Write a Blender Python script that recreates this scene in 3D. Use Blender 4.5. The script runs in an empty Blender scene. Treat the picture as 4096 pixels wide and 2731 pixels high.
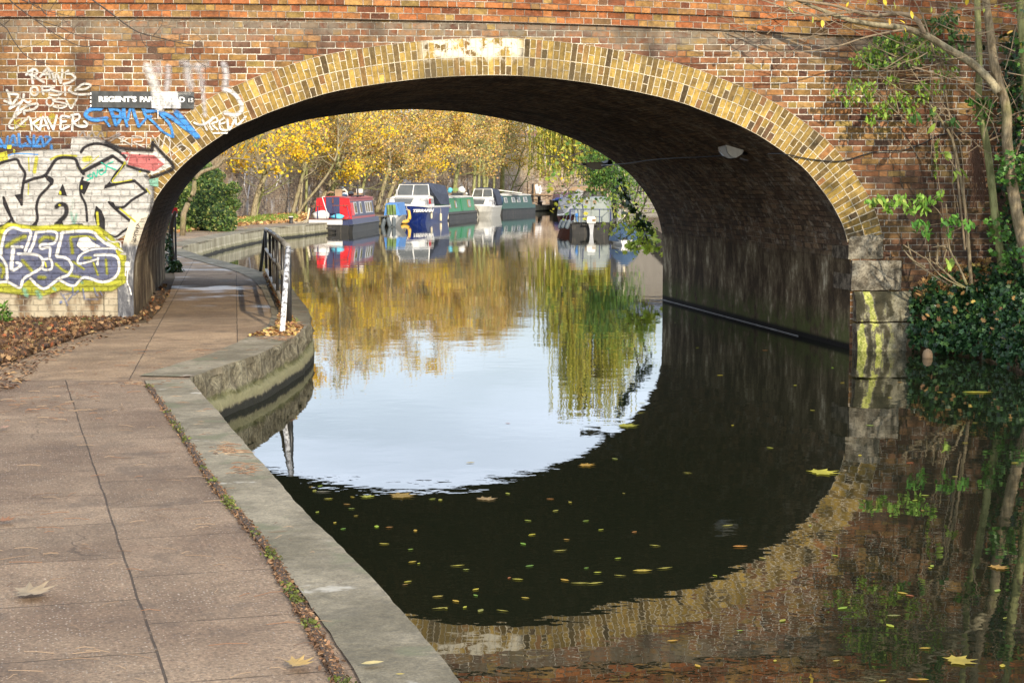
import bpy, bmesh, math, random, mathutils
from mathutils import Vector, noise as mnoise
R = math.radians
random.seed(7)
SC = bpy.context.scene
COL = SC.collection

# ---------------------------------------------------------------- camera model
HC, TP, FP_ = 1.83, 0.0898, 6966.0
PIT = math.atan(TP)
CP, SP = math.cos(PIT), math.sin(PIT)
def ray(x, y):
    u = (x-2048)/FP_; v = (y-1365.5)/FP_
    return Vector((u, CP - v*SP, -SP - v*CP))
def onz(x, y, z=0.0):
    d = ray(x, y); t = (z-HC)/d.z
    return Vector((d.x*t, d.y*t, z))
def aty(x, y, Y):
    d = ray(x, y); t = Y/d.y
    return Vector((d.x*t, Y, HC+d.z*t))
def onpl(x, y, p, n):
    d = ray(x, y); o = Vector((0, 0, HC)); t = (p-o).dot(n)/d.dot(n)
    return o + d*t

cam = bpy.data.objects.new('camera', bpy.data.cameras.new('camera')); COL.objects.link(cam)
cam.location = (0, 0, HC); cam.rotation_euler = (math.pi/2-PIT, 0, 0)
cam.data.sensor_width = 36; cam.data.lens = 36*FP_/4096; cam.data.clip_end = 3000; cam.data.clip_start = .1
SC.camera = cam

# ---------------------------------------------------------------- objects
def tag(o, label=None, cat=None, group=None, kind=None):
    if label: o['label'] = label
    if cat: o['category'] = cat
    if group: o['group'] = group
    if kind: o['kind'] = kind
    return o
def empty(name, loc, label, cat, group=None, rz=0):
    o = bpy.data.objects.new(name, None); COL.objects.link(o)
    o.location = loc; o.rotation_euler = (0, 0, rz); o.empty_display_size = .2
    return tag(o, label, cat, group)
def copy_tree(o, parent=None):
    c = o.copy(); COL.objects.link(c)
    if parent: c.parent = parent
    for ch in list(o.children): copy_tree(ch, c)
    return c

class MB:
    def __init__(s): s.v=[]; s.f=[]; s.uv=[]; s.m=[]; s.c=[]
    def add(s, vs, fs, uv=None, mat=0, col=(1,1,1,1)):
        b=len(s.v); s.v.extend([tuple(p) for p in vs])
        s.uv.extend(uv if uv else [(0,0)]*len(vs))
        if isinstance(col, list): s.c.extend(col)
        else: s.c.extend([col if len(col)==4 else (*col,1)]*len(vs))
        for f in fs: s.f.append(tuple(b+i for i in f)); s.m.append(mat)
        return b
    def hexa(s, P, mat=0, col=(1,1,1,1)):   # 8 points: bottom 4 ccw, top 4
        s.add(P, [(3,2,1,0),(4,5,6,7),(0,1,5,4),(1,2,6,5),(2,3,7,6),(3,0,4,7)], mat=mat, col=col,
              uv=[(p[0]+p[1]*.37, p[2]) for p in P])
    def box(s, a, b, mat=0, col=(1,1,1,1)):
        x0,y0,z0=a; x1,y1,z1=b
        s.hexa([(x0,y0,z0),(x1,y0,z0),(x1,y1,z0),(x0,y1,z0),(x0,y0,z1),(x1,y0,z1),(x1,y1,z1),(x0,y1,z1)], mat, col)
    def tube(s, pts, rad, n=8, mat=0, col=(1,1,1,1), cap=True):
        pts=[Vector(p) for p in pts]; N=len(pts)
        if not hasattr(rad,'__len__'): rad=[rad]*N
        V=[]; F=[]; UV=[]; L=0
        for i,p in enumerate(pts):
            t=(pts[min(i+1,N-1)]-pts[max(i-1,0)])
            if t.length<1e-9: t=Vector((0,0,1))
            t.normalize()
            a=Vector((0,0,1)) if abs(t.z)<.9 else Vector((1,0,0))
            x=t.cross(a).normalized(); y=t.cross(x)
            if i: L+=(p-pts[i-1]).length
            for k in range(n):
                an=2*math.pi*k/n
                V.append(p+(x*math.cos(an)+y*math.sin(an))*rad[i]); UV.append((k/n*.5,L))
        for i in range(N-1):
            for k in range(n):
                F.append((i*n+k, i*n+(k+1)%n, (i+1)*n+(k+1)%n, (i+1)*n+k))
        if cap:
            F.append(tuple(range(n-1,-1,-1))); F.append(tuple((N-1)*n+k for k in range(n)))
        s.add(V,F,UV,mat,col)
    def loft(s, rings, closed=True, cap=True, mat=0, col=(1,1,1,1), uv=None):
        n=len(rings[0]); V=[p for r in rings for p in r]; F=[]
        for i in range(len(rings)-1):
            for k in range(n if closed else n-1):
                k2=(k+1)%n
                F.append((i*n+k,i*n+k2,(i+1)*n+k2,(i+1)*n+k))
        if cap and closed:
            F.append(tuple(range(n-1,-1,-1))); F.append(tuple((len(rings)-1)*n+k for k in range(n)))
        s.add(V,F,uv if uv else [(p[0]+p[1]*.37,p[2]) for p in V],mat,col)
    def prism(s, poly, d, mat=0, col=(1,1,1,1)):   # polygon of 3D points, thickness vector d
        d=Vector(d); n=len(poly)
        V=[Vector(p) for p in poly]+[Vector(p)+d for p in poly]
        F=[tuple(range(n-1,-1,-1)),tuple(range(n,2*n))]+[(k,(k+1)%n,n+(k+1)%n,n+k) for k in range(n)]
        s.add(V,F,[(p.x+p.y*.37,p.z) for p in V],mat,col)
    def ico(s, c, r, mat=0, col=(1,1,1,1), seg=8, rings=5, jit=0):
        V=[]; F=[]; rx,ry,rz=(r if hasattr(r,'__len__') else (r,r,r)); c=Vector(c)
        for i in range(rings+1):
            th=math.pi*i/rings
            for k in range(seg):
                ph=2*math.pi*k/seg; j=1+random.uniform(-jit,jit)
                V.append(c+Vector((rx*math.sin(th)*math.cos(ph)*j, ry*math.sin(th)*math.sin(ph)*j, rz*math.cos(th)*j)))
        for i in range(rings):
            for k in range(seg):
                F.append((i*seg+k,i*seg+(k+1)%seg,(i+1)*seg+(k+1)%seg,(i+1)*seg+k))
        s.add(V,F,None,mat,col)
    def build(s, name, mats, parent=None, smooth=False, loc=None):
        me=bpy.data.meshes.new(name); me.from_pydata(s.v,[],s.f)
        if not isinstance(mats,(list,tuple)): mats=[mats]
        for m in mats: me.materials.append(m)
        if len(mats)>1: me.polygons.foreach_set('material_index', s.m)
        ul=me.uv_layers.new(name='UVMap'); li=[0]*len(me.loops); me.loops.foreach_get('vertex_index', li)
        fl=[0.0]*(2*len(li))
        for i,vi in enumerate(li): fl[2*i],fl[2*i+1]=s.uv[vi]
        ul.data.foreach_set('uv', fl)
        ca=me.color_attributes.new('Col','FLOAT_COLOR','POINT')
        ca.data.foreach_set('color',[x for c in s.c for x in c])
        if smooth: me.polygons.foreach_set('use_smooth',[True]*len(me.polygons))
        me.update()
        o=bpy.data.objects.new(name, me); COL.objects.link(o)
        if parent is not None: o.parent=parent; 
        if loc is not None: o.location=loc
        return o
def rebase(o, P):
    """move a top-level mesh's origin to P keeping geometry"""
    o.data.transform(__import__('mathutils').Matrix.Translation(-Vector(P))); o.location=P
    return o
def worldpart(mb, name, mats, root, **k):
    """part built in world coordinates under root with location and z-rotation"""
    import mathutils
    M = (mathutils.Matrix.Translation(root.location) @ mathutils.Matrix.Rotation(root.rotation_euler.z,4,'Z')).inverted()
    o = mb.build(name, mats, root, **k); o.data.transform(M); return o

def catmull(pts, n=4, closed=False):
    P=[Vector(p) for p in pts]; out=[]; N=len(P)
    rng=range(N if closed else N-1)
    for i in rng:
        if closed: a,b,c,d=P[(i-1)%N],P[i],P[(i+1)%N],P[(i+2)%N]
        else: a,b,c,d=P[max(i-1,0)],P[i],P[i+1],P[min(i+2,N-1)]
        for k in range(n):
            t=k/n
            out.append(.5*((2*b)+(c-a)*t+(2*a-5*b+4*c-d)*t*t+(-a+3*b-3*c+d)*t**3))
    if not closed: out.append(P[-1])
    return out

# ---------------------------------------------------------------- materials
class NT:
    def __init__(s, name):
        s.mat=bpy.data.materials.new(name); s.mat.use_nodes=True; s.t=s.mat.node_tree; s.t.nodes.clear()
        s.out=s.t.nodes.new('ShaderNodeOutputMaterial'); s._uv=None
    def n(s, typ, **k):
        nd=s.t.nodes.new(typ)
        for a,b in k.items(): setattr(nd,a,b)
        return nd
    def put(s, sock, v):
        if v is None: return
        if hasattr(v,'is_output'): s.t.links.new(v, sock)
        elif isinstance(v,(tuple,list,Vector)):
            v=tuple(v)
            if sock.type=='RGBA' and len(v)==3: v=(*v,1)
            sock.default_value=v
        else: 
            if sock.type in ('RGBA',): sock.default_value=(v,v,v,1)
            elif sock.type=='VECTOR': sock.default_value=(v,v,v)
            else: sock.default_value=v
    def m(s, op, a, b=None, c=None, clamp=False):
        nd=s.n('ShaderNodeMath', operation=op, use_clamp=clamp); s.put(nd.inputs[0],a)
        if b is not None: s.put(nd.inputs[1],b)
        if c is not None: s.put(nd.inputs[2],c)
        return nd.outputs[0]
    def vm(s, op, a, b=None, sc=None):
        nd=s.n('ShaderNodeVectorMath', operation=op); s.put(nd.inputs[0],a)
        if b is not None: s.put(nd.inputs[1],b)
        if sc is not None: s.put(nd.inputs['Scale'],sc)
        return nd.outputs[0]
    def uv(s):
        if s._uv is None: s._uv=s.n('ShaderNodeUVMap', uv_map='UVMap').outputs[0]
        return s._uv
    def pos(s): return s.n('ShaderNodeNewGeometry').outputs['Position']
    def obj(s): return s.n('ShaderNodeTexCoord').outputs['Object']
    def xyz(s, v):
        nd=s.n('ShaderNodeSeparateXYZ'); s.put(nd.inputs[0],v); return nd.outputs
    def comb(s,x,y,z=0.0):
        nd=s.n('ShaderNodeCombineXYZ'); s.put(nd.inputs[0],x); s.put(nd.inputs[1],y); s.put(nd.inputs[2],z); return nd.outputs[0]
    def noise(s, vec, scale, detail=3, rough=.55, dist=0, color=False, dim='3D'):
        nd=s.n('ShaderNodeTexNoise', noise_dimensions=dim); s.put(nd.inputs['Vector'],vec)
        nd.inputs['Scale'].default_value=scale; nd.inputs['Detail'].default_value=detail; nd.inputs['Roughness'].default_value=rough
        nd.inputs['Distortion'].default_value=dist
        return nd.outputs[1] if color else nd.outputs[0]
    def voro(s, vec, scale, feature='F1', out=0):
        nd=s.n('ShaderNodeTexVoronoi', feature=feature); s.put(nd.inputs['Vector'],vec); nd.inputs['Scale'].default_value=scale
        return nd.outputs[out]
    def white(s, vec):
        nd=s.n('ShaderNodeTexWhiteNoise', noise_dimensions='3D'); s.put(nd.inputs['Vector'],vec); return nd.outputs[0]
    def ramp(s, f, stops, interp='LINEAR'):
        nd=s.n('ShaderNodeValToRGB'); s.put(nd.inputs[0],f); e=nd.color_ramp.elements; nd.color_ramp.interpolation=interp
        while len(e)<len(stops): e.new(.5)
        for i,(p,c) in enumerate(stops):
            e[i].position=p; e[i].color=(c,c,c,1) if not hasattr(c,'__len__') else (*c,1) if len(c)==3 else c
        return nd.outputs[0]
    def sm(s, v, a, b):
        nd=s.n('ShaderNodeMapRange', interpolation_type='SMOOTHSTEP'); s.put(nd.inputs[0],v)
        nd.inputs[1].default_value=a; nd.inputs[2].default_value=b; return nd.outputs[0]
    def mix(s, f, a, b, mode='MIX'):
        nd=s.n('ShaderNodeMix', data_type='RGBA', blend_type=mode); s.put(nd.inputs[0],f); s.put(nd.inputs[6],a); s.put(nd.inputs[7],b)
        return nd.outputs[2]
    def attr(s, name='Col'):
        nd=s.n('ShaderNodeAttribute'); nd.attribute_name=name; return nd
    def bump(s, h, dist, strength=1.0, normal=None):
        nd=s.n('ShaderNodeBump'); s.put(nd.inputs['Height'],h); nd.inputs['Distance'].default_value=dist; nd.inputs['Strength'].default_value=strength
        if normal is not None: s.put(nd.inputs['Normal'],normal)
        return nd.outputs[0]
    def pbsdf(s, col, rough=.8, normal=None, metal=0, ior=None, spec=None, alpha=None, trans=None):
        nd=s.n('ShaderNodeBsdfPrincipled'); s.put(nd.inputs['Base Color'],col); s.put(nd.inputs['Roughness'],rough)
        s.put(nd.inputs['Metallic'],metal)
        if normal is not None: s.put(nd.inputs['Normal'],normal)
        if ior: nd.inputs['IOR'].default_value=ior
        if spec is not None: nd.inputs['Specular IOR Level'].default_value=spec
        if alpha is not None: s.put(nd.inputs['Alpha'],alpha)
        if trans is not None: nd.inputs['Transmission Weight'].default_value=trans
        return nd.outputs[0]
    def done(s, sh):
        s.t.links.new(sh, s.out.inputs[0]); return s.mat

def flemish(N, uv, row=.0685, L=.200, H=.100, joint=.0045, warp=.006, ring=False):
    """returns brick random value, second random, mortar mask (1 = brick), row"""
    wn=N.noise(uv, 9, 2, color=True)
    uvw=N.vm('ADD', uv, N.vm('SCALE', N.vm('SUBTRACT', wn, (.5,.5,.5)), sc=warp))
    x=N.xyz(uvw); u,v=x[0],x[1]
    vr=N.m('DIVIDE',v,row); r=N.m('FLOOR',vr); fv=N.m('FRACT',vr)
    odd=N.m('FLOORED_MODULO',r,2.0)
    if not ring:
        P=L+H
        u1=N.m('ADD', N.m('DIVIDE',u,P), N.m('MULTIPLY',odd,.5))
        u1=N.m('ADD', u1, N.m('MULTIPLY', N.white(N.comb(r,3.3,0.0)), .16))
        c=N.m('FLOOR',u1); fu=N.m('FRACT',u1); q=L/P
        isH=N.m('GREATER_THAN',fu,q)
        d1=N.m('MULTIPLY', N.m('MINIMUM', N.m('MINIMUM',fu,N.m('SUBTRACT',1.0,fu)), N.m('ABSOLUTE',N.m('SUBTRACT',fu,q))), P)
        idx=N.m('ADD',c,N.m('MULTIPLY',isH,.5))
    else:
        P=N.m('SUBTRACT', L, N.m('MULTIPLY', odd, L/2))   # full depth / two halves
        u1=N.m('DIVIDE',u,P); idx=N.m('FLOOR',u1); fu=N.m('FRACT',u1)
        d1=N.m('MULTIPLY', N.m('MINIMUM',fu,N.m('SUBTRACT',1.0,fu)), P)
    d2=N.m('MULTIPLY', N.m('MINIMUM',fv,N.m('SUBTRACT',1.0,fv)), row)
    d=N.m('MINIMUM',d1,d2)
    d=N.m('ADD', d, N.m('MULTIPLY', N.m('SUBTRACT', N.noise(uv,48,4,.7), .5), .012))
    mask=N.sm(d, joint-.002, joint+.002)
    rid=N.white(N.comb(idx,r,1.0)); rid2=N.white(N.comb(idx,r,7.0))
    return rid, rid2, mask, r

def mat_brick(name, stops, mortar=((.62,.56,.46),(.13,.1,.075)), ring=False, darken=None, mthr=(.38,.6), row=.0685, L=.200, H=.100,
              extra=None, bumpd=.012, lichen=0, joint=.0045, vary=.55):
    N=NT(name); uv=N.uv()
    a,b,mask,r=flemish(N,uv,ring=ring,row=row,L=L,H=H,joint=joint)
    col=N.ramp(a,stops)
    bn=N.noise(uv,30,4,.65); bn2=N.noise(uv,110,3,.6)
    col=N.mix(N.m('MULTIPLY',N.sm(bn,.42,.72),.6),col,N.mix(.5,col,(.05,.035,.025)))   # blotches
    col=N.mix(1.0,col,N.ramp(N.m('ADD',N.m('MULTIPLY',b,vary),N.m('MULTIPLY',bn2,.5)),[(0,.42),(1,1.35)]),'MULTIPLY')
    mn=N.noise(uv,1.7,4,.6)
    mcol=N.mix(N.sm(mn,*mthr), mortar[1], mortar[0])
    mcol=N.mix(1.0,mcol,N.ramp(N.noise(uv,40,2),[(.3,.6),(.7,1.15)]),'MULTIPLY')
    # mortar smeared over bricks
    col=N.mix(1.0,col,N.ramp(N.noise(uv,13,5,.72),[(.32,.62),(.5,1.0),(.68,1.32)]),'MULTIPLY')
    pit=N.sm(N.noise(uv,75,3,.7),.60,.68); col=N.mix(N.m('MULTIPLY',pit,.5),col,(.05,.035,.025))
    pal=N.sm(N.noise(uv,52,4,.7),.60,.70); col=N.mix(N.m('MULTIPLY',pal,.35),col,(.62,.50,.36))
    edge_=N.m('MULTIPLY',N.sm(N.noise(N.vm('MULTIPLY',uv,(1,1.6,1)),5.5,5,.7),.46,.66),.42); col=N.mix(edge_,col,(.085,.06,.042))
    smear=N.m('MULTIPLY', N.sm(N.noise(uv,22,5,.7),.6,.72), N.sm(mn,.45,.7))
    col=N.mix(N.m('MULTIPLY',smear,.55),col,mcol)
    col=N.mix(mask,mcol,col)
    hs=None
    if extra:
        col=extra(N,uv,col,mask)
        if isinstance(col,tuple): col,hs=col
    hm=N.m('MULTIPLY',mask,hs) if hs is not None else mask
    h=N.m('ADD', hm, N.m('MULTIPLY',bn,.5)); h=N.m('ADD',h,N.m('MULTIPLY',b,.35))
    nrm=N.bump(h,bumpd,.9)
    return N.done(N.pbsdf(col,.9,nrm,spec=.2))

def mat_simple(name, col, rough=.6, nscale=6, namt=.25, bumpd=0, metal=0, spec=.5, usecol=False, streak=0, dirt=None):
    N=NT(name); p=N.obj()
    c=N.attr().outputs['Color'] if usecol else None
    base=N.mix(1.0,c,col,'MULTIPLY') if usecol else col
    nz=N.noise(p,nscale,4,.6)
    c2=N.mix(1.0, base, N.ramp(nz,[(.25,1-namt),(.75,1+namt)]),'MULTIPLY')
    if dirt:
        st=N.noise(N.vm('MULTIPLY',p,(7,7,1.2)),2.0,4,.65)
        c2=N.mix(N.m('MULTIPLY',N.sm(st,.5,.72),dirt[0]),c2,dirt[1])
    nrm=N.bump(nz,bumpd) if bumpd else None
    return N.done(N.pbsdf(c2,rough,nrm,metal=metal,spec=spec))
# ================================================================ light, world
SUN_EL, SUN_AZ = 21.0, 22.0          # degrees; azimuth to the right of straight behind the camera
sun=bpy.data.objects.new('sun', bpy.data.lights.new('sun','SUN')); COL.objects.link(sun)
sun.data.energy=4.9; sun.data.angle=R(.55); sun.data.color=(1,.89,.73)
sd=Vector((math.sin(R(SUN_AZ))*math.cos(R(SUN_EL)), -math.cos(R(SUN_AZ))*math.cos(R(SUN_EL)), math.sin(R(SUN_EL))))
sun.rotation_euler=sd.to_track_quat('Z','Y').to_euler(); sun.location=(8,-20,12)
W=bpy.data.worlds.new('World'); SC.world=W; W.use_nodes=True; wt=W.node_tree; wt.nodes.clear()
wo=wt.nodes.new('ShaderNodeOutputWorld'); bg=wt.nodes.new('ShaderNodeBackground'); sk=wt.nodes.new('ShaderNodeTexSky')
sk.sky_type='NISHITA'; sk.sun_disc=False; sk.sun_elevation=R(SUN_EL); sk.sun_rotation=R(180-SUN_AZ); sk.air_density=1.0; sk.dust_density=1.5; sk.ozone_density=1.0
tc=wt.nodes.new('ShaderNodeTexCoord'); mp=wt.nodes.new('ShaderNodeMapping'); mp.inputs['Scale'].default_value=(1.4,1.4,5)
nz=wt.nodes.new('ShaderNodeTexNoise'); nz.inputs['Scale'].default_value=1.6; nz.inputs['Detail'].default_value=5; nz.inputs['Roughness'].default_value=.5
cr=wt.nodes.new('ShaderNodeValToRGB'); cr.color_ramp.elements[0].position=.30; cr.color_ramp.elements[1].position=.68
mx=wt.nodes.new('ShaderNodeMix'); mx.data_type='RGBA'; mx.inputs[7].default_value=(20.5,22.6,26.6,1)
ml=wt.nodes.new('ShaderNodeMath'); ml.operation='MULTIPLY'; ml.inputs[1].default_value=.75
L=wt.links.new
L(tc.outputs['Generated'],mp.inputs[0]); L(mp.outputs[0],nz.inputs[0]); L(nz.outputs[0],cr.inputs[0]); L(cr.outputs[0],ml.inputs[0])
L(ml.outputs[0],mx.inputs[0]); L(sk.outputs[0],mx.inputs[6]); L(mx.outputs[2],bg.inputs[0]); L(bg.outputs[0],wo.inputs[0])
bg.inputs[1].default_value=.12
SC.view_settings.view_transform='Standard'; SC.view_settings.look='None'; SC.view_settings.exposure=.06; SC.view_settings.gamma=1

# ================================================================ bridge frame
FA=R(5.0); E=Vector((math.cos(FA),math.sin(FA),0)); NO=Vector((math.sin(FA),-math.cos(FA),0)); O0=Vector((0,19.05,0))
BD=(onz(940,775,0)-Vector((0,0,0))); BD=Vector((ray(940,1365.5-TP*FP_).x, ray(940,1365.5-TP*FP_).y,0)).normalized()
BL=8.65
def FW(s,z,off=0.0): return O0+E*s+NO*off+Vector((0,0,z))
def FSZ(x,y):
    p=onpl(x,y,O0,NO); return ((p-O0).dot(E), p.z)
intr_px=[(531,1150),(534,1053),(553,970),(583,876),(614,810),(663,738),(735,658),(818,590),(935,513),(1029,472),(1100,442),(1300,376),(1479,342),(1717,313),(1955,302),(2133,308),(2312,327),(2490,357),(2700,405),(2838,455),(2951,500),(3071,566),(3205,665),(3268,737),(3318,805),(3355,870),(3378,925),(3393,990),(3400,1040)]
I=[FSZ(*p) for p in intr_px]
I=[(I[0][0],-.35),(I[0][0],.4)]+I+[(I[-1][0]+.01,.6),(I[-1][0]+.01,.1),(I[-1][0]+.01,-.35)]
I=[ (p.x,p.y) for p in catmull([(a,b,0) for a,b in I],3)]
# drop tiny overshoot duplicates
_I=[I[0]]
for p in I[1:]:
    if math.hypot(p[0]-_I[-1][0],p[1]-_I[-1][1])>.02: _I.append(p)
I=_I
ZSPR=1.18; RT=.40
def offs(i,d):
    a=I[max(i-1,0)]; b=I[min(i+1,len(I)-1)]; tx,tz=b[0]-a[0],b[1]-a[1]; l=math.hypot(tx,tz)
    return (I[i][0]-tz/l*d, I[i][1]+tx/l*d)
mid=len(I)//2
ring_idx=[i for i in range(len(I)) if I[i][1]>ZSPR]
EX=[offs(i,RT) for i in ring_idx]
strpx=[(-400,66),(0,70),(650,70),(1300,76),(1700,84),(2000,90),(2300,98),(2700,113),(3100,131),(3490,148),(4100,180),(4700,215)]
SP_=[FSZ(*p) for p in strpx]
def zs(s):
    for (a,za),(b,zb) in zip(SP_,SP_[1:]):
        if s<=b: return za+(zb-za)*(s-a)/(b-a)
    return SP_[-1][1]-(s-SP_[-1][0])*.05
SL,SR=-14.0,14.0

BR=[(0,(.13,.06,.04)),(.10,(.19,.075,.038)),(.28,(.29,.115,.048)),(.46,(.36,.165,.058)),(.62,(.34,.20,.062)),(.76,(.39,.185,.085)),(.88,(.36,.25,.07)),(.95,(.22,.115,.06)),(1,(.12,.07,.05))]
def ex_face(N,uv,col,mask):
    X=N.xyz(uv); z=X[1]; s=X[0]
    # grey crust under the string course
    d=N.m('ADD', N.m('SUBTRACT', 3.62, z), N.m('MULTIPLY', N.m('MAXIMUM',N.m('SUBTRACT',s,0.0),0.0), -.045))
    crust=N.m('MULTIPLY', N.sm(N.m('ADD',N.m('MULTIPLY',N.noise(uv,2.2,4),-.55),d),.10,-.22), N.sm(N.noise(uv,9,5,.7),.34,.56))
    col=N.mix(N.m('MULTIPLY',crust,.8),col,N.mix(N.noise(uv,14,3),(.09,.08,.065),(.34,.29,.21)))
    # dark soot runs
    so=N.noise(N.vm('MULTIPLY',uv,(1.5,.45,1)),1.0,4,.6)
    col=N.mix(N.m('MULTIPLY',N.sm(so,.52,.74),.72),col,(.035,.026,.02))
    # tree shade painted into the lower right bricks, with some staining
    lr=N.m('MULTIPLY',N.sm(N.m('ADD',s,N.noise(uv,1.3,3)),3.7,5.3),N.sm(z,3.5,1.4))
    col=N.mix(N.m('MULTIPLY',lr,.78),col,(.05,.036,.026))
    lf=N.m('MULTIPLY',N.sm(s,-4.9,-5.7),N.sm(z,1.6,2.6))
    col=N.mix(N.m('MULTIPLY',lf,.55),col,(.05,.03,.02))
    # limewashed foot on the left
    ll=N.m('MULTIPLY',N.sm(s,-3.7,-4.0),N.sm(N.m('ADD',z,N.m('MULTIPLY',N.noise(N.vm('MULTIPLY',uv,(3,1,1)),2,3),.4)),1.05,.85))
    col=N.mix(N.m('MULTIPLY',ll,N.sm(N.noise(N.vm('MULTIPLY',uv,(2.5,1,1)),2.4,3),.36,.58)),N.mix(N.m('MULTIPLY',ll,.7),col,(.11,.085,.055)),(.42,.36,.25))
    return col
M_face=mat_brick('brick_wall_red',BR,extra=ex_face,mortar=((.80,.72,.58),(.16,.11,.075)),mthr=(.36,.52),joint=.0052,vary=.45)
BR2=[(0,(.17,.06,.03)),(.2,(.33,.11,.04)),(.45,(.43,.15,.05)),(.65,(.40,.20,.065)),(.85,(.33,.22,.07)),(1,(.18,.09,.05))]
M_par=mat_brick('brick_parapet_orange',BR2,mortar=((.62,.50,.37),(.16,.10,.07)),mthr=(.34,.62),joint=.005)
YR=[(0,(.10,.07,.035)),(.2,(.24,.155,.045)),(.45,(.40,.26,.06)),(.7,(.48,.32,.08)),(.88,(.30,.21,.07)),(.95,(.36,.17,.06)),(1,(.09,.07,.045))]
def ex_ring(N,uv,col,mask):
    P=N.pos(); x=N.xyz(P)[0]
    w=N.m('MULTIPLY', N.m('MULTIPLY', N.sm(x,-1.05,-.85), N.sm(x,.16,.04)), N.sm(N.m('ADD',N.xyz(uv)[0],N.m('MULTIPLY',N.noise(P,5,4,.7),.25)),.27,.36))
    w=N.m('MULTIPLY',w,N.sm(N.noise(P,7,4,.7),.42,.52))
    col=N.mix(N.m('MULTIPLY',w,.85),col,(.78,.72,.56))
    dk=N.m('MULTIPLY',N.sm(N.noise(P,1.3,3),.5,.68),.55)
    return N.mix(dk,col,(.12,.095,.05))
M_ring=mat_brick('brick_arch_yellow',YR,ring=True,L=.2,row=.0620,mortar=((.70,.60,.42),(.24,.18,.10)),mthr=(.28,.5),extra=ex_ring,bumpd=.01,joint=.0052)

def ex_vault(N,uv,col,mask):
    P=N.pos(); z=N.xyz(P)[2]
    st=N.noise(N.vm('MULTIPLY',uv,(2.2,2.8,1)),1.6,7,.8)
    col=N.mix(N.m('MULTIPLY',N.sm(st,.52,.62),.62),col,(.50,.42,.31)); col=N.mix(N.m('MULTIPLY',N.sm(N.noise(uv,.9,4,.6),.45,.7),.7),col,(.05,.036,.025))
    X_=N.xyz(P)[0]; darken=N.m('MULTIPLY',N.sm(X_,-1.4,-2.9),N.sm(z,1.0,1.5)); col=N.mix(N.m('MULTIPLY',darken,.8),col,(.016,.013,.011))  # upper part of the vault darkens towards the left
    # rendered lower wall
    low=N.sm(N.m('ADD',z,N.m('MULTIPLY',N.noise(P,2.5,3),.25)),1.26,1.08)
    gn=N.noise(N.vm('MULTIPLY',P,(1.5,1.5,.75)),1.5,7,.78)
    pl=N.ramp(gn,[(.30,(.02,.014,.008)),(.46,(.09,.06,.033)),(.56,(.22,.165,.095)),(.66,(.62,.53,.36))])
    col=N.mix(low,col,pl)
    gm=N.m('MULTIPLY',N.sm(z,.48,.14),N.sm(N.noise(P,5,3),.35,.55))
    col=N.mix(N.m('MULTIPLY',gm,.8),col,(.10,.115,.03))
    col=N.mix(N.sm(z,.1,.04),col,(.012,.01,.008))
    return col,N.m('SUBTRACT',1.0,N.m('MULTIPLY',low,.9))
M_vault=mat_brick('brick_vault_dark',[(0,(.10,.062,.036)),(.4,(.23,.135,.075)),(.75,(.31,.195,.105)),(1,(.15,.105,.07))],mortar=((.48,.37,.25),(.08,.058,.04)),mthr=(.46,.64),extra=ex_vault,bumpd=.02)

def stone_mat(name,c1,c2,moss=0.0,mosscol=(.30,.33,.06)):
    N=NT(name); p=N.pos(); n1=N.noise(p,9,6,.72); n2=N.noise(p,42,4,.7)
    c=N.mix(N.sm(n1,.38,.62),c1,c2); c=N.mix(1.0,c,N.ramp(n2,[(.3,.6),(.7,1.35)]),'MULTIPLY')
    if moss:
        X=N.xyz(p)
        g=N.noise(N.vm('MULTIPLY',p,(2.6,2.6,.55)),2.3,3,.6); g=N.m('ADD',g,N.m('MULTIPLY',N.m('SUBTRACT',n1,.5),.35))
        ms=N.m('MULTIPLY',N.sm(g,.46,.52),N.sm(N.m('ADD',X[0],N.m('MULTIPLY',n1,.3)),4.42,4.18))
        c=N.mix(N.m('MULTIPLY',N.sm(g,.48,.40),.85),c,(.045,.04,.02))
        c=N.mix(ms,c,N.mix(N.sm(n2,.4,.65),mosscol,(.62,.60,.20)))
    h=N.m('ADD',n1,N.m('MULTIPLY',n2,.4))
    return N.done(N.pbsdf(c,.9,N.bump(h,.03),spec=.2))
M_stone=stone_mat('weathered_limestone',(.12,.10,.07),(.36,.32,.235))
M_stonemoss=stone_mat('lichened_stone',(.13,.115,.075),(.24,.22,.15),1.0)
M_stonedark=stone_mat('shaded_side_stone',(.06,.045,.03),(.22,.175,.12))  # left-facing block sides: shade put into a darker stone colour

bridge=empty('brick_bridge',O0,'old brick arch road bridge with graffiti crossing the canal and towpath','bridge')
# --- spandrel wall
mb=MB()
sF=[SL]; k=SL
svals=set([SL,SR]); 
for p in EX: svals.add(round(p[0],4))
q=SL
while q<SR: svals.add(round(q,4)); q+=.5
sv=sorted(svals)
exL,exR=EX[0],EX[-1]
def exz(s):
    for a,b in zip(EX,EX[1:]):
        if a[0]<=s<=b[0]: return a[1]+(b[1]-a[1])*(s-a[0])/max(b[0]-a[0],1e-6)
    return exL[1]
def lowz(s,side):
    if s<exL[0]-1e-6 or (abs(s-exL[0])<1e-4 and side<0): return -.3
    if s>exR[0]+1e-6 or (abs(s-exR[0])<1e-4 and side>0): return -.3
    return exz(s)
for a,b in zip(sv,sv[1:]):
    za,zb=lowz(a,1),lowz(b,-1); ta,tb=zs(a),zs(b)
    nz_=6
    V=[];UV=[]
    for i in range(nz_+1):
        f=i/nz_
        V+= [FW(a,za+(ta-za)*f),FW(b,zb+(tb-zb)*f)]; UV+=[(a,za+(ta-za)*f),(b,zb+(tb-zb)*f)]
    mb.add(V,[(2*i,2*i+1,2*i+3,2*i+2) for i in range(nz_)],UV)
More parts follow.
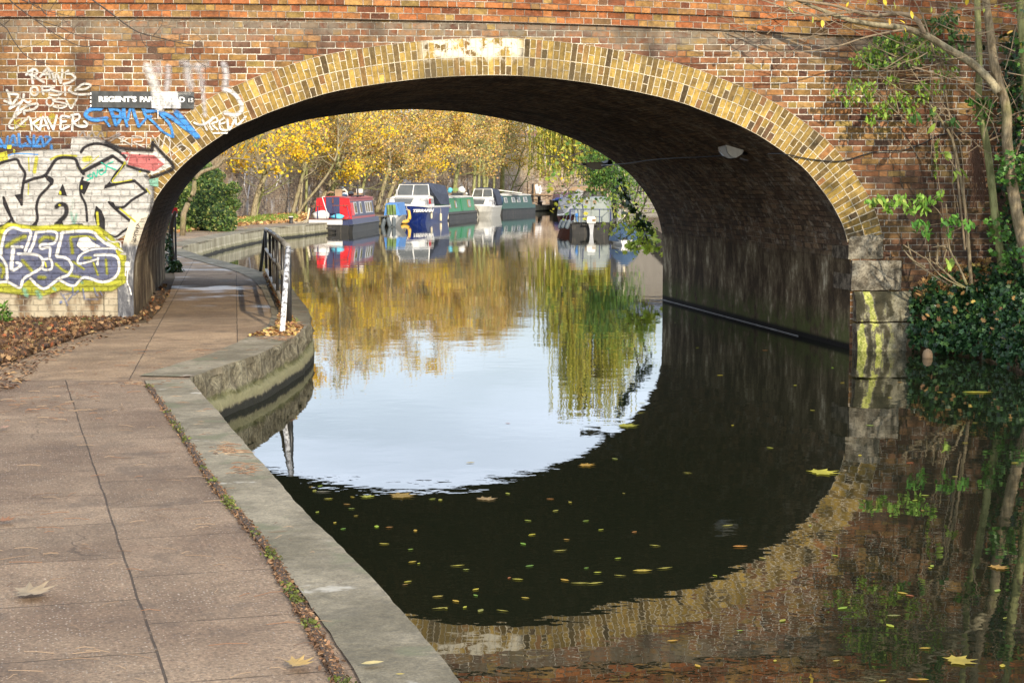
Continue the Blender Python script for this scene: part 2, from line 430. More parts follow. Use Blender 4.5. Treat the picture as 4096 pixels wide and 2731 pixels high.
# wall strip beside the openings under the springing
iL=[p for p in I if p[1]<=ZSPR and p[0]<0]; iR=[p for p in I if p[1]<=ZSPR and p[0]>0]
def legstrip(pts,s_out):
    for a,b in zip(pts,pts[1:]):
        V=[FW(a[0],a[1]),FW(s_out,a[1]),FW(s_out,b[1]),FW(b[0],b[1])]
        mb.add(V,[(0,1,2,3)],[(a[0],a[1]),(s_out,a[1]),(s_out,b[1]),(b[0],b[1])])
a0=I[ring_idx[0]]; a1=I[ring_idx[-1]]
legstrip(iL+[a0],exL[0]); legstrip([a1]+iR,exR[0])
mb.add([FW(*exL),FW(exL[0],a0[1]),FW(*a0)],[(0,1,2)],[exL,(exL[0],a0[1]),a0])
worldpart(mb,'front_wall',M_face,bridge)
# --- arch ring
mb=MB(); arc=0
for j,i in enumerate(ring_idx):
    if j: 
        pa=I[ring_idx[j-1]]; arc+=math.hypot(I[i][0]-pa[0],I[i][1]-pa[1])
    if j==0: rows=[]
    rows.append((I[i],EX[j],arc))
V=[];UV=[]
for (pi,pe,ar) in rows:
    wob=.004*math.sin(ar*9)
    for f,off in ((0,0.0),(0,.018),(.5,.018),(.503,.013),(1,.014),(1,0)):
        V.append(FW(pi[0]+(pe[0]-pi[0])*f,pi[1]+(pe[1]-pi[1])*f,off)); UV.append((f*.4 if f!=.503 else .2,ar))
F=[]
for j in range(len(rows)-1):
    for k in range(5): F.append((j*6+k,j*6+k+1,(j+1)*6+k+1,(j+1)*6+k))
mb.add(V,F,UV); worldpart(mb,'arch_ring',M_ring,bridge)
# --- vault
mb=MB(); V=[];UV=[];F=[]; NB=14
ar=0; arcs=[0]
for a,b in zip(I,I[1:]): ar+=math.hypot(a[0]-b[0],a[1]-b[1]); arcs.append(ar)
for j in range(NB+1):
    w=j/NB*BL
    for i,(s,z) in enumerate(I):
        P=FW(s,z,.0)+BD*w
        jit=.012*mnoise.noise(Vector((s*2,z*2,w*2)))
        V.append(P+Vector((0,0,jit if z>1 else 0))); UV.append((w,arcs[i]))
n=len(I)
for j in range(NB):
    for i in range(n-1): F.append((j*n+i,j*n+i+1,(j+1)*n+i+1,(j+1)*n+i))
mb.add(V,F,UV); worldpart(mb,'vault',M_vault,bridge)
# --- string course and parapet following the hump
def band(name,z0,z1,off,mat,top=False,nv=3):
    mb=MB(); ss=[SL+i*.5 for i in range(int((SR-SL)/.5)+1)]
    V=[];UV=[]
    for s in ss:
        b=zs(s); w=.006*mnoise.noise(Vector((s*3,z0,0)))
        prof=[(0.0,z0),(off,z0),(off+w,z1),(0.0 if not top else -.35,z1)]
        for o,z in prof: V.append(FW(s,b+z+w,o)); UV.append((s,z+ (o if o<0 else 0)))
    F=[]
    for j in range(len(ss)-1):
        for k in range(3): F.append((j*4+k,j*4+k+1,(j+1)*4+k+1,(j+1)*4+k))
    mb.add(V,F,UV); return worldpart(mb,name,mat,bridge)
band('string_course',0.0,.145,.045,M_par)
band('parapet',.145,1.15,.075,M_par,top=True)
# --- mass: back wall, deck
mb=MB()
def BW(s,z): return FW(s,z)+BD*BL
for a,b in zip(sv,sv[1:]):
    za,zb=lowz(a,1),lowz(b,-1)
    if za>0: za-=RT; zb-=RT
    mb.add([BW(a,za),BW(b,zb),BW(b,zs(b)+1.1),BW(a,zs(a)+1.1)],[(0,1,2,3)],[(a,za),(b,zb),(b,4),(a,4)])
worldpart(mb,'rear_wall',M_par,bridge)
mb=MB()
mb.add([FW(SL,3.75,-.05),FW(SR,3.75,-.05),BW(SR,3.75)-NO*-.05,BW(SL,3.75)],[(0,1,2,3)],[(0,0),(28,0),(28,8),(0,8)])
worldpart(mb,'deck',mat_simple('road_asphalt',(.05,.05,.05),.9),bridge)

# --- stone abutment blocks (right) : each block a rough hexahedron
def rough_block(name,mat,s0,s1,z0,z1,off,deep=1.0,b0=0.0,b1=0.0,seed=1,matside=None):
    """front face as a displaced grid, returns to the wall. b0/b1: extra batter of the bottom/top"""
    mb=MB(); nx,nz2=10,8
    def P(fx,fz,side=0):
        s=s0+(s1-s0)*fx; z=z0+(z1-z0)*fz; o=off+b0*(1-fz)+b1*fz
        e=min(fx,1-fx,fz,1-fz); o-= .018*max(0,1-e*9)**2
        o+=.014*mnoise.noise(Vector((s*5+seed,z*5,seed*3.1)))+.007*mnoise.noise(Vector((s*17,z*17,seed)))
        ed=.010*mnoise.noise(Vector((z*9,s*9,seed*7.7)))
        return FW(s+ed,z+ed,o)
    V=[P(i/nx,j/nz2) for j in range(nz2+1) for i in range(nx+1)]
    F=[(j*(nx+1)+i,j*(nx+1)+i+1,(j+1)*(nx+1)+i+1,(j+1)*(nx+1)+i) for j in range(nz2) for i in range(nx)]
    b=mb.add(V,F)
    # sides back into the wall along the barrel direction
    def side(idx,m):
        VV=[];n=len(idx)
        for i in idx: VV.append(V[i]); 
        for i in idx: VV.append(V[i]+BD*deep)
        mb.add(VV,[(k,k+1,n+k+1,n+k) for k in range(n-1)],mat=m)
    side([j*(nx+1) for j in range(nz2+1)],1); side([j*(nx+1)+nx for j in range(nz2+1)],0)
    side(list(range(nx+1)),0); side([nz2*(nx+1)+i for i in range(nx+1)],0)
    return worldpart(mb,name,[mat,matside or mat],bridge,smooth=True)
def pxs(x0,x1,y1,y0):
    a=FSZ(x0,y0); b=FSZ(x1,y1); return a[0],b[0],a[1],b[1]
s0,s1,z0,z1=pxs(3392,3532,938,1036); rough_block('abutment_stone',M_stone,s0,s1,z0,z1,.03,.55,seed=1,matside=M_stonedark)
s0,s1,z0,z1=pxs(3400,3602,1041,1160); rough_block('abutment_stone',M_stone,s0,s1,z0,z1,.07,.6,seed=2,matside=M_stonedark)
s0,s1,z0,z1=pxs(3412,3640,1164,1283); rough_block('abutment_stone',M_stonemoss,s0,s1,z0,z1,.08,.6,b0=.06,seed=3,matside=M_stonedark)['label']='lichen covered yellow green stone'
s0,s1,z0,z1=pxs(3412,3640,1288,1420); rough_block('abutment_stone',M_stonemoss,s0,s1,z0,z1,.15,.75,b0=.05,seed=4,matside=M_stonedark)['label']='lowest lichen streaked stone'
# left quoin column: rendered pilaster beside the towpath
N=NT('quoin_render'); p=N.pos(); z=N.xyz(p)[2]; n1=N.noise(N.vm('MULTIPLY',p,(3,3,1)),5,4,.7)
c=N.ramp(n1,[(.35,(.045,.045,.05)),(.52,(.12,.12,.125)),(.64,(.42,.41,.38))])
c=N.mix(N.sm(z,1.16,1.26),c,(.60,.54,.40)); M_quoin=N.done(N.pbsdf(c,.8,N.bump(n1,.015)))
mb=MB()
ql=[(p[0],p[1]) for p in iL if p[1]>=.3]+[a0]
up=[I[i] for i in ring_idx[:5]]
pts=ql+up
V=[]
for (s,z) in pts:
    wd=.155
    V+=[FW(s+.006,z,-.02),FW(s+.006,z,.03),FW(s-wd,z,.03),FW(s-wd,z,-.02)]
mb.add(V,[(j*4+k,j*4+k+1,(j+1)*4+k+1,(j+1)*4+k) for j in range(len(pts)-1) for k in range(3)])
worldpart(mb,'corner_pilaster',M_quoin,bridge)

# ================================================================ water
N=NT('canal_water'); p=N.pos()
n1=N.noise(N.vm('MULTIPLY',p,(1,1,1)),1.1,2,.5); n2=N.noise(N.vm('MULTIPLY',p,(1,1,1)),5.5,2,.5); n3=N.noise(p,16,2,.6)
h=N.m('ADD',N.m('MULTIPLY',n1,.0026),N.m('ADD',N.m('MULTIPLY',n2,.00062),N.m('MULTIPLY',n3,.00008)))
lp=N.noise(p,.18,2); amp=N.ramp(lp,[(.35,.45),(.65,1.3)])
h=N.m('MULTIPLY',h,amp)
nr=N.bump(h,1.0,1.0)
M_water=N.done(N.pbsdf((.010,.012,.006),.0,nr,ior=1.42))
mb=MB(); mb.add([(-900,-300,0),(900,-300,0),(900,1800,0),(-900,1800,0)],[(0,1,2,3)],[(0,0)]*4)
tag(mb.build('water',M_water),kind='structure')

# ================================================================ land left
ZP=.39
Lp=lambda x,y: onz(x,y,ZP)
ed_fg=[onz(2300,3550,ZP),Lp(1838,2731),Lp(1594,2438),Lp(1400,2225),Lp(1219,2048),Lp(1062,1870),Lp(906,1690),Lp(760,1518)]
ed_nook=[Lp(778,1508),Lp(832,1486),Lp(912,1459),Lp(979,1437),Lp(1046,1414),Lp(1091,1392),Lp(1140,1365),Lp(1194,1338),Lp(1227,1306),Lp(1239,1275),Lp(1230,1240),Lp(1198,1195),Lp(1170,1160),Lp(1120,1118),Lp(1060,1090),Lp(995,1072),Lp(940,1058),Lp(884,1043),Lp(815,1026),Lp(760,1008),Lp(728,995)]
ed_far=[Lp(733,984),Lp(802,968),Lp(884,948),Lp(995,927),Lp(1106,910),Lp(1216,901),Lp(1500,872),Lp(1850,842),Lp(2104,825),Lp(2219,820),Lp(2300,817),Lp(2420,814)]
ed_fg=catmull(ed_fg,5); ed_nook=catmull(ed_nook,3); ed_far=catmull(ed_far,3)
jit=lambda p,a: Vector((p.x+a*mnoise.noise(p*3.1),p.y+a*mnoise.noise(p*2.3+Vector((9,0,0))),p.z))
ed_fg=[jit(p,.009) for p in ed_fg]; ed_nook=[jit(p,.02) for p in ed_nook]
EDGE=ed_fg+ed_nook+ed_far
def mono(pts):
    g=[pts[0]]
    for P in pts[1:]:
        if P.y>g[-1].y+.003: g.append(P)
    return g
def xat(c,y):
    if y<=c[0].y: return c[0].x
    for a,b in zip(c,c[1:]):
        if y<=b.y: return a.x+(b.x-a.x)*(y-a.y)/(b.y-a.y)
    return c[-1].x
def strip_between(name,cl,cr,mat,z,uvrot=0.0,vshift=0.0,ncol=6):
    cl,cr=mono(cl),mono(cr); y0=max(cl[0].y,cr[0].y); y1=min(cl[-1].y,cr[-1].y)
    ys=sorted(set([y0,y1]+[round(p.y,4) for p in cl+cr if y0<p.y<y1])); V=[];UV=[]
    c,s_=math.cos(uvrot),math.sin(uvrot)
    for y in ys:
        a,b=xat(cl,y),xat(cr,y)
        for k in range(ncol+1):
            x=a+(b-a)*k/ncol; V.append((x,y,z)); UV.append((x*c+y*s_,-x*s_+y*c+vshift))
    n=ncol+1; mb=MB()
    mb.add(V,[(j*n+k,j*n+k+1,(j+1)*n+k+1,(j+1)*n+k) for j in range(len(ys)-1) for k in range(ncol)],UV)
    return mb.build(name,mat)
# soil / verge ground
N=NT('verge_soil'); p=N.pos(); n1=N.noise(p,.7,3); n2=N.noise(p,14,4,.7)
c=N.ramp(N.m('ADD',N.m('MULTIPLY',n2,.7),N.m('MULTIPLY',n1,.3)),[(.35,(.035,.022,.012)),(.5,(.10,.06,.028)),(.62,(.16,.11,.04)),(.7,(.07,.09,.02))])
M_soil=N.done(N.pbsdf(c,.95,N.bump(n2,.03)))
gp=[Vector((1.2,-60,0))]+EDGE
g2=[gp[0]]
for P in gp[1:]:
    if P.y>g2[-1].y+.004: g2.append(P)
mb=MB(); V=[]
for P in g2: V+=[Vector((-900,P.y,ZP-.012)),Vector((-12,P.y,ZP-.012)),Vector((P.x,P.y,ZP-.012))]
n=len(g2); mb.add(V,[(3*j+k,3*j+k+1,3*j+4+k,3*j+3+k) for j in range(n-1) for k in range(2)],[(v.x,v.y) for v in V])
ye=g2[-1].y
mb.add([(-900,ye,ZP-.012),(900,ye,ZP-.012),(900,1800,ZP-.012),(-900,1800,ZP-.012)],[(0,1,2,3)])
tag(mb.build('ground',M_soil),kind='structure')

# towpath surface: red-brown aggregate slabs
def slab_mat(name,rowh,bw,red=(.160,.104,.062),red2=(.255,.178,.110),offset=.5,mort=.0045):
    N=NT(name); uv=N.uv()
    wv=N.vm('ADD',uv,N.vm('SCALE',N.vm('SUBTRACT',N.noise(uv,2.5,3,color=True),(.5,.5,.5)),sc=.018))
    br=N.n('ShaderNodeTexBrick'); N.put(br.inputs['Vector'],wv); br.inputs['Scale'].default_value=1
    br.inputs['Color1'].default_value=(0,0,0,1); br.inputs['Color2'].default_value=(1,1,1,1); br.inputs['Mortar'].default_value=(0,0,0,1)
    br.inputs['Mortar Size'].default_value=mort; br.inputs['Mortar Smooth'].default_value=.4; br.inputs['Brick Width'].default_value=bw; br.inputs['Row Height'].default_value=rowh
    br.offset=offset; br.squash=1
    big=N.noise(uv,1.1,4,.6); st=N.noise(uv,4.5,5,.7); sp=N.voro(uv,78); sp2=N.noise(uv,160,2)
    c=N.mix(N.sm(big,.35,.65),red,red2); c=N.mix(1.0,c,N.ramp(br.outputs[0],[(0,.86),(1,1.14)]),'MULTIPLY')
    c=N.mix(1.0,c,N.ramp(st,[(.3,.72),(.7,1.2)]),'MULTIPLY')
    peb=N.sm(sp,.36,.20); pr=N.white(N.vm('SCALE',N.voro(uv,78,out=2),sc=1.0))
    wear=N.sm(N.noise(uv,.9,3),.4,.6)
    pc=N.ramp(N.voro(uv,78,out=1),[(0,(.10,.06,.05)),(.35,(.24,.14,.09)),(.6,(.40,.28,.18)),(.8,(.5,.42,.33)),(1,(.16,.15,.15))])
    c=N.mix(N.m('MULTIPLY',peb,N.m('ADD',N.m('MULTIPLY',wear,.45),.5)),c,pc)
    g1=N.noise(uv,60,4,.8); c=N.mix(1.0,c,N.ramp(g1,[(.34,.55),(.5,1.0),(.66,1.5)]),'MULTIPLY')
    c=N.mix(N.m('MULTIPLY',N.sm(N.noise(uv,2.3,5,.7),.52,.66),.5),c,(.09,.065,.045))
    lichen=N.m('MULTIPLY',N.sm(N.noise(uv,34,3,.6),.68,.74),.35); c=N.mix(lichen,c,(.42,.36,.29))
    crack=N.voro(N.vm('ADD',uv,N.vm('SCALE',N.noise(uv,3,3,color=True),sc=.3)),.55,'DISTANCE_TO_EDGE'); ck=N.m('MULTIPLY',N.sm(crack,.003,.001),N.sm(N.noise(uv,.8,2),.5,.6))
    jt=N.m('MULTIPLY',br.outputs[1],N.sm(N.noise(uv,5,3),.30,.5))
    c=N.mix(N.m('MAXIMUM',N.m('MULTIPLY',jt,.85),N.m('MULTIPLY',ck,.6)),c,(.05,.033,.02))
    h=N.m('ADD',N.m('MULTIPLY',peb,.25),N.m('ADD',N.m('MULTIPLY',st,.3),N.m('MULTIPLY',jt,-1.2)))
    wet=N.m('MULTIPLY',N.sm(N.noise(uv,.75,4),.50,.62),N.sm(N.xyz(N.pos())[1],17.5,21.0))
    c=N.mix(N.m('MULTIPLY',wet,.45),c,N.mix(.5,c,(.03,.025,.02)))
    return N.done(N.pbsdf(c,N.m('SUBTRACT',.85,N.m('MULTIPLY',wet,.55)),N.bump(h,.010),spec=.4))
# direction of the near joints
j1a,j1b=Lp(280,1576),Lp(488,2195); dv=(j1a-j1b).normalized(); rot=math.atan2(dv.y,dv.x)
M_slab=slab_mat('towpath_slabs',.565,.72)
M_slab2=slab_mat('towpath_slabs_far',.80,1.05,(.205,.135,.075),(.32,.22,.125))
pathL=[Lp(-900,1560),Lp(0,1478),Lp(170,1402),Lp(330,1343),Lp(480,1305),Lp(590,1288),Lp(640,1240),Lp(672,1180),Lp(700,1110),Lp(690,1050),Lp(640,985),Lp(600,945),Lp(680,928),Lp(774,919),Lp(995,898),Lp(1161,887),Lp(1233,879),Lp(1500,858),Lp(2100,817),Lp(2219,812),Lp(2420,808)]
vs_=(j1a.x*math.sin(rot)-j1a.y*math.cos(rot))
NE=len(ed_fg)
tag(strip_between('path',[Lp(-2600,3550),Lp(-900,1517)],EDGE[:NE],M_slab,ZP-.004,rot,vs_),kind='structure')
far_rot=math.atan2(BD.y,BD.x)
tag(strip_between('path',[Lp(-800,1518)]+pathL[1:],EDGE[NE-1:],M_slab2,ZP-.004,far_rot),kind='structure')

# concrete coping and canal wall
N=NT('coping_concrete'); p=N.pos(); n1=N.noise(p,1.6,4,.6); n2=N.noise(p,22,5,.7); n3=N.noise(p,120,2)
c=N.mix(N.sm(n1,.38,.62),(.15,.125,.075),(.27,.228,.15)); c=N.mix(1.0,c,N.ramp(n2,[(.3,.7),(.7,1.22)]),'MULTIPLY'); c=N.mix(1.0,c,N.ramp(n3,[(.3,.72),(.7,1.25)]),'MULTIPLY'); c=N.mix(N.m('MULTIPLY',N.sm(N.noise(p,4.5,6,.75),.50,.64),.45),c,(.10,.085,.055))
c=N.mix(N.m('MULTIPLY',N.sm(N.noise(p,3.3,4),.56,.68),.55),c,(.13,.14,.07))
c=N.mix(N.m('MULTIPLY',N.sm(N.noise(p,2.1,5,.7),.62,.70),.8),c,(.46,.42,.34))
c=N.mix(N.m('MULTIPLY',N.sm(N.noise(p,7,5,.7),.66,.72),.6),c,(.10,.06,.035))
M_cop=N.done(N.pbsdf(c,.88,N.bump(N.m('ADD',n2,N.m('MULTIPLY',n3,.4)),.007)))
N=NT('canal_wall_concrete'); p=N.pos(); z=N.xyz(p)[2]; n1=N.noise(N.vm('MULTIPLY',p,(1,1,.45)),7,5,.7); n2=N.noise(p,30,5,.75); zz=N.m('ADD',z,N.m('MULTIPLY',N.m('SUBTRACT',N.noise(p,6,4,.7),.5),.09))
c=N.ramp(n1,[(.28,(.045,.038,.022)),(.42,(.15,.125,.075)),(.58,(.30,.265,.17)),(.75,(.46,.42,.28))]); c=N.mix(1.0,c,N.ramp(n2,[(.32,.3),(.66,1.4)]),'MULTIPLY')
c=N.mix(N.m('MULTIPLY',N.sm(zz,.165,.135),N.sm(zz,.05,.09)),c,N.mix(n2,(.17,.16,.075),(.38,.36,.20)))
c=N.mix(N.m('MULTIPLY',N.m('MULTIPLY',N.sm(zz,.21,.17),N.sm(zz,.13,.16)),.5),c,(.11,.13,.025))
c=N.mix(N.sm(zz,.075,.045),c,(.014,.015,.008))
M_qw=N.done(N.pbsdf(c,.85,N.bump(N.m('ADD',n1,n2),.03)))
N=NT('pale_wall_concrete'); p=N.pos(); z=N.xyz(p)[2]; n1=N.noise(N.vm('MULTIPLY',p,(1,1,.3)),3,4,.7); zz=N.m('ADD',z,N.m('MULTIPLY',N.m('SUBTRACT',N.noise(p,3,4,.7),.5),.12))
c=N.ramp(n1,[(.3,(.20,.17,.10)),(.5,(.36,.32,.21)),(.7,(.50,.46,.33))]); c=N.mix(N.m('MULTIPLY',N.sm(zz,.16,.10),.6),c,(.16,.15,.06)); c=N.mix(N.sm(zz,.07,.04),c,(.03,.028,.018))
M_qwf=N.done(N.pbsdf(c,.85,N.bump(n1,.02)))
def edge_strip(path_pts,name,ledge,parent,batter=.0,rough=.02,mat=None):
    mb=MB(); prof=[(0.012,-.006),(.0,.0),(-.0,.03),(-.0,.10),(.005,.16),(.0,.21),(.0+batter*.5,.235),(ledge,.26),(ledge+.004,.30),(ledge+.008,.36),(ledge+.01,.45),(ledge+.01,.75)]
    # resample
    pts=[path_pts[0]]
    for a,b in zip(path_pts,path_pts[1:]):
        n=max(1,int((b-a).length/.05)) if a.y<26 else max(1,int((b-a).length/2))
        for k in range(1,n+1): pts.append(a.lerp(b,k/n))
    V=[]
    for i,P in enumerate(pts):
        t=(pts[min(i+1,len(pts)-1)]-pts[max(i-1,0)]); t.z=0
        if t.length<1e-6: t=Vector((0,1,0))
        t.normalize(); nn=Vector((t.y,-t.x,0))   # towards water (right of travel)
        for (o,d) in prof:
            r=rough*mnoise.noise(Vector((P.x*4,P.y*4,d*11)))*(1 if .02<d<.25 else .1)+ (rough*.7*mnoise.noise(Vector((P.x*14,P.y*14,d*30))) if .02<d<.26 else 0)
            V.append(Vector((P.x,P.y,ZP-d))+nn*(o*(-1 if d<0 else 1)+r))
    n=len(prof)
    mb.add(V,[(j*n+k,j*n+k+1,(j+1)*n+k+1,(j+1)*n+k) for j in range(len(pts)-1) for k in range(n-1)])
    return mb.build(name,mat or M_qw,parent,smooth=True)
qw=empty('canal_wall',(0,0,0),'crumbling concrete canal wall with pale coping along the towpath','wall')
edge_strip(ed_fg+[ed_nook[0]],'wall_face',.0,qw)
edge_strip(ed_nook+[ed_far[0]],'wall_face',.03,qw,rough=.045)['label']='battered rough face with a green ledge above the waterline'
edge_strip(ed_far,'wall_face',.02,qw,rough=.01,mat=M_qwf)['label']='pale far wall face beyond the bridge'
def coping(pts,w0,w1,z,name,parent,mat):
    q_=[pts[0]]
    for a,b in zip(pts,pts[1:]):
        m_=max(1,int((b-a).length/.06)) if a.y<22 else 1
        for k in range(1,m_+1):
            c_=a.lerp(b,k/m_); j_=.010*max(0,mnoise.noise(c_*6.0))**1.0+.005*mnoise.noise(c_*21)
            q_.append(Vector((c_.x-j_,c_.y,c_.z)) if a.y<22 else c_)
    pts=q_; mb=MB(); V=[];n=len(pts)
    for i,P in enumerate(pts):
        t=(pts[min(i+4,n-1)]-pts[max(i-4,0)]); t.z=0; t.normalize(); nn=Vector((t.y,-t.x,0))
        w=w0+(w1-w0)*i/(n-1)
        V+=[Vector((P.x,P.y,ZP+z))-nn*w,Vector((P.x,P.y,ZP+z)),Vector((P.x,P.y,ZP-.05))]
    mb.add(V,[(j*3+k,j*3+k+1,(j+1)*3+k+1,(j+1)*3+k) for j in range(n-1) for k in range(2)])
    return mb.build(name,mat,parent)
coping(ed_fg,.27,.33,.006,'coping',qw,M_cop)
coping(ed_nook,.42,.42,.005,'coping',qw,M_cop)
coping(ed_far,.55,.75,.005,'coping',qw,M_cop)

# ================================================================ land right
M_bank=M_soil
_wl=[(3600,1402),(3700,1412),(3850,1424),(3960,1445),(4050,1478),(4200,1540),(4400,1640),(4800,1850)]
_tp=[(3600,1200),(3660,1165),(3750,1120),(3900,1080),(4050,1060),(4300,1040),(4800,1000)]
def _ip(c,x):
    if x<=c[0][0]: return c[0][1]
    for a,b in zip(c,c[1:]):
        if x<=b[0]: return a[1]+(b[1]-a[1])*(x-a[0])/(b[0]-a[0])
    return c[-1][1]
mbk=MB(); V=[]; xs_=[3600+40*i for i in range(31)]; nf=9
for x in xs_:
    yb,yt=_ip(_wl,x),_ip(_tp,x); Yb=onz(x,yb,0).y
    for k in range(nf):
        f=k/(nf-1); y=yb+(yt-yb)*f; Y=Yb+(19.45-Yb)*f**1.2; p=aty(x,y,Y)
        if k==0: p.z=-.3; p.y+=.12
        V.append(p+Vector((0,.06,-.03+.05*mnoise.noise(p*2))))
    V.append(Vector((V[-1].x+.3,21.5,V[-1].z)))
nf+=1
mbk.add(V,[(j*nf+k,(j+1)*nf+k,(j+1)*nf+k+1,j*nf+k+1) for j in range(len(xs_)-1) for k in range(nf-1)],[(v.x,v.y) for v in V])
e_=V[(len(xs_)-1)*nf]; zz=.75
mbk.add([(e_.x,e_.y,-.3),(e_.x+.6,e_.y,zz),(60,e_.y,zz),(60,22,zz),(V[-1].x-.4,22,zz),(6.5,-60,-.3),(7.2,-60,zz),(60,-60,zz)],[(5,6,1,0),(6,7,2,1),(1,2,3,4)],None)
tag(mbk.build('bank',M_bank,smooth=False),kind='structure')
# far right bank beyond the bridge
rfar=[BW(3.95,0),Vector((3.9,35,0)),Vector((4.3,50,0)),Vector((5.0,66,0)),Vector((6.2,90,0)),Vector((9,112,0)),Vector((40,118,0))]
mbk=MB(); V=[]
for P in rfar:
    V+=[Vector((P.x,P.y,-.2)),Vector((P.x,P.y,.45)),Vector((60,P.y+.1,.6))]
mbk.add(V,[(j*3+k,j*3+k+1,(j+1)*3+k+1,(j+1)*3+k) for j in range(len(rfar)-1) for k in range(2)],[(v.x,v.y) for v in V])
tag(mbk.build('bank',M_bank),kind='structure')
# ================================================================ far canal: boats
def paint(name,col,rough=.35,dirt=None,namt=.12,spec=.5,nscale=3):
    return mat_simple(name,col,rough,nscale,namt,spec=spec,dirt=dirt,bumpd=.002)
P_red=paint('red_boat_paint',(.62,.018,.022),.35); P_redd=paint('dull_red_paint',(.34,.045,.05),.4,(.4,(.30,.12,.10)))  # second red is a duller tone for cabin sides and roof
P_navy=paint('navy_paint',(.035,.042,.10),.4,(.35,(.10,.10,.14))); P_blk=paint('bitumen_hull',(.022,.02,.017),.45,(.7,(.10,.085,.06)),.4)
P_white=paint('white_gelcoat',(.74,.72,.66),.35,(.35,(.5,.45,.36))); P_whiter=paint('white_rusty_paint',(.74,.71,.66),.4,(.22,(.28,.06,.035)))
P_blue=paint('deep_blue_gelcoat',(.006,.02,.13),.3,(.14,(.35,.40,.48))); P_green=paint('green_boat_paint',(.02,.19,.075),.4,(.3,(.05,.24,.12)))
P_dgreen=paint('dark_green_paint',(.02,.07,.05),.4,(.3,(.06,.11,.09))); P_gry=paint('pale_grey_paint',(.27,.30,.27),.5,(.35,(.36,.36,.30)))
P_canvas=paint('navy_canvas',(.045,.055,.085),.85,(.5,(.10,.11,.14)),.3); P_tarpb=paint('blue_tarpaulin',(.03,.065,.115),.7,(.5,(.07,.11,.16)),.3)
P_silver=paint('silver_tarp',(.30,.29,.27),.6,(.5,(.2,.19,.17)),.3); P_wood=paint('bare_wood',(.30,.20,.11),.8,(.4,(.14,.09,.05)),.3)
P_gsh=paint('olive_tarp',(.16,.23,.07),.8,None,.3); P_cyan=paint('light_blue_paint',(.05,.20,.50),.4); P_cy2=paint('turquoise_bag',(.12,.50,.62),.6)
P_pink=paint('pink_paint',(.55,.30,.33),.5,(.3,(.4,.2,.2))); P_rub=paint('grey_fender_rubber',(.10,.12,.13),.5,(.4,(.2,.22,.22))); P_cream=paint('cream_fender',(.66,.58,.40),.5,(.5,(.3,.26,.16)))
P_yel=paint('yellow_foam',(.72,.42,.07),.6,(.15,(.4,.22,.05))); P_steel=paint('galvanised_steel',(.45,.45,.45),.35); P_dark=paint('black_metal',(.02,.02,.022),.4)
P_rail=paint('dark_blue_rail',(.02,.03,.10),.4); P_rust=paint('rust',(.16,.05,.03),.8)
N=NT('dark_window_glass'); P_glass=N.done(N.pbsdf(N.mix(N.noise(N.obj(),2.5,2),(.03,.035,.035),(.14,.14,.12)),.06,spec=.7))
P_curt=paint('red_curtain',(.35,.02,.02),.8)

def local(root,P):
    M=(mathutils.Matrix.Translation(root.location)@mathutils.Matrix.Rotation(root.rotation_euler.z,4,'Z')).inverted()
    return M@Vector(P)

def narrowboat(name,label,loc,dirv,L,W,z0,z1,cab,zt,m_low,m_up,m_cab,m_roof,bow=2.2,m_stern=None,stern=.25):
    """local x across 0..W, y forward. z0 top of black hull, z1 gunwale, cab=(y0,y1), zt cabin top"""
    root=empty(name,loc,label,'narrowboat',rz=math.atan2(dirv.y,dirv.x)-math.pi/2)
    def outline(ins):
        w=W-2*ins; o=[(ins+.12,-.0),(ins,.35),(ins,L-bow),(ins+.18*w,L-bow*.4),(W/2,L)]
        r=[(W-x,y) for x,y in reversed(o[:-1])]
        return o+r
    mb=MB(); mb.loft([[(x,y,z) for x,y in outline(i)] for i,z in ((.10,-.3),(.02,0.0),(.0,z0))],closed=True); mb.build('hull',m_low,root)
    mb=MB(); mb.loft([[(x,y,z) for x,y in outline(i)] for i,z in ((-.012,z0-.04),(-.02,z0),(.0,z0+.002),(.03,z1),(.09,z1),(.09,z1-.06))],closed=True); 
    hb=mb.build('hull_band',[m_up],root)
    mb=MB(); mb.tube([(x*1.0,y,z0) for x,y in outline(-.02)],.025,6); mb.build('rubbing_strake',P_blk,root)
    y0,y1=cab; xb,xt=.14,.26
    mb=MB()
    def sec(y): return [(xb,y,z1-.05),(xt,y,zt-.05),(W*.35,y,zt+.01),(W*.65,y,zt+.01),(W-xt,y,zt-.05),(W-xb,y,z1-.05)]
    mb.loft([sec(y0),sec(y1)],closed=True); mb.build('cabin',m_cab,root)
    mb=MB(); e=.035
    def rs(y): return [(xt-e,y,zt-.075),(xt-e,y,zt-.035),(W*.35,y,zt+.03),(W*.65,y,zt+.03),(W-xt+e,y,zt-.035),(W-xt+e,y,zt-.075),(W-xt,y,zt-.06),(W*.6,y,zt-.02),(W*.4,y,zt-.02),(xt,y,zt-.06)]
    mb.loft([rs(y0-.06),rs(y1+.04)],closed=True); mb.build('roof',m_roof,root)
    def side(y,f,off=0.0,right=True):      # point on cabin side
        x=xb+(xt-xb)*f; x=W-x if right else x
        return Vector((x+(off if right else -off),y,z1-.05+(zt-z1)*f))
    return root,side
def sidepanel(root,side,name,mat,ya,yb,fa,fb,off=.02,right=True):
    mb=MB(); P=[side(ya,fa,0,right),side(yb,fa,0,right),side(yb,fb,0,right),side(ya,fb,0,right)]
    mb.prism(P,(off if right else -off,0,0)); return mb.build(name,mat,root)
def window(root,side,ya,yb,fa,fb,frame=P_steel,glass=P_glass,right=True):
    w=sidepanel(root,side,'window',frame,ya,yb,fa,fb,.03,right)
    dy=(yb-ya)*.16; df=(fb-fa)*.10
    g=sidepanel(w,side,'pane',glass,ya+dy,yb-dy,fa+df,fb-df,.036,right); return w
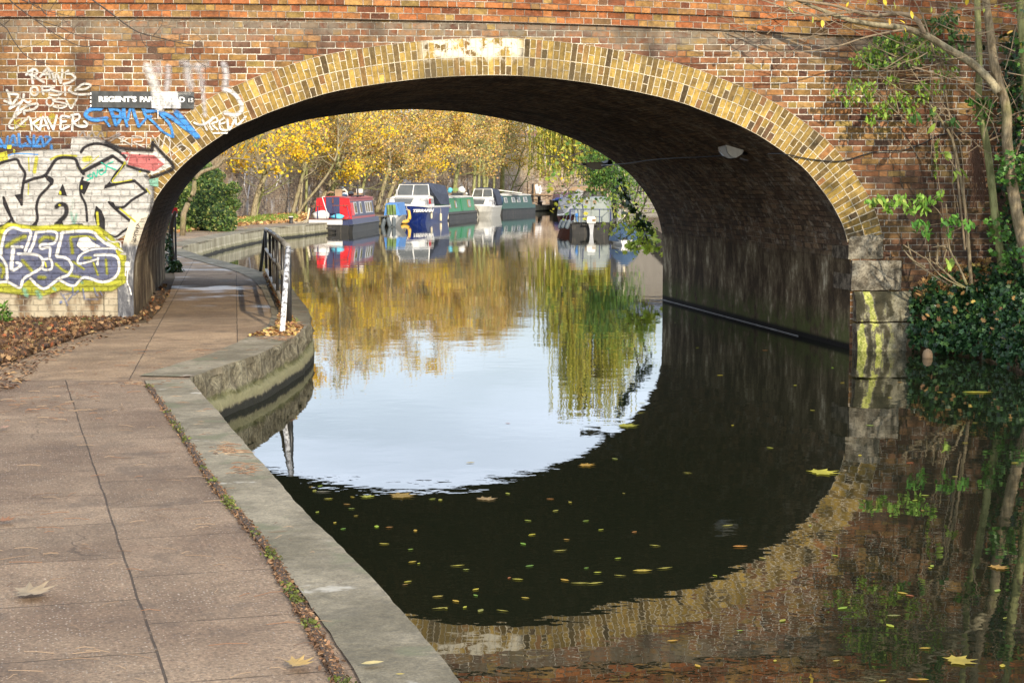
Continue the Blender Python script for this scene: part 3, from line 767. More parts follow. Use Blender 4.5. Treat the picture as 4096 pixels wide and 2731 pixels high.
def lump(name,mat,P,r,label,cat,seed=0,amp=.3,group=None,flat=0.0,kids=None):
    mb=MB(); n0=12; V=[]
    for i in range(9):
        th=math.pi*i/8
        for k in range(n0):
            ph=2*math.pi*k/n0; d=Vector((math.sin(th)*math.cos(ph),math.sin(th)*math.sin(ph),math.cos(th)))
            q=1+amp*mnoise.noise(d*1.7+Vector((seed*3.1,seed,0)))+amp*.4*mnoise.noise(d*5+Vector((seed,0,0)))
            V.append(Vector((d.x*r[0]*q,d.y*r[1]*q,max(-r[2]*.9,d.z*r[2]*q))))
    mb.add(V,[(i*n0+k,i*n0+(k+1)%n0,(i+1)*n0+(k+1)%n0,(i+1)*n0+k) for i in range(8) for k in range(n0)])
    o=mb.build(name,mat,smooth=True,loc=P); return tag(o,label,cat,group)

# ---- red narrowboat ---------------------------------------------------------
A=onz(1226,932); Bp=onz(1404,934); Cp=onz(1523,913.6)
dirv=(Cp-Bp).normalized(); W1=1.74
rb_,side=narrowboat('narrowboat','red and navy narrowboat moored stern towards the camera with cluttered roof',A,dirv,8.6,W1,.30,.52,(1.0,7.1),1.36,P_blk,P_navy,P_redd,P_redd,bow=1.3)
# scarlet cabin end with navy doors
mb=MB(); mb.prism([(.13,.97,.44),(W1-.13,.97,.44),(W1-.24,.97,1.32),(W1*.65,.97,1.37),(W1*.35,.97,1.37),(.24,.97,1.32)],(0,.05,0)); ce=mb.build('cabin_end',P_red,rb_)
mb=MB(); mb.box((.60,.925,.55),(.86,.967,1.36)); mb.box((.88,.925,.55),(1.13,.967,1.36)); d_=mb.build('door',P_navy,ce)
mb=MB(); mb.box((.84,.9,1.12),(.90,.93,1.30)); mb.build('door_bolt',P_rust,d_)
mb=MB(); mb.box((.22,.93,1.0),(.52,.966,1.24)); mb.build('locker',P_red,ce); mb=MB(); mb.box((1.30,.9,.98),(1.42,.966,1.12)); mb.build('vent_box',P_red,ce)
# transom: white panels with rust
mb=MB(); mb.prism([(.10,-.035,.32),(W1-.35,-.035,.32),(W1-.35,-.03,.50),(.10,-.03,.50)],(0,.03,0)); mb.build('transom_panel',P_whiter,rb_)
mb=MB(); mb.tube([(.08,-.02,.525),(W1*.5,-.06,.525),(W1-.1,-.02,.525)],.018,6); mb.build('gunwale_rail',P_rust,rb_)
mb=MB(); mb.tube([(.52,-.05,.05),(.54,-.14,.14),(.72,-.2,.19),(.95,-.2,.19),(1.13,-.14,.13),(1.15,-.05,.05)],.02,8); mb.tube([(.80,-.2,.19),(.80,-.08,.02)],.018,6); mb.build('stern_fender_hoop',P_dark,rb_)
for x in (.42,1.12): mb=MB(); mb.tube([(x,.1,.5),(x,.1,1.02)],.022,8); mb.build('rail_post',P_rail,rb_)
for a_,b_ in (((.18,.05,1.0),(.58,.16,1.035)),((1.0,.05,1.03),(1.62,.16,1.065))): mb=MB(); mb.box(a_,b_); mb.build('seat_board',P_rust,rb_)
for a_,b_ in (((1.55,.1,1.03),(1.66,.12,.55)),((.22,.1,1.0),(.08,.1,.5))): mb=MB(); mb.tube([a_,b_],.015,6); mb.build('rail_stay',P_rail,rb_)
mb=MB(); mb.tube([(.82,.1,.55),(.80,.12,.72),(.66,.3,1.05),(.52,.55,1.36),(.62,.58,1.38)],.018,8); mb.build('tiller',P_whiter,rb_)
# navy side panel, red end panel, windows
sidepanel(rb_,side,'side_panel',P_navy,1.08,7.0,.16,.86,.012)
sidepanel(rb_,side,'side_panel',P_red,1.10,1.75,.2,.8,.022)['label']='bright red end panel'
for a,b in ((1.8,2.5),(3.2,3.75),(4.7,5.1),(5.25,5.75),(5.9,6.5)): window(rb_,side,a,b,.27,.82)
# things on board
yd=lambda x,y,z: Vector(rb_.matrix_basis@Vector((x,y,z)))
bpy.context.view_layer.update()
def W1_(x,y,z): return mathutils.Matrix.Translation(rb_.location)@mathutils.Matrix.Rotation(rb_.rotation_euler.z,4,'Z')@Vector((x,y,z))
lump('bag',P_white,W1_(.50,.35,.65),(.33,.2,.2),'big white cloth bag on the stern deck of the red boat','bag',1)
lump('bag',P_cy2,W1_(1.15,.35,.60),(.24,.18,.13),'turquoise plastic bag on the stern deck of the red boat','bag',2)
lump('fuel_can',P_red,W1_(1.5,.4,.56),(.15,.14,.09),'red fuel can on the stern deck of the red boat','fuel can',3,.1)
def blockthing(name,mat,P,size,label,cat,group=None,rz=0,slats=0,m2=None):
    mb=MB(); x,y,z=size; b=.008
    mb.loft([[(-x/2+b,-y/2+b,0),(x/2-b,-y/2+b,0),(x/2-b,y/2-b,0),(-x/2+b,y/2-b,0)],[(-x/2,-y/2,b),(x/2,-y/2,b),(x/2,y/2,b),(-x/2,y/2,b)],[(-x/2,-y/2,z),(x/2,-y/2,z),(x/2,y/2,z),(-x/2,y/2,z)],[(-x/2+.02,-y/2+.02,z),(x/2-.02,-y/2+.02,z),(x/2-.02,y/2-.02,z),(-x/2+.02,y/2-.02,z)],[(-x/2+.02,-y/2+.02,z-.05),(x/2-.02,-y/2+.02,z-.05),(x/2-.02,y/2-.02,z-.05),(-x/2+.02,y/2-.02,z-.05)]])
    o=mb.build(name,mat,loc=P); o.rotation_euler.z=rz; return tag(o,label,cat,group)
blockthing('crate',P_wood,W1_(1.02,1.4,1.37),(.26,.3,.29),'tall wooden crate on the roof of the red boat','crate')
blockthing('crate',P_white,W1_(1.25,5.2,1.50),(.24,.4,.17),'white plastic crate behind the black chimney','crate')
blockthing('planter',P_wood,W1_(1.15,5.4,1.37),(.34,.8,.14),'low wooden planter box behind the chimney','planter')
lump('bag',P_dark,W1_(1.12,3.6,1.47),(.15,.35,.10),'shiny black bag on the roof of the red boat','bag',4)
lump('cloth',P_tarpb,W1_(1.05,2.2,1.41),(.20,.3,.07),'crumpled blue cloth on the roof of the red boat','cloth',5)
lump('cloth',P_white,W1_(1.0,2.9,1.43),(.16,.3,.09),'crumpled white cloth beside the wooden crate','cloth',8)
mb=MB(); mb.tube([(-.16,0,.0),(-.17,0,.12),(-.08,0,.22),(.08,0,.24),(.17,0,.14),(.18,0,0)],.045,8); o=mb.build('basket',P_cream,smooth=True,loc=W1_(.84,3.4,1.40)); tag(o,'cream fleecy arched basket on the roof of the red boat','basket')
lump('hat',P_rub,W1_(.84,3.4,1.70),(.07,.07,.06),'grey woolly bundle on top of the cream basket','cloth',6)
mb=MB(); mb.tube([(-.2,0,0),(-.16,0,.14),(.0,0,.2),(.13,0,.16)],.04,8); o=mb.build('basket',P_wood,smooth=True,loc=W1_(.62,1.9,1.36)); tag(o,'brown wicker hoop beside the wooden crate','basket')
mb=MB(); mb.tube([(0,0,0),(0,0,.44)],.035,10); mb.tube([(0,0,.44),(0,0,.50)],.055,10); mb.tube([(0,0,.02),(0,0,.05)],.06,10); tag(mb.build('chimney',P_dark,loc=W1_(1.42,3.6,1.33)),'tall black stove chimney on the roof of the red boat','chimney')
mb=MB(); mb.tube([(-.1,-2,0),(.0,0,.02),(.05,2,0)],.02,6); mb.tube([(0,-2,.03),(.06,.1,.04),(.0,1.9,.03)],.015,6); tag(mb.build('pole',P_dark,loc=W1_(1.38,4,1.38)),'long dark boat poles lying on the red boat roof','pole')
# bollard and mooring rope
def bollard(P,h,label,mat=P_dark):
    mb=MB(); r=h*.28
    mb.loft([[(rr*math.cos(a*math.pi/6),rr*math.sin(a*math.pi/6),z) for a in range(12)] for rr,z in ((r*1.3,0),(r,.06*h),(r*.9,.6*h),(r*1.25,.68*h),(r*1.3,.9*h),(r*1.0,h))])
    o=mb.build('bollard',[mat],smooth=False,loc=P); tag(o,label,'bollard'); 
    mb=MB(); mb.loft([[(rr*math.cos(a*math.pi/6),rr*math.sin(a*math.pi/6),z) for a in range(12)] for rr,z in ((r*1.32,.88*h),(r*1.0,1.02*h),(.01,1.03*h))]); mb.build('cap',P_white,o); return o
Bb=Lp(1164,894); bollard(Bb,.26,'short white topped mooring bollard beside the red boat')
mb=MB(); Z=Vector((0,0,1)); pa=Bb+Z*.12; pb=W1_(.0,.2,.52)
for k in range(3):
    sag=.10+.06*k; mb.tube([pa.lerp(pb,t)-Z*sag*4*t*(1-t)+Vector((.03*k,0,0)) for t in [i/10 for i in range(11)]],.012,6)
o=mb.build('mooring_rope',P_cream); rebase(o,pa); tag(o,'slack pale mooring ropes between bollard and red boat','rope')
mb=MB(); mb.tube([W1_(.02,.1,.52),W1_(.1,.12,.95)],.035,8); o=mb.build('fender',P_cream); rebase(o,W1_(.02,.1,.52)); tag(o,'cream pole fender leaning at the stern of the red boat','fender')

# ---- cruiser builder --------------------------------------------------------
def cruiser(name,label,cat,loc,dirv,L,hw,zd,m_hull,m_top,tr,zt,ws,zc,m_canvas,bowd=1.6,windows=True):
    """origin: stem at waterline; local y runs aft, x to the right seen from the bow-on camera."""
    root=empty(name,loc,label,cat,rz=math.atan2(dirv.y,dirv.x)-math.pi/2)
    ys=[0,.12*bowd,.35*bowd,.65*bowd,bowd,bowd*1.6,L*.7,L]; ws_=[.16,.42,.68,.88,.97,1,1,.94]; wl=[.04,.2,.45,.7,.84,.88,.88,.82]
    def sec(i,k):   # ring under deck level
        y=ys[i]; a=hw*ws_[i]; b=hw*wl[i]; dz=.12*(1-min(1,y/bowd)); y2=y+(.30*(1-min(1,y/bowd)) )
        return [(-a,y,zd+dz),(-(a+b)/2-.01,y+.1*(y2-y),zd*.55),(-b,y2,.0),(-b*.7,y2,-.25),(b*.7,y2,-.25),(b,y2,.0),((a+b)/2+.01,y+.1*(y2-y),zd*.55),(a,y,zd+dz)]
    rings=[sec(i,0) for i in range(len(ys))]
    mb=MB(); mb.loft(rings,closed=True); mb.build('hull',m_hull,root,smooth=False)
    mb=MB(); prof=[[(p[0]*1.02,p[1],p[2]-.03) for p in (r[0],r[7])]+[(r[7][0]*1.03,r[7][1],r[7][2]+.03),(r[7][0]*.93,r[7][1],r[7][2]+.045),(r[0][0]*.93,r[0][1],r[0][2]+.045),(r[0][0]*1.03,r[0][1],r[0][2]+.03)] for r in rings]
    mb.loft(prof,closed=True); mb.build('deck',P_white if m_top is None else m_top,root)
    y0,y1=tr; cw=hw*.80
    def cs(y,w,z): return [(-w,y,zd),(-w*.93,y,z-.08),(-w*.75,y,z),(w*.75,y,z),(w*.93,y,z-.08),(w,y,zd)]
    mb=MB(); mb.loft([[(x,y,zd if i in(0,5) else zd+.03) for i,(x,y,z) in enumerate(cs(y0,cw*.8,zt))],cs(y0+.45,cw*.92,zt-.02),cs(y0+1.0,cw,zt),cs(y1,cw,zt+.03)],closed=True)
    mb.build('cabin',m_top,root,smooth=False)
    if windows:
        f=[(-cw*.42,y0+.10,zd+.12),(cw*.42,y0+.10,zd+.12),(cw*.55,y0+.36,zt-.1),(-cw*.55,y0+.36,zt-.1)]
        mb=MB(); mb.prism([Vector(p)+Vector((0,-.05,.02)) for p in f],(0,.04,0)); mb.build('front_window',P_glass,root)
        for ya,yb,m in ((y0+1.0,y0+1.6,P_glass),(y0+1.75,y1-.1,P_glass)):
            xx=cw*1.0; mb=MB(); mb.prism([(xx+.012,ya,zd+.12),(xx+.012,yb,zd+.12),(xx*.96+.012,yb-.06,zt-.12),(xx*.96+.012,ya+.12,zt-.12)],(-.03,0,0)); w=mb.build('window',P_steel,root)
            mb=MB(); mb.prism([(xx+.016,ya+.06,zd+.15),(xx+.016,yb-.05,zd+.15),(xx*.96+.018,yb-.1,zt-.16),(xx*.96+.018,ya+.17,zt-.16)],(-.012,0,0)); mb.build('pane',m,w)
    # windscreen and canvas hood
    a,b=ws; w1=hw*.78; w2=hw*.66
    mb=MB()
    F=[(-w1,a,zt),(w1,a,zt),(w2,a+.35,zc-.08),(-w2,a+.35,zc-.08)]
    for k in range(4): mb.tube([F[k],F[(k+1)%4]],.028,6)
    mb.tube([((F[0][0]+F[1][0])/2,a,zt),(0,a+.35,zc-.08)],.025,6); fr=mb.build('windscreen_frame',P_white,root)
    mb=MB(); mb.prism(F,(0,.015,0)); mb.build('windscreen',P_glass,fr)
    mb=MB()
    def hs(y,w,zb,z,sl=0): return [(-w,y,zb),(-w*.98,y+sl*.3,(zb+z)/2),(-w*.86,y+sl,z-.07),(-w*.5,y+sl,z),(w*.5,y+sl,z),(w*.86,y+sl,z-.07),(w*.98,y+sl*.3,(zb+z)/2),(w,y,zb)]
    ring=[hs(a+.33,w2*1.08,zc-.14,zc),hs(a+.7,hw*.84,zt+.12,zc+.02),hs((a+b)/2,hw*.92,zd+.1,zc),hs(b-.35,hw*.95,zd+.06,zc-.06),hs(b,hw*.95,zd+.05,zc-.32)]
    for r_ in ring:
        for i,p in enumerate(r_): r_[i]=(p[0]+.03*mnoise.noise(Vector(p)*3),p[1],p[2]+.03*mnoise.noise(Vector(p)*2.3+Vector((5,0,0))))
    mb.loft(ring,closed=True); mb.build('canvas_hood',m_canvas,root,smooth=False)
    mb=MB()
    for s in (-1,1):
        mb.tube([(s*hw*.2,.05,zd+.42),(s*hw*.75,.8,zd+.42),(s*hw*.92,2.2,zd+.32),(s*hw*.9,2.6,zd+.02)],.014,6)
        for y_,x_ in ((.8,.75),(1.6,.86)): mb.tube([(s*hw*x_,y_,zd),(s*hw*x_,y_,zd+.40)],.012,6)
    mb.tube([(-hw*.2,.05,zd+.42),(hw*.2,.05,zd+.42)],.014,6); mb.build('bow_rail',P_steel,root)
    return root
def textmesh(s,size,bold=.0,shear=0.0,name='lettering',ext=.001,space=1.0):
    cu=bpy.data.curves.new('t','FONT'); cu.body=s; cu.size=size; cu.offset=bold; cu.shear=shear; cu.extrude=ext; cu.align_x='CENTER'; cu.align_y='CENTER'; cu.space_character=space
    o=bpy.data.objects.new('t',cu); COL.objects.link(o); bpy.context.view_layer.update()
    me=bpy.data.meshes.new_from_object(o.evaluated_get(bpy.context.evaluated_depsgraph_get())); bpy.data.objects.remove(o); me.name=name; return me
def place_text(me,mat,pL,pR,up,root,parent,name='lettering',h=None):
    """fit mesh between world points pL and pR"""
    xs=[v.co.x for v in me.vertices]; w=max(xs)-min(xs); cx=(max(xs)+min(xs))/2; ysv=[v.co.y for v in me.vertices]; hh=max(ysv)-min(ysv); cy=(max(ysv)+min(ysv))/2
    X=(pR-pL); s=X.length/w; X.normalize(); up=(up-X*up.dot(X)).normalized(); Nn=X.cross(up); c=(pL+pR)/2; sy=s if h is None else h/hh
    for v in me.vertices:
        x,y,z=v.co; v.co=c+X*((x-cx)*s)+up*((y-cy)*sy)+Nn*z
    me.materials.clear(); me.materials.append(mat); o=bpy.data.objects.new(name,me); COL.objects.link(o)
    M=(mathutils.Matrix.Translation(root.location)@mathutils.Matrix.Rotation(root.rotation_euler.z,4,'Z')).inverted(); me.transform(M); o.parent=parent; return o

# Terrapin cruiser
stem=aty(1596,893,83.3); stem.z=0
tp=cruiser('cabin_cruiser','dark blue hulled white cabin cruiser with grey canvas hood and name on bow','cabin cruiser',stem,Vector((1.2,6.2,0)),6.3,1.10,.76,P_blue,P_white,(.7,3.6),1.30,(2.6,6.2),1.92,P_canvas,bowd=1.5)
def TPw(x,y,z): return mathutils.Matrix.Translation(tp.location)@mathutils.Matrix.Rotation(tp.rotation_euler.z,4,'Z')@Vector((x,y,z))
place_text(textmesh('TERRAPIN',.2,.012,.3),P_white,TPw(.64,.22,.60),TPw(1.30,1.75,.60),Vector((0,0,1)),tp,tp,h=.15)
place_text(textmesh('TERRAPIN',.2,.012,.3),P_white,TPw(-1.10,.95,.60),TPw(-.52,.12,.60),Vector((0,0,1)),tp,tp,h=.10)
mb=MB(); 
for ya in (1.95,2.1,2.25): mb.box((.99,ya,.90),(1.02,ya+.08,1.16))
mb.build('curtain',P_curt,tp)
# yellow horseshoe lifebuoy
mb=MB(); pts=[(-.22,0,.30),(-.235,0,.0),(-.17,0,-.17),(0,0,-.24),(.17,0,-.17),(.235,0,.0),(.20,0,.32)]
mb.tube(catmull(pts,4),[.055+.035*math.sin(math.pi*min(1,(i+1)/6.0)/2)*(1 if i<13 else min(1,(25-i)/6)) for i in range(25)],10)
o=mb.build('lifebuoy',P_yel,smooth=True,loc=aty(1618,868,82.3)); tag(o,'yellow horseshoe lifebuoy hanging at the bow of the blue cruiser','lifebuoy')
mb=MB(); c0=aty(1618,868,82.3); mb.tube([c0+Vector((-.22,0,.3)),c0+Vector((-.1,0,.36)),TPw(-.75,.7,.80)],.012,5); mb.tube([c0+Vector((.2,0,.32)),c0+Vector((.1,0,.40)),TPw(.35,.1,.9)],.012,5); mb.tube([c0+Vector((-.22,0,.3)),c0+Vector((0,0,.36)),c0+Vector((.2,0,.3))],.012,5)
o=mb.build('rope',P_cream); rebase(o,c0); tag(o,'pale rope holding the yellow lifebuoy on the blue bow','rope')
def fender(P,h,r,mat,label,group=None,tilt=0):
    mb=MB(); mb.loft([[(rr*math.cos(a*math.pi/5),rr*math.sin(a*math.pi/5),z) for a in range(10)] for rr,z in ((r*.3,-h/2),(r*.85,-h*.44),(r,-h*.3),(r,h*.3),(r*.85,h*.44),(r*.25,h/2))]); mb.tube([(0,0,h/2),(0,0,h/2+.25)],.01,5)
    o=mb.build('fender',mat,smooth=False,loc=P); o.rotation_euler.y=tilt; return tag(o,label,'fender',group)
fender(aty(1726,858,84.9),.44,.05,P_cream,'slim white fender, nearest to the name on the blue cruiser')
fender(aty(1763,869,86.8),.40,.06,P_cream,'second white fender along the blue cruiser, hanging lowest')
fender(aty(1790,862,89.6),.40,.06,P_cream,'white fender at the stern corner of the blue cruiser')
mb=MB(); mb.tube([(0,0,0),(0,0,.3)],.045,10); mb.tube([(0,0,.3),(0,0,.33)],.06,10); tag(mb.build('chimney',P_steel,loc=aty(1587,785,86)),'short shiny flue pipe on the blue cruiser foredeck','chimney')

# small blue boat bow-on with green sheet
stem=aty(1562,906,76.5); stem.z=0
sb=empty('small_boat',stem,'small white and blue boat with green sheet, between red boat and blue cruiser','boat',rz=R(-3))
mb=MB(); mb.loft([[(-.05,0,.5),(0,.05,-.1),(.05,0,.5)],[(-.26,.5,.5),(0,.55,-.1),(.26,.5,.5)],[(-.40,1.3,.5),(0,1.3,-.1),(.40,1.3,.5)],[(-.40,3,.5),(0,3,-.1),(.40,3,.5)]]); mb.build('hull',P_white,sb)
mb=MB(); mb.loft([[(-.36,.6,.48),(-.30,.75,1.0),(.18,.75,1.0),(.36,.6,.48)],[(-.4,2.8,.48),(-.36,2.8,1.05),(.3,2.8,1.05),(.4,2.8,.48)]]); mb.build('cabin',P_cyan,sb)
mb=MB()
V=[]; 
for j in range(6):
    for i in range(8):
        f=i/7; g=j/5; V.append(Vector((-.22+.40*f-.03*g,.56-.06*math.sin(f*19)-.02+.1*g+(.03*math.sin(f*31+g*3)),.52+.44*g)))
mb.add(V,[(j*8+i,j*8+i+1,(j+1)*8+i+1,(j+1)*8+i) for j in range(5) for i in range(7)]+[]); o=mb.build('green_sheet',P_gsh,sb); md=o.modifiers.new('s','SOLIDIFY'); md.thickness=.02
for i,(px,py,tl) in enumerate(((1533,893,.25),(1556,888,-.25),(1575,886,0))):
    fender(aty(px,py+3,76.2-.1*i),.46,.09,P_rub,['grey fender left of the white bow','grey fender right of the white bow','grey fender rightmost, beside the blue cruiser bow'][i],tilt=tl)

# green narrowboat
Ag=onz(1793,882); Bg=onz(1915,870); dg=(Bg-Ag).normalized(); Wg=1.9
og=Ag-Vector((dg.y,-dg.x,0))*Wg
g_,side=narrowboat('narrowboat','bright green narrowboat with black hull behind the blue cruiser',og,dg,9.4,Wg,.30,.42,(.6,8.1),1.22,P_blk,P_blk,P_green,P_white,bow=1.4)
for a,b,fa,fb in ((1.2,1.5,.3,.6),(2.7,3.1,.3,.78),(6.2,7.0,.3,.82)): window(g_,side,a,b,fa,fb,P_wood)
sidepanel(g_,side,'hatch_door',P_green,4.35,4.6,.1,.9,.04); sidepanel(g_,side,'hatch_door',P_green,4.65,4.9,.1,.9,.04)
gp_=lambda x,y,Y: aty(x,y,Y)
lump('cloth',P_cy2,gp_(1800,762,93),(.13,.2,.14),'turquoise cloth heaped on the green boat roof','cloth',11)['category']='cloth'
blockthing('box',P_gsh,gp_(1822,765,93.3),(.30,.4,.17),'pale green box on the green boat roof','box')
lump('bag',P_white,gp_(1846,762,94),(.20,.3,.20),'white plastic bags heaped on the green boat roof','bag',12,.5)
blockthing('crate',P_dark,gp_(1830,782,92.6),(.55,.4,.14),'black crate under the green box on the boat roof','crate')
lump('bag',P_white,gp_(1866,775,96),(.07,.1,.07),'small white bag alone near the green boat flue','bag',13)
mb=MB(); mb.tube([(0,0,0),(0,0,.3)],.04,8); mb.tube([(0,0,.3),(0,0,.34)],.055,8); tag(mb.build('chimney',P_dark,loc=gp_(1874,783,96)),'short black chimney on the green narrowboat','chimney')

# white cruiser
stem=aty(1910,868,99.5); stem.z=0
wc=cruiser('cabin_cruiser','small white cabin cruiser with navy canvas hood, moored behind the green boat','cabin cruiser',stem,Vector((.62,5.3,0)),5.4,.78,.56,paint('greyish_gelcoat',(.48,.46,.40),.5,(.4,(.3,.28,.22))),P_white,(.5,2.9),1.12,(2.1,5.3),1.66,P_canvas,bowd=1.2)
fender(aty(1949,848,101),.34,.04,P_rail,'small dark blue fender on the white cruiser')
# dark green narrowboat
Ad=onz(2004,861); Bd=onz(2104,856); dd=(Bd-Ad).normalized(); Wd=1.9; od=Ad-Vector((dd.y,-dd.x,0))*Wd
k_,side=narrowboat('narrowboat','dark green narrowboat with four side windows, farthest on the left bank',od,dd,8.2,Wd,.36,.60,(.4,6.6),1.24,P_blk,P_dgreen,P_dgreen,P_white,bow=1.4)
for a,b in ((1.2,1.7),(2.6,3.2),(3.6,4.2),(4.9,5.6)): window(k_,side,a,b,.3,.8,P_steel)
mb=MB(); mb.tube([(-1.1,0,.25),(1.2,1.5,-.05)],.035,6); tag(mb.build('boathook',P_white,loc=aty(2010,770,108)),'white pole resting aslant on the dark green boat roof','pole')
mb=MB(); mb.box((-.7,-.5,0),(.7,.5,.05)); mb.box((-.6,-.4,.05),(-.1,.4,.09)); tag(mb.build('solar_panel',P_silver,loc=aty(2045,778,109)),'flat pale panel lying on the dark green boat roof','panel')
lump('cover',P_tarpb,aty(2000,802,105.5),(.22,.4,.32),'bright blue cover at the near end of the dark green boat','cover',15,.1)

# grey narrowboat, stern on
A=onz(2275,936); Bq=onz(2447,936); Wq=(Bq-A).length
q_,side=narrowboat('narrowboat','pale grey narrowboat seen from the stern on the right bank with outboard motor',A,Vector((.08,1,0)),12.5,Wq,.40,.44,(.75,11),1.30,P_blk,P_blk,P_gry,P_gry,bow=2)
mb=MB(); mb.prism([(.15,.70,.42),(Wq-.12,.70,.42),(Wq-.24,.70,1.22),(Wq*.66,.70,1.33),(Wq*.34,.70,1.33),(.26,.70,1.22)],(0,.06,0)); ce=mb.build('cabin_end',P_gry,q_)
mb=MB(); mb.box((Wq/2-.30,.665,.46),(Wq/2-.012,.70,1.32)); mb.box((Wq/2+.012,.665,.46),(Wq/2+.30,.70,1.32)); dr=mb.build('door',P_gry,ce)
for x in (-.22,.08): 
    for z in (1.12,.5):
        mb=MB(); mb.box((Wq/2+x,.655,z),(Wq/2+x+.12,.668,z+.13)); mb.build('door_window',P_wood,dr)
mb=MB(); mb.tube([(.05,.0,.92),(Wq-.05,.0,.92)],.016,8); mb.tube([(.05,.02,.92),(.05,.7,.92)],.014,8); mb.tube([(Wq-.05,.02,.92),(Wq-.05,.7,.92)],.014,8)
for x in (.05,.46,1.15,Wq-.05): mb.tube([(x,0,.42),(x,0,.92)],.016 if .1<x<1.3 else .028,8)
mb.build('stern_rail',P_rail,q_)
mb=MB(); mb.tube([(.27,.3,1.11),(.42,.3,1.12),(.50,.3,1.08),(.52,.3,.9),(.52,.3,.62),(.56,.25,.52),(.68,.2,.45)],.022,8); mb.build('tiller',P_rail,q_)
mb=MB(); mb.box((.22,.66,.62),(.32,.70,.76)); mb.tube([(.27,.65,.7),(.27,.62,.55),(.31,.6,.45)],.02,6); mb.build('power_socket',P_cyan,q_)
mb=MB(); mb.box((.50,-.16,.32),(1.10,-.02,.38)); mb.build('motor_bracket',P_blk,q_)
om=empty('outboard_motor',A+Vector((.82,-.22,.0)),'white outboard motor hanging on the stern of the grey narrowboat','outboard motor')
mb=MB(); mb.loft([[(-.14,-.12,.40),(.16,-.12,.40),(.16,.12,.40),(-.14,.12,.40)],[(-.16,-.14,.46),(.18,-.14,.46),(.18,.12,.46),(-.16,.12,.46)],[(-.15,-.13,.60),(.17,-.13,.60),(.17,.1,.60),(-.15,.1,.60)],[(-.11,-.1,.66),(.12,-.1,.66),(.12,.08,.66),(-.11,.08,.66)]]); mb.build('engine_cover',P_white,om)
mb=MB(); mb.box((.04,-.146,.47),(.17,-.139,.57)); mb.build('engine_badge',P_wood,om)
mb=MB(); mb.loft([[(-.10,-.08,.40),(.12,-.08,.40),(.12,.08,.40),(-.10,.08,.40)],[(-.05,-.06,.2),(.09,-.06,.2),(.09,.06,.2),(-.05,.06,.2)],[(-.03,-.06,-.1),(.07,-.06,-.1),(.07,.06,-.1),(-.03,.06,-.1)]]); mb.build('motor_leg',P_steel,om)
for i,(px,py) in enumerate(((2243,898),(2256,896),(2272,898))):
    fender(aty(px,py,64.8-.2*i),.36,.075,P_rub,['leftmost dark grey fender beside the grey narrowboat','middle dark grey fender beside the grey narrowboat','dark grey fender closest to the grey transom'][i],tilt=.35)
# boat behind it with silver cover and canopy
stem=aty(2300,915,73); stem.z=0
sv_=empty('covered_boat',stem,'old boat with silver cover and windowed canopy behind the grey narrowboat','boat',rz=R(-4))
mb=MB(); rings=[]
for y,a,b,z in ((0,.16,.05,.62),(.5,.5,.25,.56),(1.2,.72,.5,.52),(3,.9,.75,.5),(8,.9,.75,.5)): rings.append([(-a,y,z),(-b,y+.2,0),(-b*.6,y+.2,-.2),(b*.6,y+.2,-.2),(b,y+.2,0),(a,y,z)])
mb.loft(rings); mb.build('hull',P_rust,sv_)
mb=MB(); rr=[(-.75,1.0,.55),(-.5,.45,.58),(-.16,-.03,.63),(.16,-.03,.63),(.5,.45,.58),(.75,1.0,.55)]; mb.tube(rr,.05,6); mb.build('gunwale',P_white,sv_)
mb=MB(); mb.prism([(-.45,.6,.56),(.1,.4,.58),(.3,2.4,1.62),(.05,2.4,1.72)],(0,.05,.02)); mb.prism([(-.45,.6,.56),(.05,2.4,1.72),(-.85,3.4,1.1),(-.9,3.4,.55)],(0,.05,.02)); mb.build('silver_cover',P_silver,sv_)
mb=MB(); 
def cs(y,w,z): return [(-w+.5,y,z-.15),(-w*.8+.5,y,z-.03),(.5,y,z),(w*.8+.5,y,z-.03),(w+.5,y,z-.15),(w+.5,y,z-.2),(-w+.5,y,z-.2)]
mb.loft([cs(2.3,.85,1.78),cs(5.5,.9,1.85)]); mb.build('canopy_roof',P_wood,sv_)
mb=MB(); 
for x in (-.35,.15,.7,1.25): mb.tube([(x,2.35,.9),(x,2.35,1.6)],.025,6)
mb.box((-.35,2.3,1.02),(1.28,2.36,1.10)); mb.build('canopy_frame',P_dark,sv_)
mb=MB(); mb.prism([(-.32,2.42,1.1),(1.25,2.42,1.1),(1.25,2.42,1.6),(-.32,2.42,1.6)],(0,.02,0)); mb.build('canopy_window',P_glass,sv_)
# pink and blue boat in the distance
stem=aty(2258,848,117); stem.z=0
pk=empty('narrowboat',stem,'distant pink cabin narrowboat with blue bow cover and black hull','narrowboat')
mb=MB(); rings=[]
for y,a,b in ((0,.1,.05),(.6,.55,.4),(1.6,.85,.75),(8,.95,.9)): rings.append([(-a+.1,y,.78),(-b+.1,y+.1,-.2),(b+.1,y+.1,-.2),(a+.1,y,.78)])
mb.loft(rings); mb.build('hull',P_blk,pk)
mb=MB(); mb.loft([[(-.75,.3,.80),(-.4,.3,.92),(.6,.3,.92),(.95,.3,.80)],[(-.8,2.2,.80),(-.5,2.2,.97),(.7,2.2,.97),(1.0,2.2,.80)]]); mb.build('bow_cover',paint('bright_blue_sheet',(.02,.08,.42),.5),pk)
mb=MB(); mb.loft([[(-.65,2.2,.8),(-.55,2.2,1.28),(0,2.2,1.34),(.75,2.2,1.28),(.85,2.2,.8)],[(-.65,8,.8),(-.55,8,1.28),(0,8,1.34),(.75,8,1.28),(.85,8,.8)]]); mb.build('cabin',P_pink,pk)
for x in (-.25,.36): mb=MB(); mb.box((x,2.15,.95),(x+.23,2.19,1.2)); mb.build('window',P_white,pk)
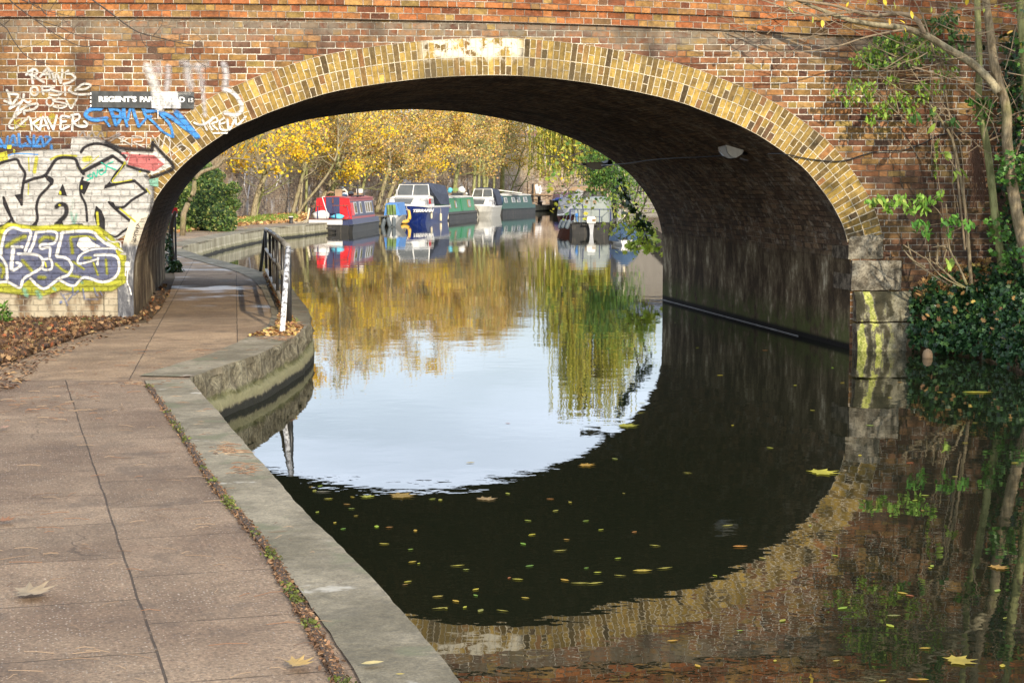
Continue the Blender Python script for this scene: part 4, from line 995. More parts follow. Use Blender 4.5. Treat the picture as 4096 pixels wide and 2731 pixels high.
# dinghy under blue tarpaulin by the right bank
c0=aty(2500,975,53); c0.z=0
dn=empty('dinghy',c0,'white clinker dinghy under a sagging blue tarpaulin below the leafy branch','dinghy',rz=R(-3))
mb=MB(); rings=[]
for y,a,b,z in ((-.1,.12,.03,.16),(.3,.32,.14,.17),(.9,.40,.24,.18),(2.6,.40,.26,.18)): rings.append([(-a,y,z),(-(a*.8+b*.2),y,z*.4),(-b,y,-.1),(b,y,-.1),((a*.8+b*.2),y,z*.4),(a,y,z)])
mb.loft(rings); mb.build('hull',P_white,dn)
mb=MB(); rows=[]
for j in range(9):
    g=j/8; y=-.12+2.7*g; r_=[]
    for i in range(13):
        f=i/12*2-1; w=.06+.40*min(1,g*3.2)**.6; zt=.22+.42*min(1,(g*3))*(1-abs(f)**1.6); 
        r_.append((f*w*1.06,y+.02*math.sin(f*9),.12+ (zt-.1)+.03*mnoise.noise(Vector((f*4,g*4,0))) if abs(f)<.95 else .12))
    rows.append(r_)
V=[p for r_ in rows for p in r_]; mb.add(V,[(j*13+i,j*13+i+1,(j+1)*13+i+1,(j+1)*13+i) for j in range(8) for i in range(12)]); mb.build('tarpaulin',P_tarpb,dn,smooth=True)

# ================================================================ far walls and buildings
BRf=[(0,(.12,.07,.05)),(.3,(.30,.19,.12)),(.6,(.46,.33,.20)),(.85,(.54,.42,.26)),(1,(.2,.16,.13))]
def ex_far(N,uv,col,mask):
    X=N.xyz(uv); z=X[1]
    low=N.sm(N.m('ADD',z,N.m('MULTIPLY',N.noise(uv,.4,3),1.2)),3.6,2.6)
    c2=N.mix(.25,col,(.24,.20,.17)); c2=N.mix(N.m('MULTIPLY',N.sm(N.noise(N.vm('MULTIPLY',uv,(.9,.9,1)),1.0,6,.75),.53,.60),.6),c2,(.55,.53,.52))
    hi=N.mix(.45,col,(.46,.36,.18))
    c=N.mix(low,hi,c2)
    st=N.noise(N.vm('MULTIPLY',uv,(.8,.12,1)),1.0,4,.6)
    return N.mix(N.m('MULTIPLY',N.sm(st,.5,.7),.4),c,(.16,.13,.10))
M_farwall=mat_brick('brick_retaining_wall',BRf,extra=ex_far,mortar=((.62,.56,.45),(.3,.24,.17)),row=.09,L=.27,H=.13,joint=.008)
wl=[Vector((-22,50,0)),Vector((-12.4,66,0)),Vector((-11.5,80,0)),Vector((-10.8,92,0)),Vector((.6,129.5,0)),Vector((2.0,133.5,0)),Vector((14,141,0))]
fw=empty('retaining_wall',wl[0],'tall brick retaining wall behind the trees along the far towpath','wall')
mb=MB(); u=0; H=5.4
cp=MB()
for a,b in zip(wl,wl[1:]):
    d=(b-a).length; 
    h=H if b.x<3 else 3.2
    mb.add([a+Z*.2,b+Z*.2,b+Z*h,a+Z*h],[(0,1,2,3)],[(u,0),(u+d,0),(u+d,h),(u,h)]); u+=d
    nn=Vector(((b-a).y,-(b-a).x,0)).normalized()
    cp.hexa([a+nn*.08+Z*h,b+nn*.08+Z*h,b-nn*.4+Z*h,a-nn*.4+Z*h,a+nn*.08+Z*(h+.12),b+nn*.08+Z*(h+.12),b-nn*.4+Z*(h+.12),a-nn*.4+Z*(h+.12)])
worldpart(mb,'wall_face',M_farwall,fw); worldpart(cp,'coping',M_stone,fw)
# painted marks on the far wall
def wallpt(t,z,off=.02):   # along segment 3->4
    a,b=wl[3],wl[4]; nn=Vector(((b-a).y,-(b-a).x,0)).normalized(); p=a.lerp(b,t)+nn*off; p.z=z; return p
def wmark(x,y,seg): # pixel onto wall segment
    a,b=wl[seg],wl[seg+1]; nn=Vector(((b-a).y,-(b-a).x,0)).normalized(); return onpl(x,y,a+nn*.03,nn)
P_gw=paint('white_spray',(.62,.60,.60),.8,None,.3); P_gr=paint('crimson_spray',(.35,.03,.05),.8); P_gg=paint('green_spray',(.05,.32,.16),.8)
mb=MB()
for (pts,seg) in ((((980,690),(976,740),(990,795),(998,740),(992,690),(980,690)),2),(((1105,690),(1112,720),(1104,745)),2),(((1115,680),(1120,730)),2),(((1095,690),(1128,684),(1120,712),(1136,755)),2),(((1210,745),(1216,770),(1224,742),(1232,772),(1240,742)),3),(((1545,690),(1540,740),(1560,770)),3),(((1560,700),(1572,740),(1556,790)),3)):
    mb=MB(); mb.tube([wmark(x,y,seg) for x,y in pts],.03,4); worldpart(mb,'graffiti',P_gw,fw)
mb=MB(); 
for i in range(7): mb.prism([wmark(1610+i*5,718+6*math.sin(i*2),3),wmark(1614+i*5,718,3),wmark(1613+i*5,778,3),wmark(1609+i*5,775,3)],(0,.02,0))
worldpart(mb,'graffiti',P_gw,fw)
mb=MB(); mb.prism([wmark(1594,735,3),wmark(1606,730,3),wmark(1608,765,3),wmark(1598,770,3)],(0,.02,0)); worldpart(mb,'graffiti',P_gr,fw)['label']='crimson spray patch'
# yard building with tiled roof and pale band behind the wall
Mb2=mat_brick('brick_house_red',[(0,(.25,.08,.05)),(.5,(.36,.13,.075)),(1,(.42,.2,.12))],mortar=((.4,.32,.25),(.3,.22,.16)),row=.075,joint=.005)
hs=empty('brick_house',(-14,118,0),'red brick house behind the retaining wall, half hidden by yellow trees','house')
def house(root,x0,x1,y0,y1,zb,zt,wins,mat,roof=1.8):
    mb=MB(); mb.add([(x0,y0,zb),(x1,y0,zb),(x1,y0,zt),(x0,y0,zt)],[(0,1,2,3)],[(x0,zb),(x1,zb),(x1,zt),(x0,zt)]); mb.add([(x1,y0,zb),(x1,y1,zb),(x1,y1,zt),(x1,y0,zt)],[(0,1,2,3)],[(y0,zb),(y1,zb),(y1,zt),(y0,zt)]); mb.add([(x0,y1,zb),(x0,y0,zb),(x0,y0,zt),(x0,y1,zt)],[(0,1,2,3)],[(y1,zb),(y0,zb),(y0,zt),(y1,zt)]); mb.add([(x1,y1,zb),(x0,y1,zb),(x0,y1,zt),(x1,y1,zt)],[(0,1,2,3)],[(x1,zb),(x0,zb),(x0,zt),(x1,zt)])
    worldpart(mb,'wall',mat,root)
    mb=MB(); ym=(y0+y1)/2; mb.add([(x0-.3,y0-.3,zt),(x1+.3,y0-.3,zt),(x1+.3,ym,zt+roof),(x0-.3,ym,zt+roof),(x0-.3,y1+.3,zt),(x1+.3,y1+.3,zt)],[(0,1,2,3),(3,2,5,4),(0,3,4),(1,5,2)]); worldpart(mb,'roof',mat_simple('roof_tiles',(.22,.09,.06),.8,12,.3),root)
    for (xa,za,w,h) in wins:
        mb=MB(); mb.box((xa,y0-.05,za),(xa+w,y0+.02,za+h)); f=worldpart(mb,'window',P_white,root)
        mb=MB(); mb.box((xa+.1,y0-.07,za+.1),(xa+w-.1,y0-.052,za+h-.1)); o=worldpart(mb,'pane',P_glass,root); o.parent=f
house(hs,-15,-7.0,112,122,0,5.2,[(-13.5,3.2,1.1,1.7),(-10.5,3.2,1.1,1.7)],Mb2,1.2)
hs2=empty('brick_house',(2,141,0),'brown brick canalside building behind the willow curtain','house')
house(hs2,1.0,9,139,147,0,5.0,[(2.6,3.4,.9,1.5),(5.6,3.4,.9,1.5)],M_farwall,1.2)
# low brick yard wall with door, rail and black drum on the far bank
yw=empty('yard_wall',aty(2170,810,131),'low brick yard wall with white painted letters on the far bank','wall')
a=aty(2112,812,131); b=aty(2310,812,131); a.z=b.z=.3
mb=MB(); hgt=aty(2150,722,131).z; mb.hexa([a,b,b+Vector((0,.3,0)),a+Vector((0,.3,0)),Vector((a.x,a.y,hgt)),Vector((b.x,b.y,hgt)),Vector((b.x,b.y+.3,hgt)),Vector((a.x,a.y+.3,hgt))]); worldpart(mb,'wall_face',M_farwall,yw)
mb=MB(); p0=aty(2130,735,130.9); p1=aty(2134,805,130.9); mb.box((p0.x,130.86,p1.z),(p1.x,130.93,p0.z)); worldpart(mb,'door_gap',P_dark,yw)
mb=MB(); p0=aty(2135,735,130.9); p1=aty(2139,805,130.9); mb.box((p0.x,130.84,p1.z),(p1.x,130.95,p0.z)); worldpart(mb,'door_post',P_wood,yw)
mb=MB(); p0=aty(2130,778,130.8); p1=aty(2210,780,130.8); mb.tube([p0,p1],.035,6); worldpart(mb,'rail',P_wood,yw)
mb=MB()
for pts in (((2146,775),(2141,740),(2146,737),(2150,775)),((2152,745),(2153,776),(2158,752),(2160,776)),((2163,757),(2157,748),(2160,742),(2163,770),(2156,776))):
    mb=MB(); mb.tube([aty(x,y,130.95) for x,y in pts],.075,5); worldpart(mb,'graffiti',P_gw,yw)
drum=aty(2157,820,124); mb=MB(); mb.loft([[(.11*math.cos(k*math.pi/6)*r_,.11*math.sin(k*math.pi/6)*r_,z) for k in range(12)] for r_,z in ((1,0),(1,.56),(1.06,.56),(1.06,.6),(.9,.61))]); tag(mb.build('litter_bin',P_dark,loc=drum),'tall black litter bin on the far bank','bin')
bn=empty('bench',aty(2128,818,126),'dark metal bench against the far yard wall','bench')
mb=MB(); mb.box((-.05,0,.30),(.40,.3,.34)); mb.build('seat',P_dark,bn); mb=MB(); mb.box((-.08,.28,.34),(-.04,.34,.75)); mb.box((-.05,.3,.55),(.4,.33,.6)); mb.build('backrest',P_dark,bn)
for x in (-.04,.36): mb=MB(); mb.tube([(x,.05,0),(x,.05,.3)],.02,6); mb.build('leg',P_dark,bn)
bollard(Lp(2164,822),.3,'black mooring bollard on the far bank in front of the bin')
# clapboard building on the right bank
cb=empty('boathouse',(6.6,76,0),'grey clapboard boathouse with drainpipe beside the right bank','building')
Pcl=paint('grey_clapboard',(.20,.18,.15),.8,(.4,(.2,.18,.15)),.2)
mb=MB(); x0=aty(2478,700,60).x; x0=aty(2476,700,74).x
for k in range(18):
    z=.35+k*.16; mb.hexa([(x0,74-.02,z),(x0+6,74-.02,z),(x0+6,80,z),(x0,80,z),(x0+.0,74+.02,z+.155),(x0+6,74+.02,z+.155),(x0+6,80,z+.155),(x0+.0,80,z+.155)])
worldpart(mb,'wall',Pcl,cb)
mb=MB(); mb.box((x0-.06,73.88,.3),(x0+.12,73.97,3.2)); worldpart(mb,'corner_board',P_silver,cb)
mb=MB(); mb.tube([(x0+.22,73.85,.3),(x0+.22,73.85,3.2)],.05,8); worldpart(mb,'drainpipe',P_cream,cb)
mb=MB(); mb.hexa([(x0-.4,73.6,3.2),(x0+6,73.6,3.2),(x0+6,80.4,3.2),(x0-.4,80.4,3.2),(x0-.4,77,4.0),(x0+6,77,4.0),(x0+6,77.2,4.0),(x0-.4,77.2,4.0)]); worldpart(mb,'roof',P_dark,cb)
jt=empty('jetty',(aty(2462,800,58).x,58,0),'small timber jetty post and crossboard by the boathouse','jetty')
xx=aty(2470,800,58).x
for dx in (0,.16): mb=MB(); mb.tube([(xx+dx,58,-.3),(xx+dx,58,1.9 if dx==0 else 1.2)],.03,8); worldpart(mb,'post',P_silver,jt)
mb=MB(); mb.box((xx-.14,57.93,1.05),(xx+.3,57.97,1.17)); worldpart(mb,'crossboard',P_wood,jt)
# ================================================================ foliage tools
import numpy as np
rng=np.random.default_rng(11)
T_Q=([(-.5,0,0),(0,-.36,.05),(.5,0,0),(0,.36,.05)],)
T_L=([(-.5,0,0),(-.2,-.2,.05),(.15,-.2,.05),(.5,0,-.04),(.15,.2,.05),(-.2,.2,.05)],)
T_W=([(-.5,0,0),(0,-.09,.02),(.5,0,-.03),(0,.09,.02)],)
T_I=([(-.35,0,0),(-.42,-.3,.03),(-.08,-.28,.05),(.05,-.48,.0),(.2,-.2,.05),(.55,0,-.05),(.2,.2,.05),(.05,.48,0),(-.08,.28,.05),(-.42,.3,.03)],)
def maple(n=1):
    a=[0,14,30,40,52,66,80,92,112,125,140]; r=[.62,.36,.40,.60,.42,.34,.50,.34,.30,.40,.16]
    p=[(r_*math.cos(R(t)),r_*math.sin(R(t)),.06*(r_>.45)) for t,r_ in zip(a,r)]
    return ([*p,(-.2,0,0),*[(x,-y,z) for x,y,z in reversed(p[1:])]],)
T_M=maple()
def leaf_mat(name,rough=.55,trans=.3,vein=False):
    N=NT(name); c=N.attr().outputs['Color']
    c=N.mix(1.0,c,N.ramp(N.noise(N.pos(),18,2),[(.3,.75),(.7,1.2)]),'MULTIPLY')
    b=N.pbsdf(c,rough,spec=.35); t=N.n('ShaderNodeBsdfTranslucent'); N.put(t.inputs[0],c)
    m=N.n('ShaderNodeMixShader'); m.inputs[0].default_value=trans; N.t.links.new(b,m.inputs[1]); N.t.links.new(t.outputs[0],m.inputs[2])
    return N.done(m.outputs[0])
M_leaf=leaf_mat('leaf'); M_leafdry=leaf_mat('dry_leaf',.8,.12); M_ivy=leaf_mat('glossy_leaf',.35,.15)
def leaves(name,P,size,tmpl,cols,mat,parent=None,up=.3,flat=None,sv=.35,droop=None):
    """P (N,3); cols: list of (weight,(r,g,b)); up: bias of normals upward and to the viewer"""
    P=np.asarray(P,dtype=float); n=len(P); T=np.array(tmpl[0]); k=len(T)
    nr=rng.normal(size=(n,3)); nr/=np.linalg.norm(nr,axis=1)[:,None]
    nr+=np.array([.25,-.6,.6])*up*2 if flat is None else np.array([0,0,flat]); nr/=np.linalg.norm(nr,axis=1)[:,None]
    a=rng.normal(size=(n,3)) if droop is None else np.array(droop)+rng.normal(size=(n,3))*.25
    tx=a-nr*np.sum(a*nr,axis=1)[:,None]; tx/=np.linalg.norm(tx,axis=1)[:,None]; ty=np.cross(nr,tx)
    s=size*(1+sv*rng.uniform(-1,1,n))
    V=P[:,None,:]+s[:,None,None]*(T[None,:,0,None]*tx[:,None,:]+T[None,:,1,None]*ty[:,None,:]+T[None,:,2,None]*nr[:,None,:])
    w=np.array([c[0] for c in cols],float); w/=w.sum(); C=np.array([c[1] for c in cols]); ci=rng.choice(len(cols),n,p=w)
    col=C[ci]*(1+.25*rng.uniform(-1,1,(n,1))); col=np.concatenate([np.clip(col,0,1),np.ones((n,1))],1); col=np.repeat(col,k,axis=0)
    me=bpy.data.meshes.new(name); me.vertices.add(n*k); me.vertices.foreach_set('co',V.reshape(-1))
    me.loops.add(n*k); me.loops.foreach_set('vertex_index',np.arange(n*k,dtype=np.int32)); me.polygons.add(n)
    me.polygons.foreach_set('loop_start',np.arange(0,n*k,k,dtype=np.int32))
    me.update(calc_edges=True); me.materials.append(mat)
    ca=me.color_attributes.new('Col','FLOAT_COLOR','POINT'); ca.data.foreach_set('color',col.reshape(-1))
    o=bpy.data.objects.new(name,me); COL.objects.link(o)
    if parent is not None:
        M=(mathutils.Matrix.Translation(parent.location)@mathutils.Matrix.Rotation(parent.rotation_euler.z,4,'Z')).inverted(); me.transform(M); o.parent=parent
    return o
GOLD=[(4,(.70,.43,.07)),(4,(.76,.56,.10)),(3,(.60,.34,.11)),(1.5,(.40,.22,.09)),(3,(.72,.54,.28)),(2.5,(.52,.50,.14))]
YEL=[(6,(.90,.64,.03)),(3,(.82,.50,.03)),(1,(.58,.30,.05)),(1,(.5,.48,.05))]
BRN=[(3,(.52,.46,.18)),(3,(.54,.32,.14)),(3,(.60,.40,.14)),(2,(.36,.20,.10)),(2,(.66,.44,.06))]
LITT=[(4,(.42,.23,.09)),(3,(.55,.34,.14)),(2,(.25,.12,.06)),(2,(.62,.42,.12)),(1,(.5,.14,.04))]
GRN=[(5,(.09,.19,.03)),(3,(.15,.27,.045)),(2,(.05,.12,.025)),(1,(.28,.34,.06))]
IVY=[(5,(.022,.060,.022)),(3,(.04,.10,.03)),(2,(.075,.145,.035)),(2,(.013,.035,.015))]
YGR=[(4,(.42,.44,.05)),(3,(.30,.38,.04)),(2,(.55,.48,.06)),(1,(.18,.28,.04))]
WIL=[(4,(.44,.44,.07)),(3,(.58,.50,.08)),(2,(.27,.33,.06)),(1,(.68,.53,.08))]

def bark(name,c1,c2,sc=5):
    N=NT(name); p=N.obj(); n1=N.noise(N.vm('MULTIPLY',p,(3,3,.8)),sc,5,.7); n2=N.noise(p,1.2,3)
    c=N.mix(N.sm(n1,.35,.65),c1,c2); c=N.mix(N.m('MULTIPLY',N.sm(n2,.5,.65),.5),c,(.17,.20,.05))
    return N.done(N.pbsdf(c,.9,N.bump(n1,.02),spec=.2))
M_bark=bark('mossy_bark',(.17,.135,.08),(.42,.36,.22)); M_barkg=bark('green_bark',(.15,.15,.06),(.38,.38,.16)); M_twig=mat_simple('twig_bark',(.24,.18,.11),.9,8,.3); M_barkd=mat_simple('dark_wet_bark',(.05,.038,.028),.8,8,.3)
M_barkt=bark('smooth_tan_bark',(.15,.115,.065),(.34,.27,.165),9)

def grow(mb,p,d,L,r,lvl,ends,maxl=3,spread=.7,nseg=4,kids=(3,5),rnd=None,up=.15,minr=.006):
    rnd=rnd or random
    pts=[Vector(p)]; d=Vector(d).normalized(); rr=[r]
    for i in range(nseg):
        d=(d+Vector((rnd.uniform(-1,1),rnd.uniform(-1,1),rnd.uniform(-.6,1)+up))*.22).normalized()
        pts.append(pts[-1]+d*L/nseg); rr.append(max(minr,r*(1-.65*(i+1)/nseg)))
    mb.tube(pts,rr,5 if lvl else 7,cap=False)
    if lvl>=maxl: ends.append(pts[-1]); ends.append(pts[nseg//2]); return pts
    for k in range(rnd.randint(*kids)):
        t=rnd.uniform(.35,1); i=min(nseg-1,int(t*nseg)); q=pts[i].lerp(pts[i+1],t*nseg-i)
        nd=(d+Vector((rnd.uniform(-1,1),rnd.uniform(-1,1),rnd.uniform(-.5,.9)))*spread).normalized()
        grow(mb,q,nd,L*rnd.uniform(.5,.75),rr[i]*.6,lvl+1,ends,maxl,spread,3,kids,rnd,up,minr)
    if lvl: ends.append(pts[-1])
    return pts

def pxtree(label,Y,path,r0,r1,ztop,crown,nleaf,lsize,cols,mat=None,group='autumn trees along the far towpath',seed=1,dens=7,name='autumn_tree',tmpl=T_Q,gz=.45,Lb=1.5):
    """path: pixel points of the trunk from the foot up, then grown on to ztop"""
    rnd=random.Random(seed); pts=[aty(x,y,Y) for x,y in path]
    root=empty(name,Vector((pts[0].x,Y,gz)),label,'tree',group)
    pts[0].z=min(pts[0].z,gz-.1); d=(pts[-1]-pts[-2]).normalized(); d=(d+Vector((0,0,.8))).normalized()
    while pts[-1].z<ztop: pts.append(pts[-1]+(d+Vector((rnd.uniform(-.25,.25),rnd.uniform(-.25,.25),.1)))*.8)
    pts=catmull(pts,3); n=len(pts); mb=MB(); mb.tube(pts,[r0+(r1-r0)*(i/(n-1))**.8 for i in range(n)],8); worldpart(mb,'trunk',mat or M_bark,root,smooth=True)
    mb=MB(); ends=[]
    for k in range(dens):
        i=rnd.randint(int(n*.25),n-1); a=rnd.uniform(0,6.28)
        grow(mb,pts[i],(math.cos(a),math.sin(a)*.8,rnd.uniform(-.1,.8)),Lb*rnd.uniform(.8,1.5),.035,1,ends,3,.8,4,(3,4),rnd,.05,.009)
    worldpart(mb,'limbs',mat or M_bark,root)
    if nleaf:
        E_=[e for e in ends if e.z>crown and mnoise.noise(e*1.1+Vector((seed,0,0)))>-.08]
        if not E_: E_=ends
        E_=np.array([tuple(e) for e in E_]); idx=rng.integers(0,len(E_),nleaf)
        cl=rng.normal(size=(nleaf,3))*np.array([.24,.24,.16])
        leaves('crown',E_[idx]+cl,lsize,tmpl,cols,M_leaf,root)
    return root
# ---- trees on the far towpath (foot pixel, lean) ----
G=[ # label, Y, path, r0, crown z, ztop, nleaf, cols
('bright yellow tree leaning right, nearest on the far verge',74,[(1008,850),(1030,780),(1062,700),(1066,670)],.17,2.6,4.6,2600,YEL,8),
('twin slim trunk hugging the foot of the bright yellow tree',74.5,[(1020,850),(1038,800),(1050,770)],.08,2.8,3.6,200,YEL,3),
('slender pale trunk leaning right, left of a crooked stem',84,[(1168,836),(1195,760),(1222,660),(1230,600)],.13,3.6,7,1500,GOLD,7),
('slim upright stem behind the slender pale trunk',85,[(1196,834),(1206,760),(1212,640)],.09,4,7.4,900,BRN,6),
('straight slim trunk just left of the red boat',86,[(1223,832),(1226,740),(1226,650)],.09,4,7.4,1000,GOLD,6),
('long crooked stem sweeping right over the red boat',82,[(1184,838),(1230,800),(1280,740),(1330,665),(1350,600)],.085,3.4,6.6,1100,GOLD,6),
('leaning pair trunk rising behind the red cabin end',88,[(1276,836),(1300,770),(1345,690),(1372,620)],.16,2.6,7,2300,YEL,8),
('thick trunk behind the wooden crate on the red boat',90,[(1308,840),(1330,760),(1348,690)],.18,3.0,7.5,2600,GOLD,8),
('grey upright trunk behind the red boat roof',93,[(1345,845),(1350,760),(1352,680)],.12,4,7.5,1500,BRN,7),
('slanting trunk between red boat chimney and crate',92,[(1378,850),(1400,760),(1420,690)],.12,3.2,7.5,2000,GOLD,7),
('thin leaning trunk above the red boat chimney',94,[(1425,850),(1450,760),(1472,650)],.11,3.4,7.5,1800,GOLD,7),
('stout trunk leaning right between red and blue boats',93,[(1505,850),(1530,760),(1556,660)],.17,3.2,8,3000,GOLD,9),
('second stout trunk leaning right behind the blue boat bow',95,[(1530,850),(1570,750),(1600,680)],.15,3.2,8,2600,GOLD,8),
('third leaning trunk close to the cruiser flue',97,[(1560,850),(1592,750),(1622,670)],.14,2.8,8,3000,YEL,8),
('golden tree with low crown above the canvas hood',99,[(1668,850),(1676,760),(1680,690)],.12,1.9,8,3600,GOLD,10),
('golden tree with a dense low crown behind the hood',101,[(1740,850),(1736,760),(1745,690)],.10,2.0,8,3200,GOLD,9),
('forked mossy trunk leaning right over the green boat',104,[(1812,850),(1822,730),(1838,650)],.18,3.4,8.5,2300,BRN,9),
('mossy trunk rising above the white cruiser canopy',108,[(1890,850),(1896,740),(1900,650)],.15,3.4,8.5,2200,GOLD,8),
('pale green trunk right of the white cruiser mast',110,[(1913,850),(1915,740),(1920,640)],.14,3.6,8.5,2000,GOLD,8),
('thick greenish trunk, left of a close pair',113,[(1935,850),(1937,740),(1930,640)],.17,3.4,8.5,2400,GOLD,8),
('greenish trunk, right of a close pair',114,[(1946,850),(1948,740),(1958,640)],.12,3.6,8.5,1700,BRN,7),
('upright mossy trunk above the dark green boat',117,[(1973,850),(1976,740),(1980,640)],.14,3.2,8.5,2400,GOLD,8),
('broad shaded trunk near the right end of the row',119,[(2007,845),(2009,740),(2012,650)],.24,3.4,9,2600,GOLD,9),
('thin dark stem leaning right beyond the dark green boat',120,[(2036,840),(2046,760),(2075,680)],.08,3.4,7.5,1300,YEL,6),
('thinnest dark stem leaning right by the yard wall',121,[(2056,835),(2075,760),(2105,715)],.07,3.6,7.5,1100,GOLD,6)]
for i,(lab,Y,path,r0,cz,zt,nl,cols,dn) in enumerate(G):
    pxtree(lab,Y,path,r0*.85,.03,min(zt,5.4),cz-1.2 if i>5 else cz-.3,int(nl*1.05),.15 if Y<80 else .125,cols,M_barkg if i%3==1 or i>16 else M_bark,seed=40+i,dens=dn+3)
# trees behind the retaining wall
BK=[('distant bare topped tree above the wall, far left',(-18,96)),('distant brown leaved tree above the wall behind the yellow tree',(-14.5,104)),('distant tree above the wall left of the house',(-12.5,124)),('distant tree before the red house window',(-9.5,109)),
('distant tree between house and cruiser hood',(-6.5,122)),('distant russet tree above the canvas hood',(-4.6,119)),('distant tree above the green boat',(-3.0,126)),('distant russet tree above the white cruiser',(-1.2,131)),('distant tree above the dark green boat',(.6,136)),('distant tree behind the yard building',(2.4,149))]
for i,(lab,(x,y)) in enumerate(BK):
    root=empty('backdrop_tree',(x,y,.4),lab,'tree','trees behind the retaining wall'); rnd=random.Random(i+300); mb=MB(); ends=[]
    tr=[Vector((x,y,.4)),Vector((x+.2,y,3)),Vector((x-.1,y,5)),Vector((x,y,6.6+i%3*.4))]; mb.tube(catmull(tr,3),[.16-.012*k for k in range(10)],6); worldpart(mb,'trunk',M_bark,root)
    mb=MB()
    for k in range(15):
        a=rnd.uniform(0,6.28); z=rnd.uniform(2.6,5.6); grow(mb,(x,y,z),(math.cos(a),math.sin(a)*.6,rnd.uniform(.2,1)),rnd.uniform(1.2,2.0),.04,1,ends,3,.8,4,(3,5),rnd,.2,.012)
    worldpart(mb,'limbs',M_twig,root)
    E_=np.array([tuple(e) for e in ends]); idx=rng.integers(0,len(E_),2200); leaves('crown',E_[idx]+rng.normal(size=(2200,3))*.38,.15,T_Q,BRN+GOLD[:2],M_leaf,root)
# ivy bush and tan tree by the far left verge
def blob_points(c,r,n,shell=.5):
    d=rng.normal(size=(n,3)); d/=np.linalg.norm(d,axis=1)[:,None]; rad=shell+(1-shell)*rng.uniform(0,1,(n,1))**.5
    out=[]
    for v in d: out.append(1+.35*mnoise.noise(Vector(v)*1.8+Vector((c[0],c[1],0)))+.15*mnoise.noise(Vector(v)*5))
    return np.array(c)+d*rad*np.array(r)*np.array(out)[:,None]
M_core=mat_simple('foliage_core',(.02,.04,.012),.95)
bushc=[((-9.75,56,1.0),(.95,.9,1.15),5200),((-10.6,57,1.25),(.9,.9,1.3),3600),((-9.1,54.5,.7),(.45,.5,.55),1300),((-9.9,56.5,2.0),(.6,.6,.5),1600)]
b_=empty('ivy_bush',(-9.9,56,.4),'rounded dark green ivy bush beside the far towpath bend','bush')
P=np.concatenate([blob_points(c,r,n,.72) for c,r,n in bushc]+[blob_points((-9.9+rng.normal()*.75,55.7,1.2+rng.normal()*.6),(.28,.25,.22),260,.3) for _ in range(16)]); leaves('foliage',P,.085,T_Q,[(5,(.09,.16,.035)),(3,(.17,.24,.05)),(2,(.04,.08,.02)),(2,(.32,.33,.08))],M_leaf,b_,up=.35,sv=.5)
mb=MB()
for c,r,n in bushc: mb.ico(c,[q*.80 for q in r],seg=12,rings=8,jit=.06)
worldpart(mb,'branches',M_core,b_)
rt=[(728,870),(752,815),(776,763),(778,725),(805,690),(875,664),(891,640),(934,634),(998,640),(1060,660)]
tn=empty('leaning_tree',aty(728,870,50),'smooth tan trunk bending right in front of the ivy bush','tree')
mb=MB(); pts=catmull([aty(x,y,50) for x,y in rt],3); n=len(pts); pts[0].z=.3; mb.tube(pts,[.085-.07*(i/(n-1)) for i in range(n)],8); worldpart(mb,'trunk',M_barkt,tn,smooth=True)
mb=MB(); ends=[]; rnd=random.Random(5)
for (x,y) in ((891,640),(934,634),(965,637),(875,664),(998,640),(1030,650)):
    for k in range(3): grow(mb,aty(x,y,50),(rnd.uniform(-.3,1),rnd.uniform(-.5,.5),rnd.uniform(-.1,1)),1.0,.022,1,ends,3,.8,4,(2,4),rnd)
worldpart(mb,'limbs',M_barkt,tn); E_=np.array([tuple(e) for e in ends if e.z<4]); idx=rng.integers(0,len(E_),46); leaves('crown',E_[idx]+rng.normal(size=(46,3))*.1,.16,T_M,YEL+YGR,M_leaf,tn)
# dark trunk with ivy foot at the far end of the left wall
dt=empty('dark_tree',onz(722,1098,ZP),'thin black leaning trunk with ivy at its foot against the vault end','tree')
mb=MB(); Yd=29.3; pts=catmull([aty(x,y,Yd) for x,y in ((700,1110),(690,1040),(684,960),(688,890),(702,845))],3); mb.tube(pts,[.055-.002*i for i in range(len(pts))],8); worldpart(mb,'trunk',M_barkd,dt,smooth=True)
P=blob_points(tuple(aty(698,1085,Yd-.3)),(.16,.2,.22),260,.3); leaves('foliage',P,.07,T_I,IVY,M_ivy,dt)
P=blob_points(tuple(aty(672,1000,Yd-.2)),(.06,.2,.35),160,.3); leaves('foliage',P,.06,T_I,IVY,M_ivy,dt)
sg=empty('warning_sign',aty(700,860,31),'small red and white sign glimpsed beside the dark trunk','sign')
mb=MB(); p=aty(698,840,31); mb.prism([p+Vector((-.05,0,-.06)),p+Vector((.05,0,-.06)),p+Vector((.05,0,.04)),p+Vector((-.05,0,.04))],(0,.02,0)); worldpart(mb,'panel',P_red,sg)
mb=MB(); mb.prism([p+Vector((-.05,0,-.12)),p+Vector((.045,0,-.12)),p+Vector((.045,0,-.062)),p+Vector((-.05,0,-.062))],(0,.02,0)); worldpart(mb,'panel',P_white,sg)
mb=MB(); mb.tube([Vector((p.x,31.05,.35)),Vector((p.x,31.05,p.z))],.02,6); worldpart(mb,'post',P_dark,sg)

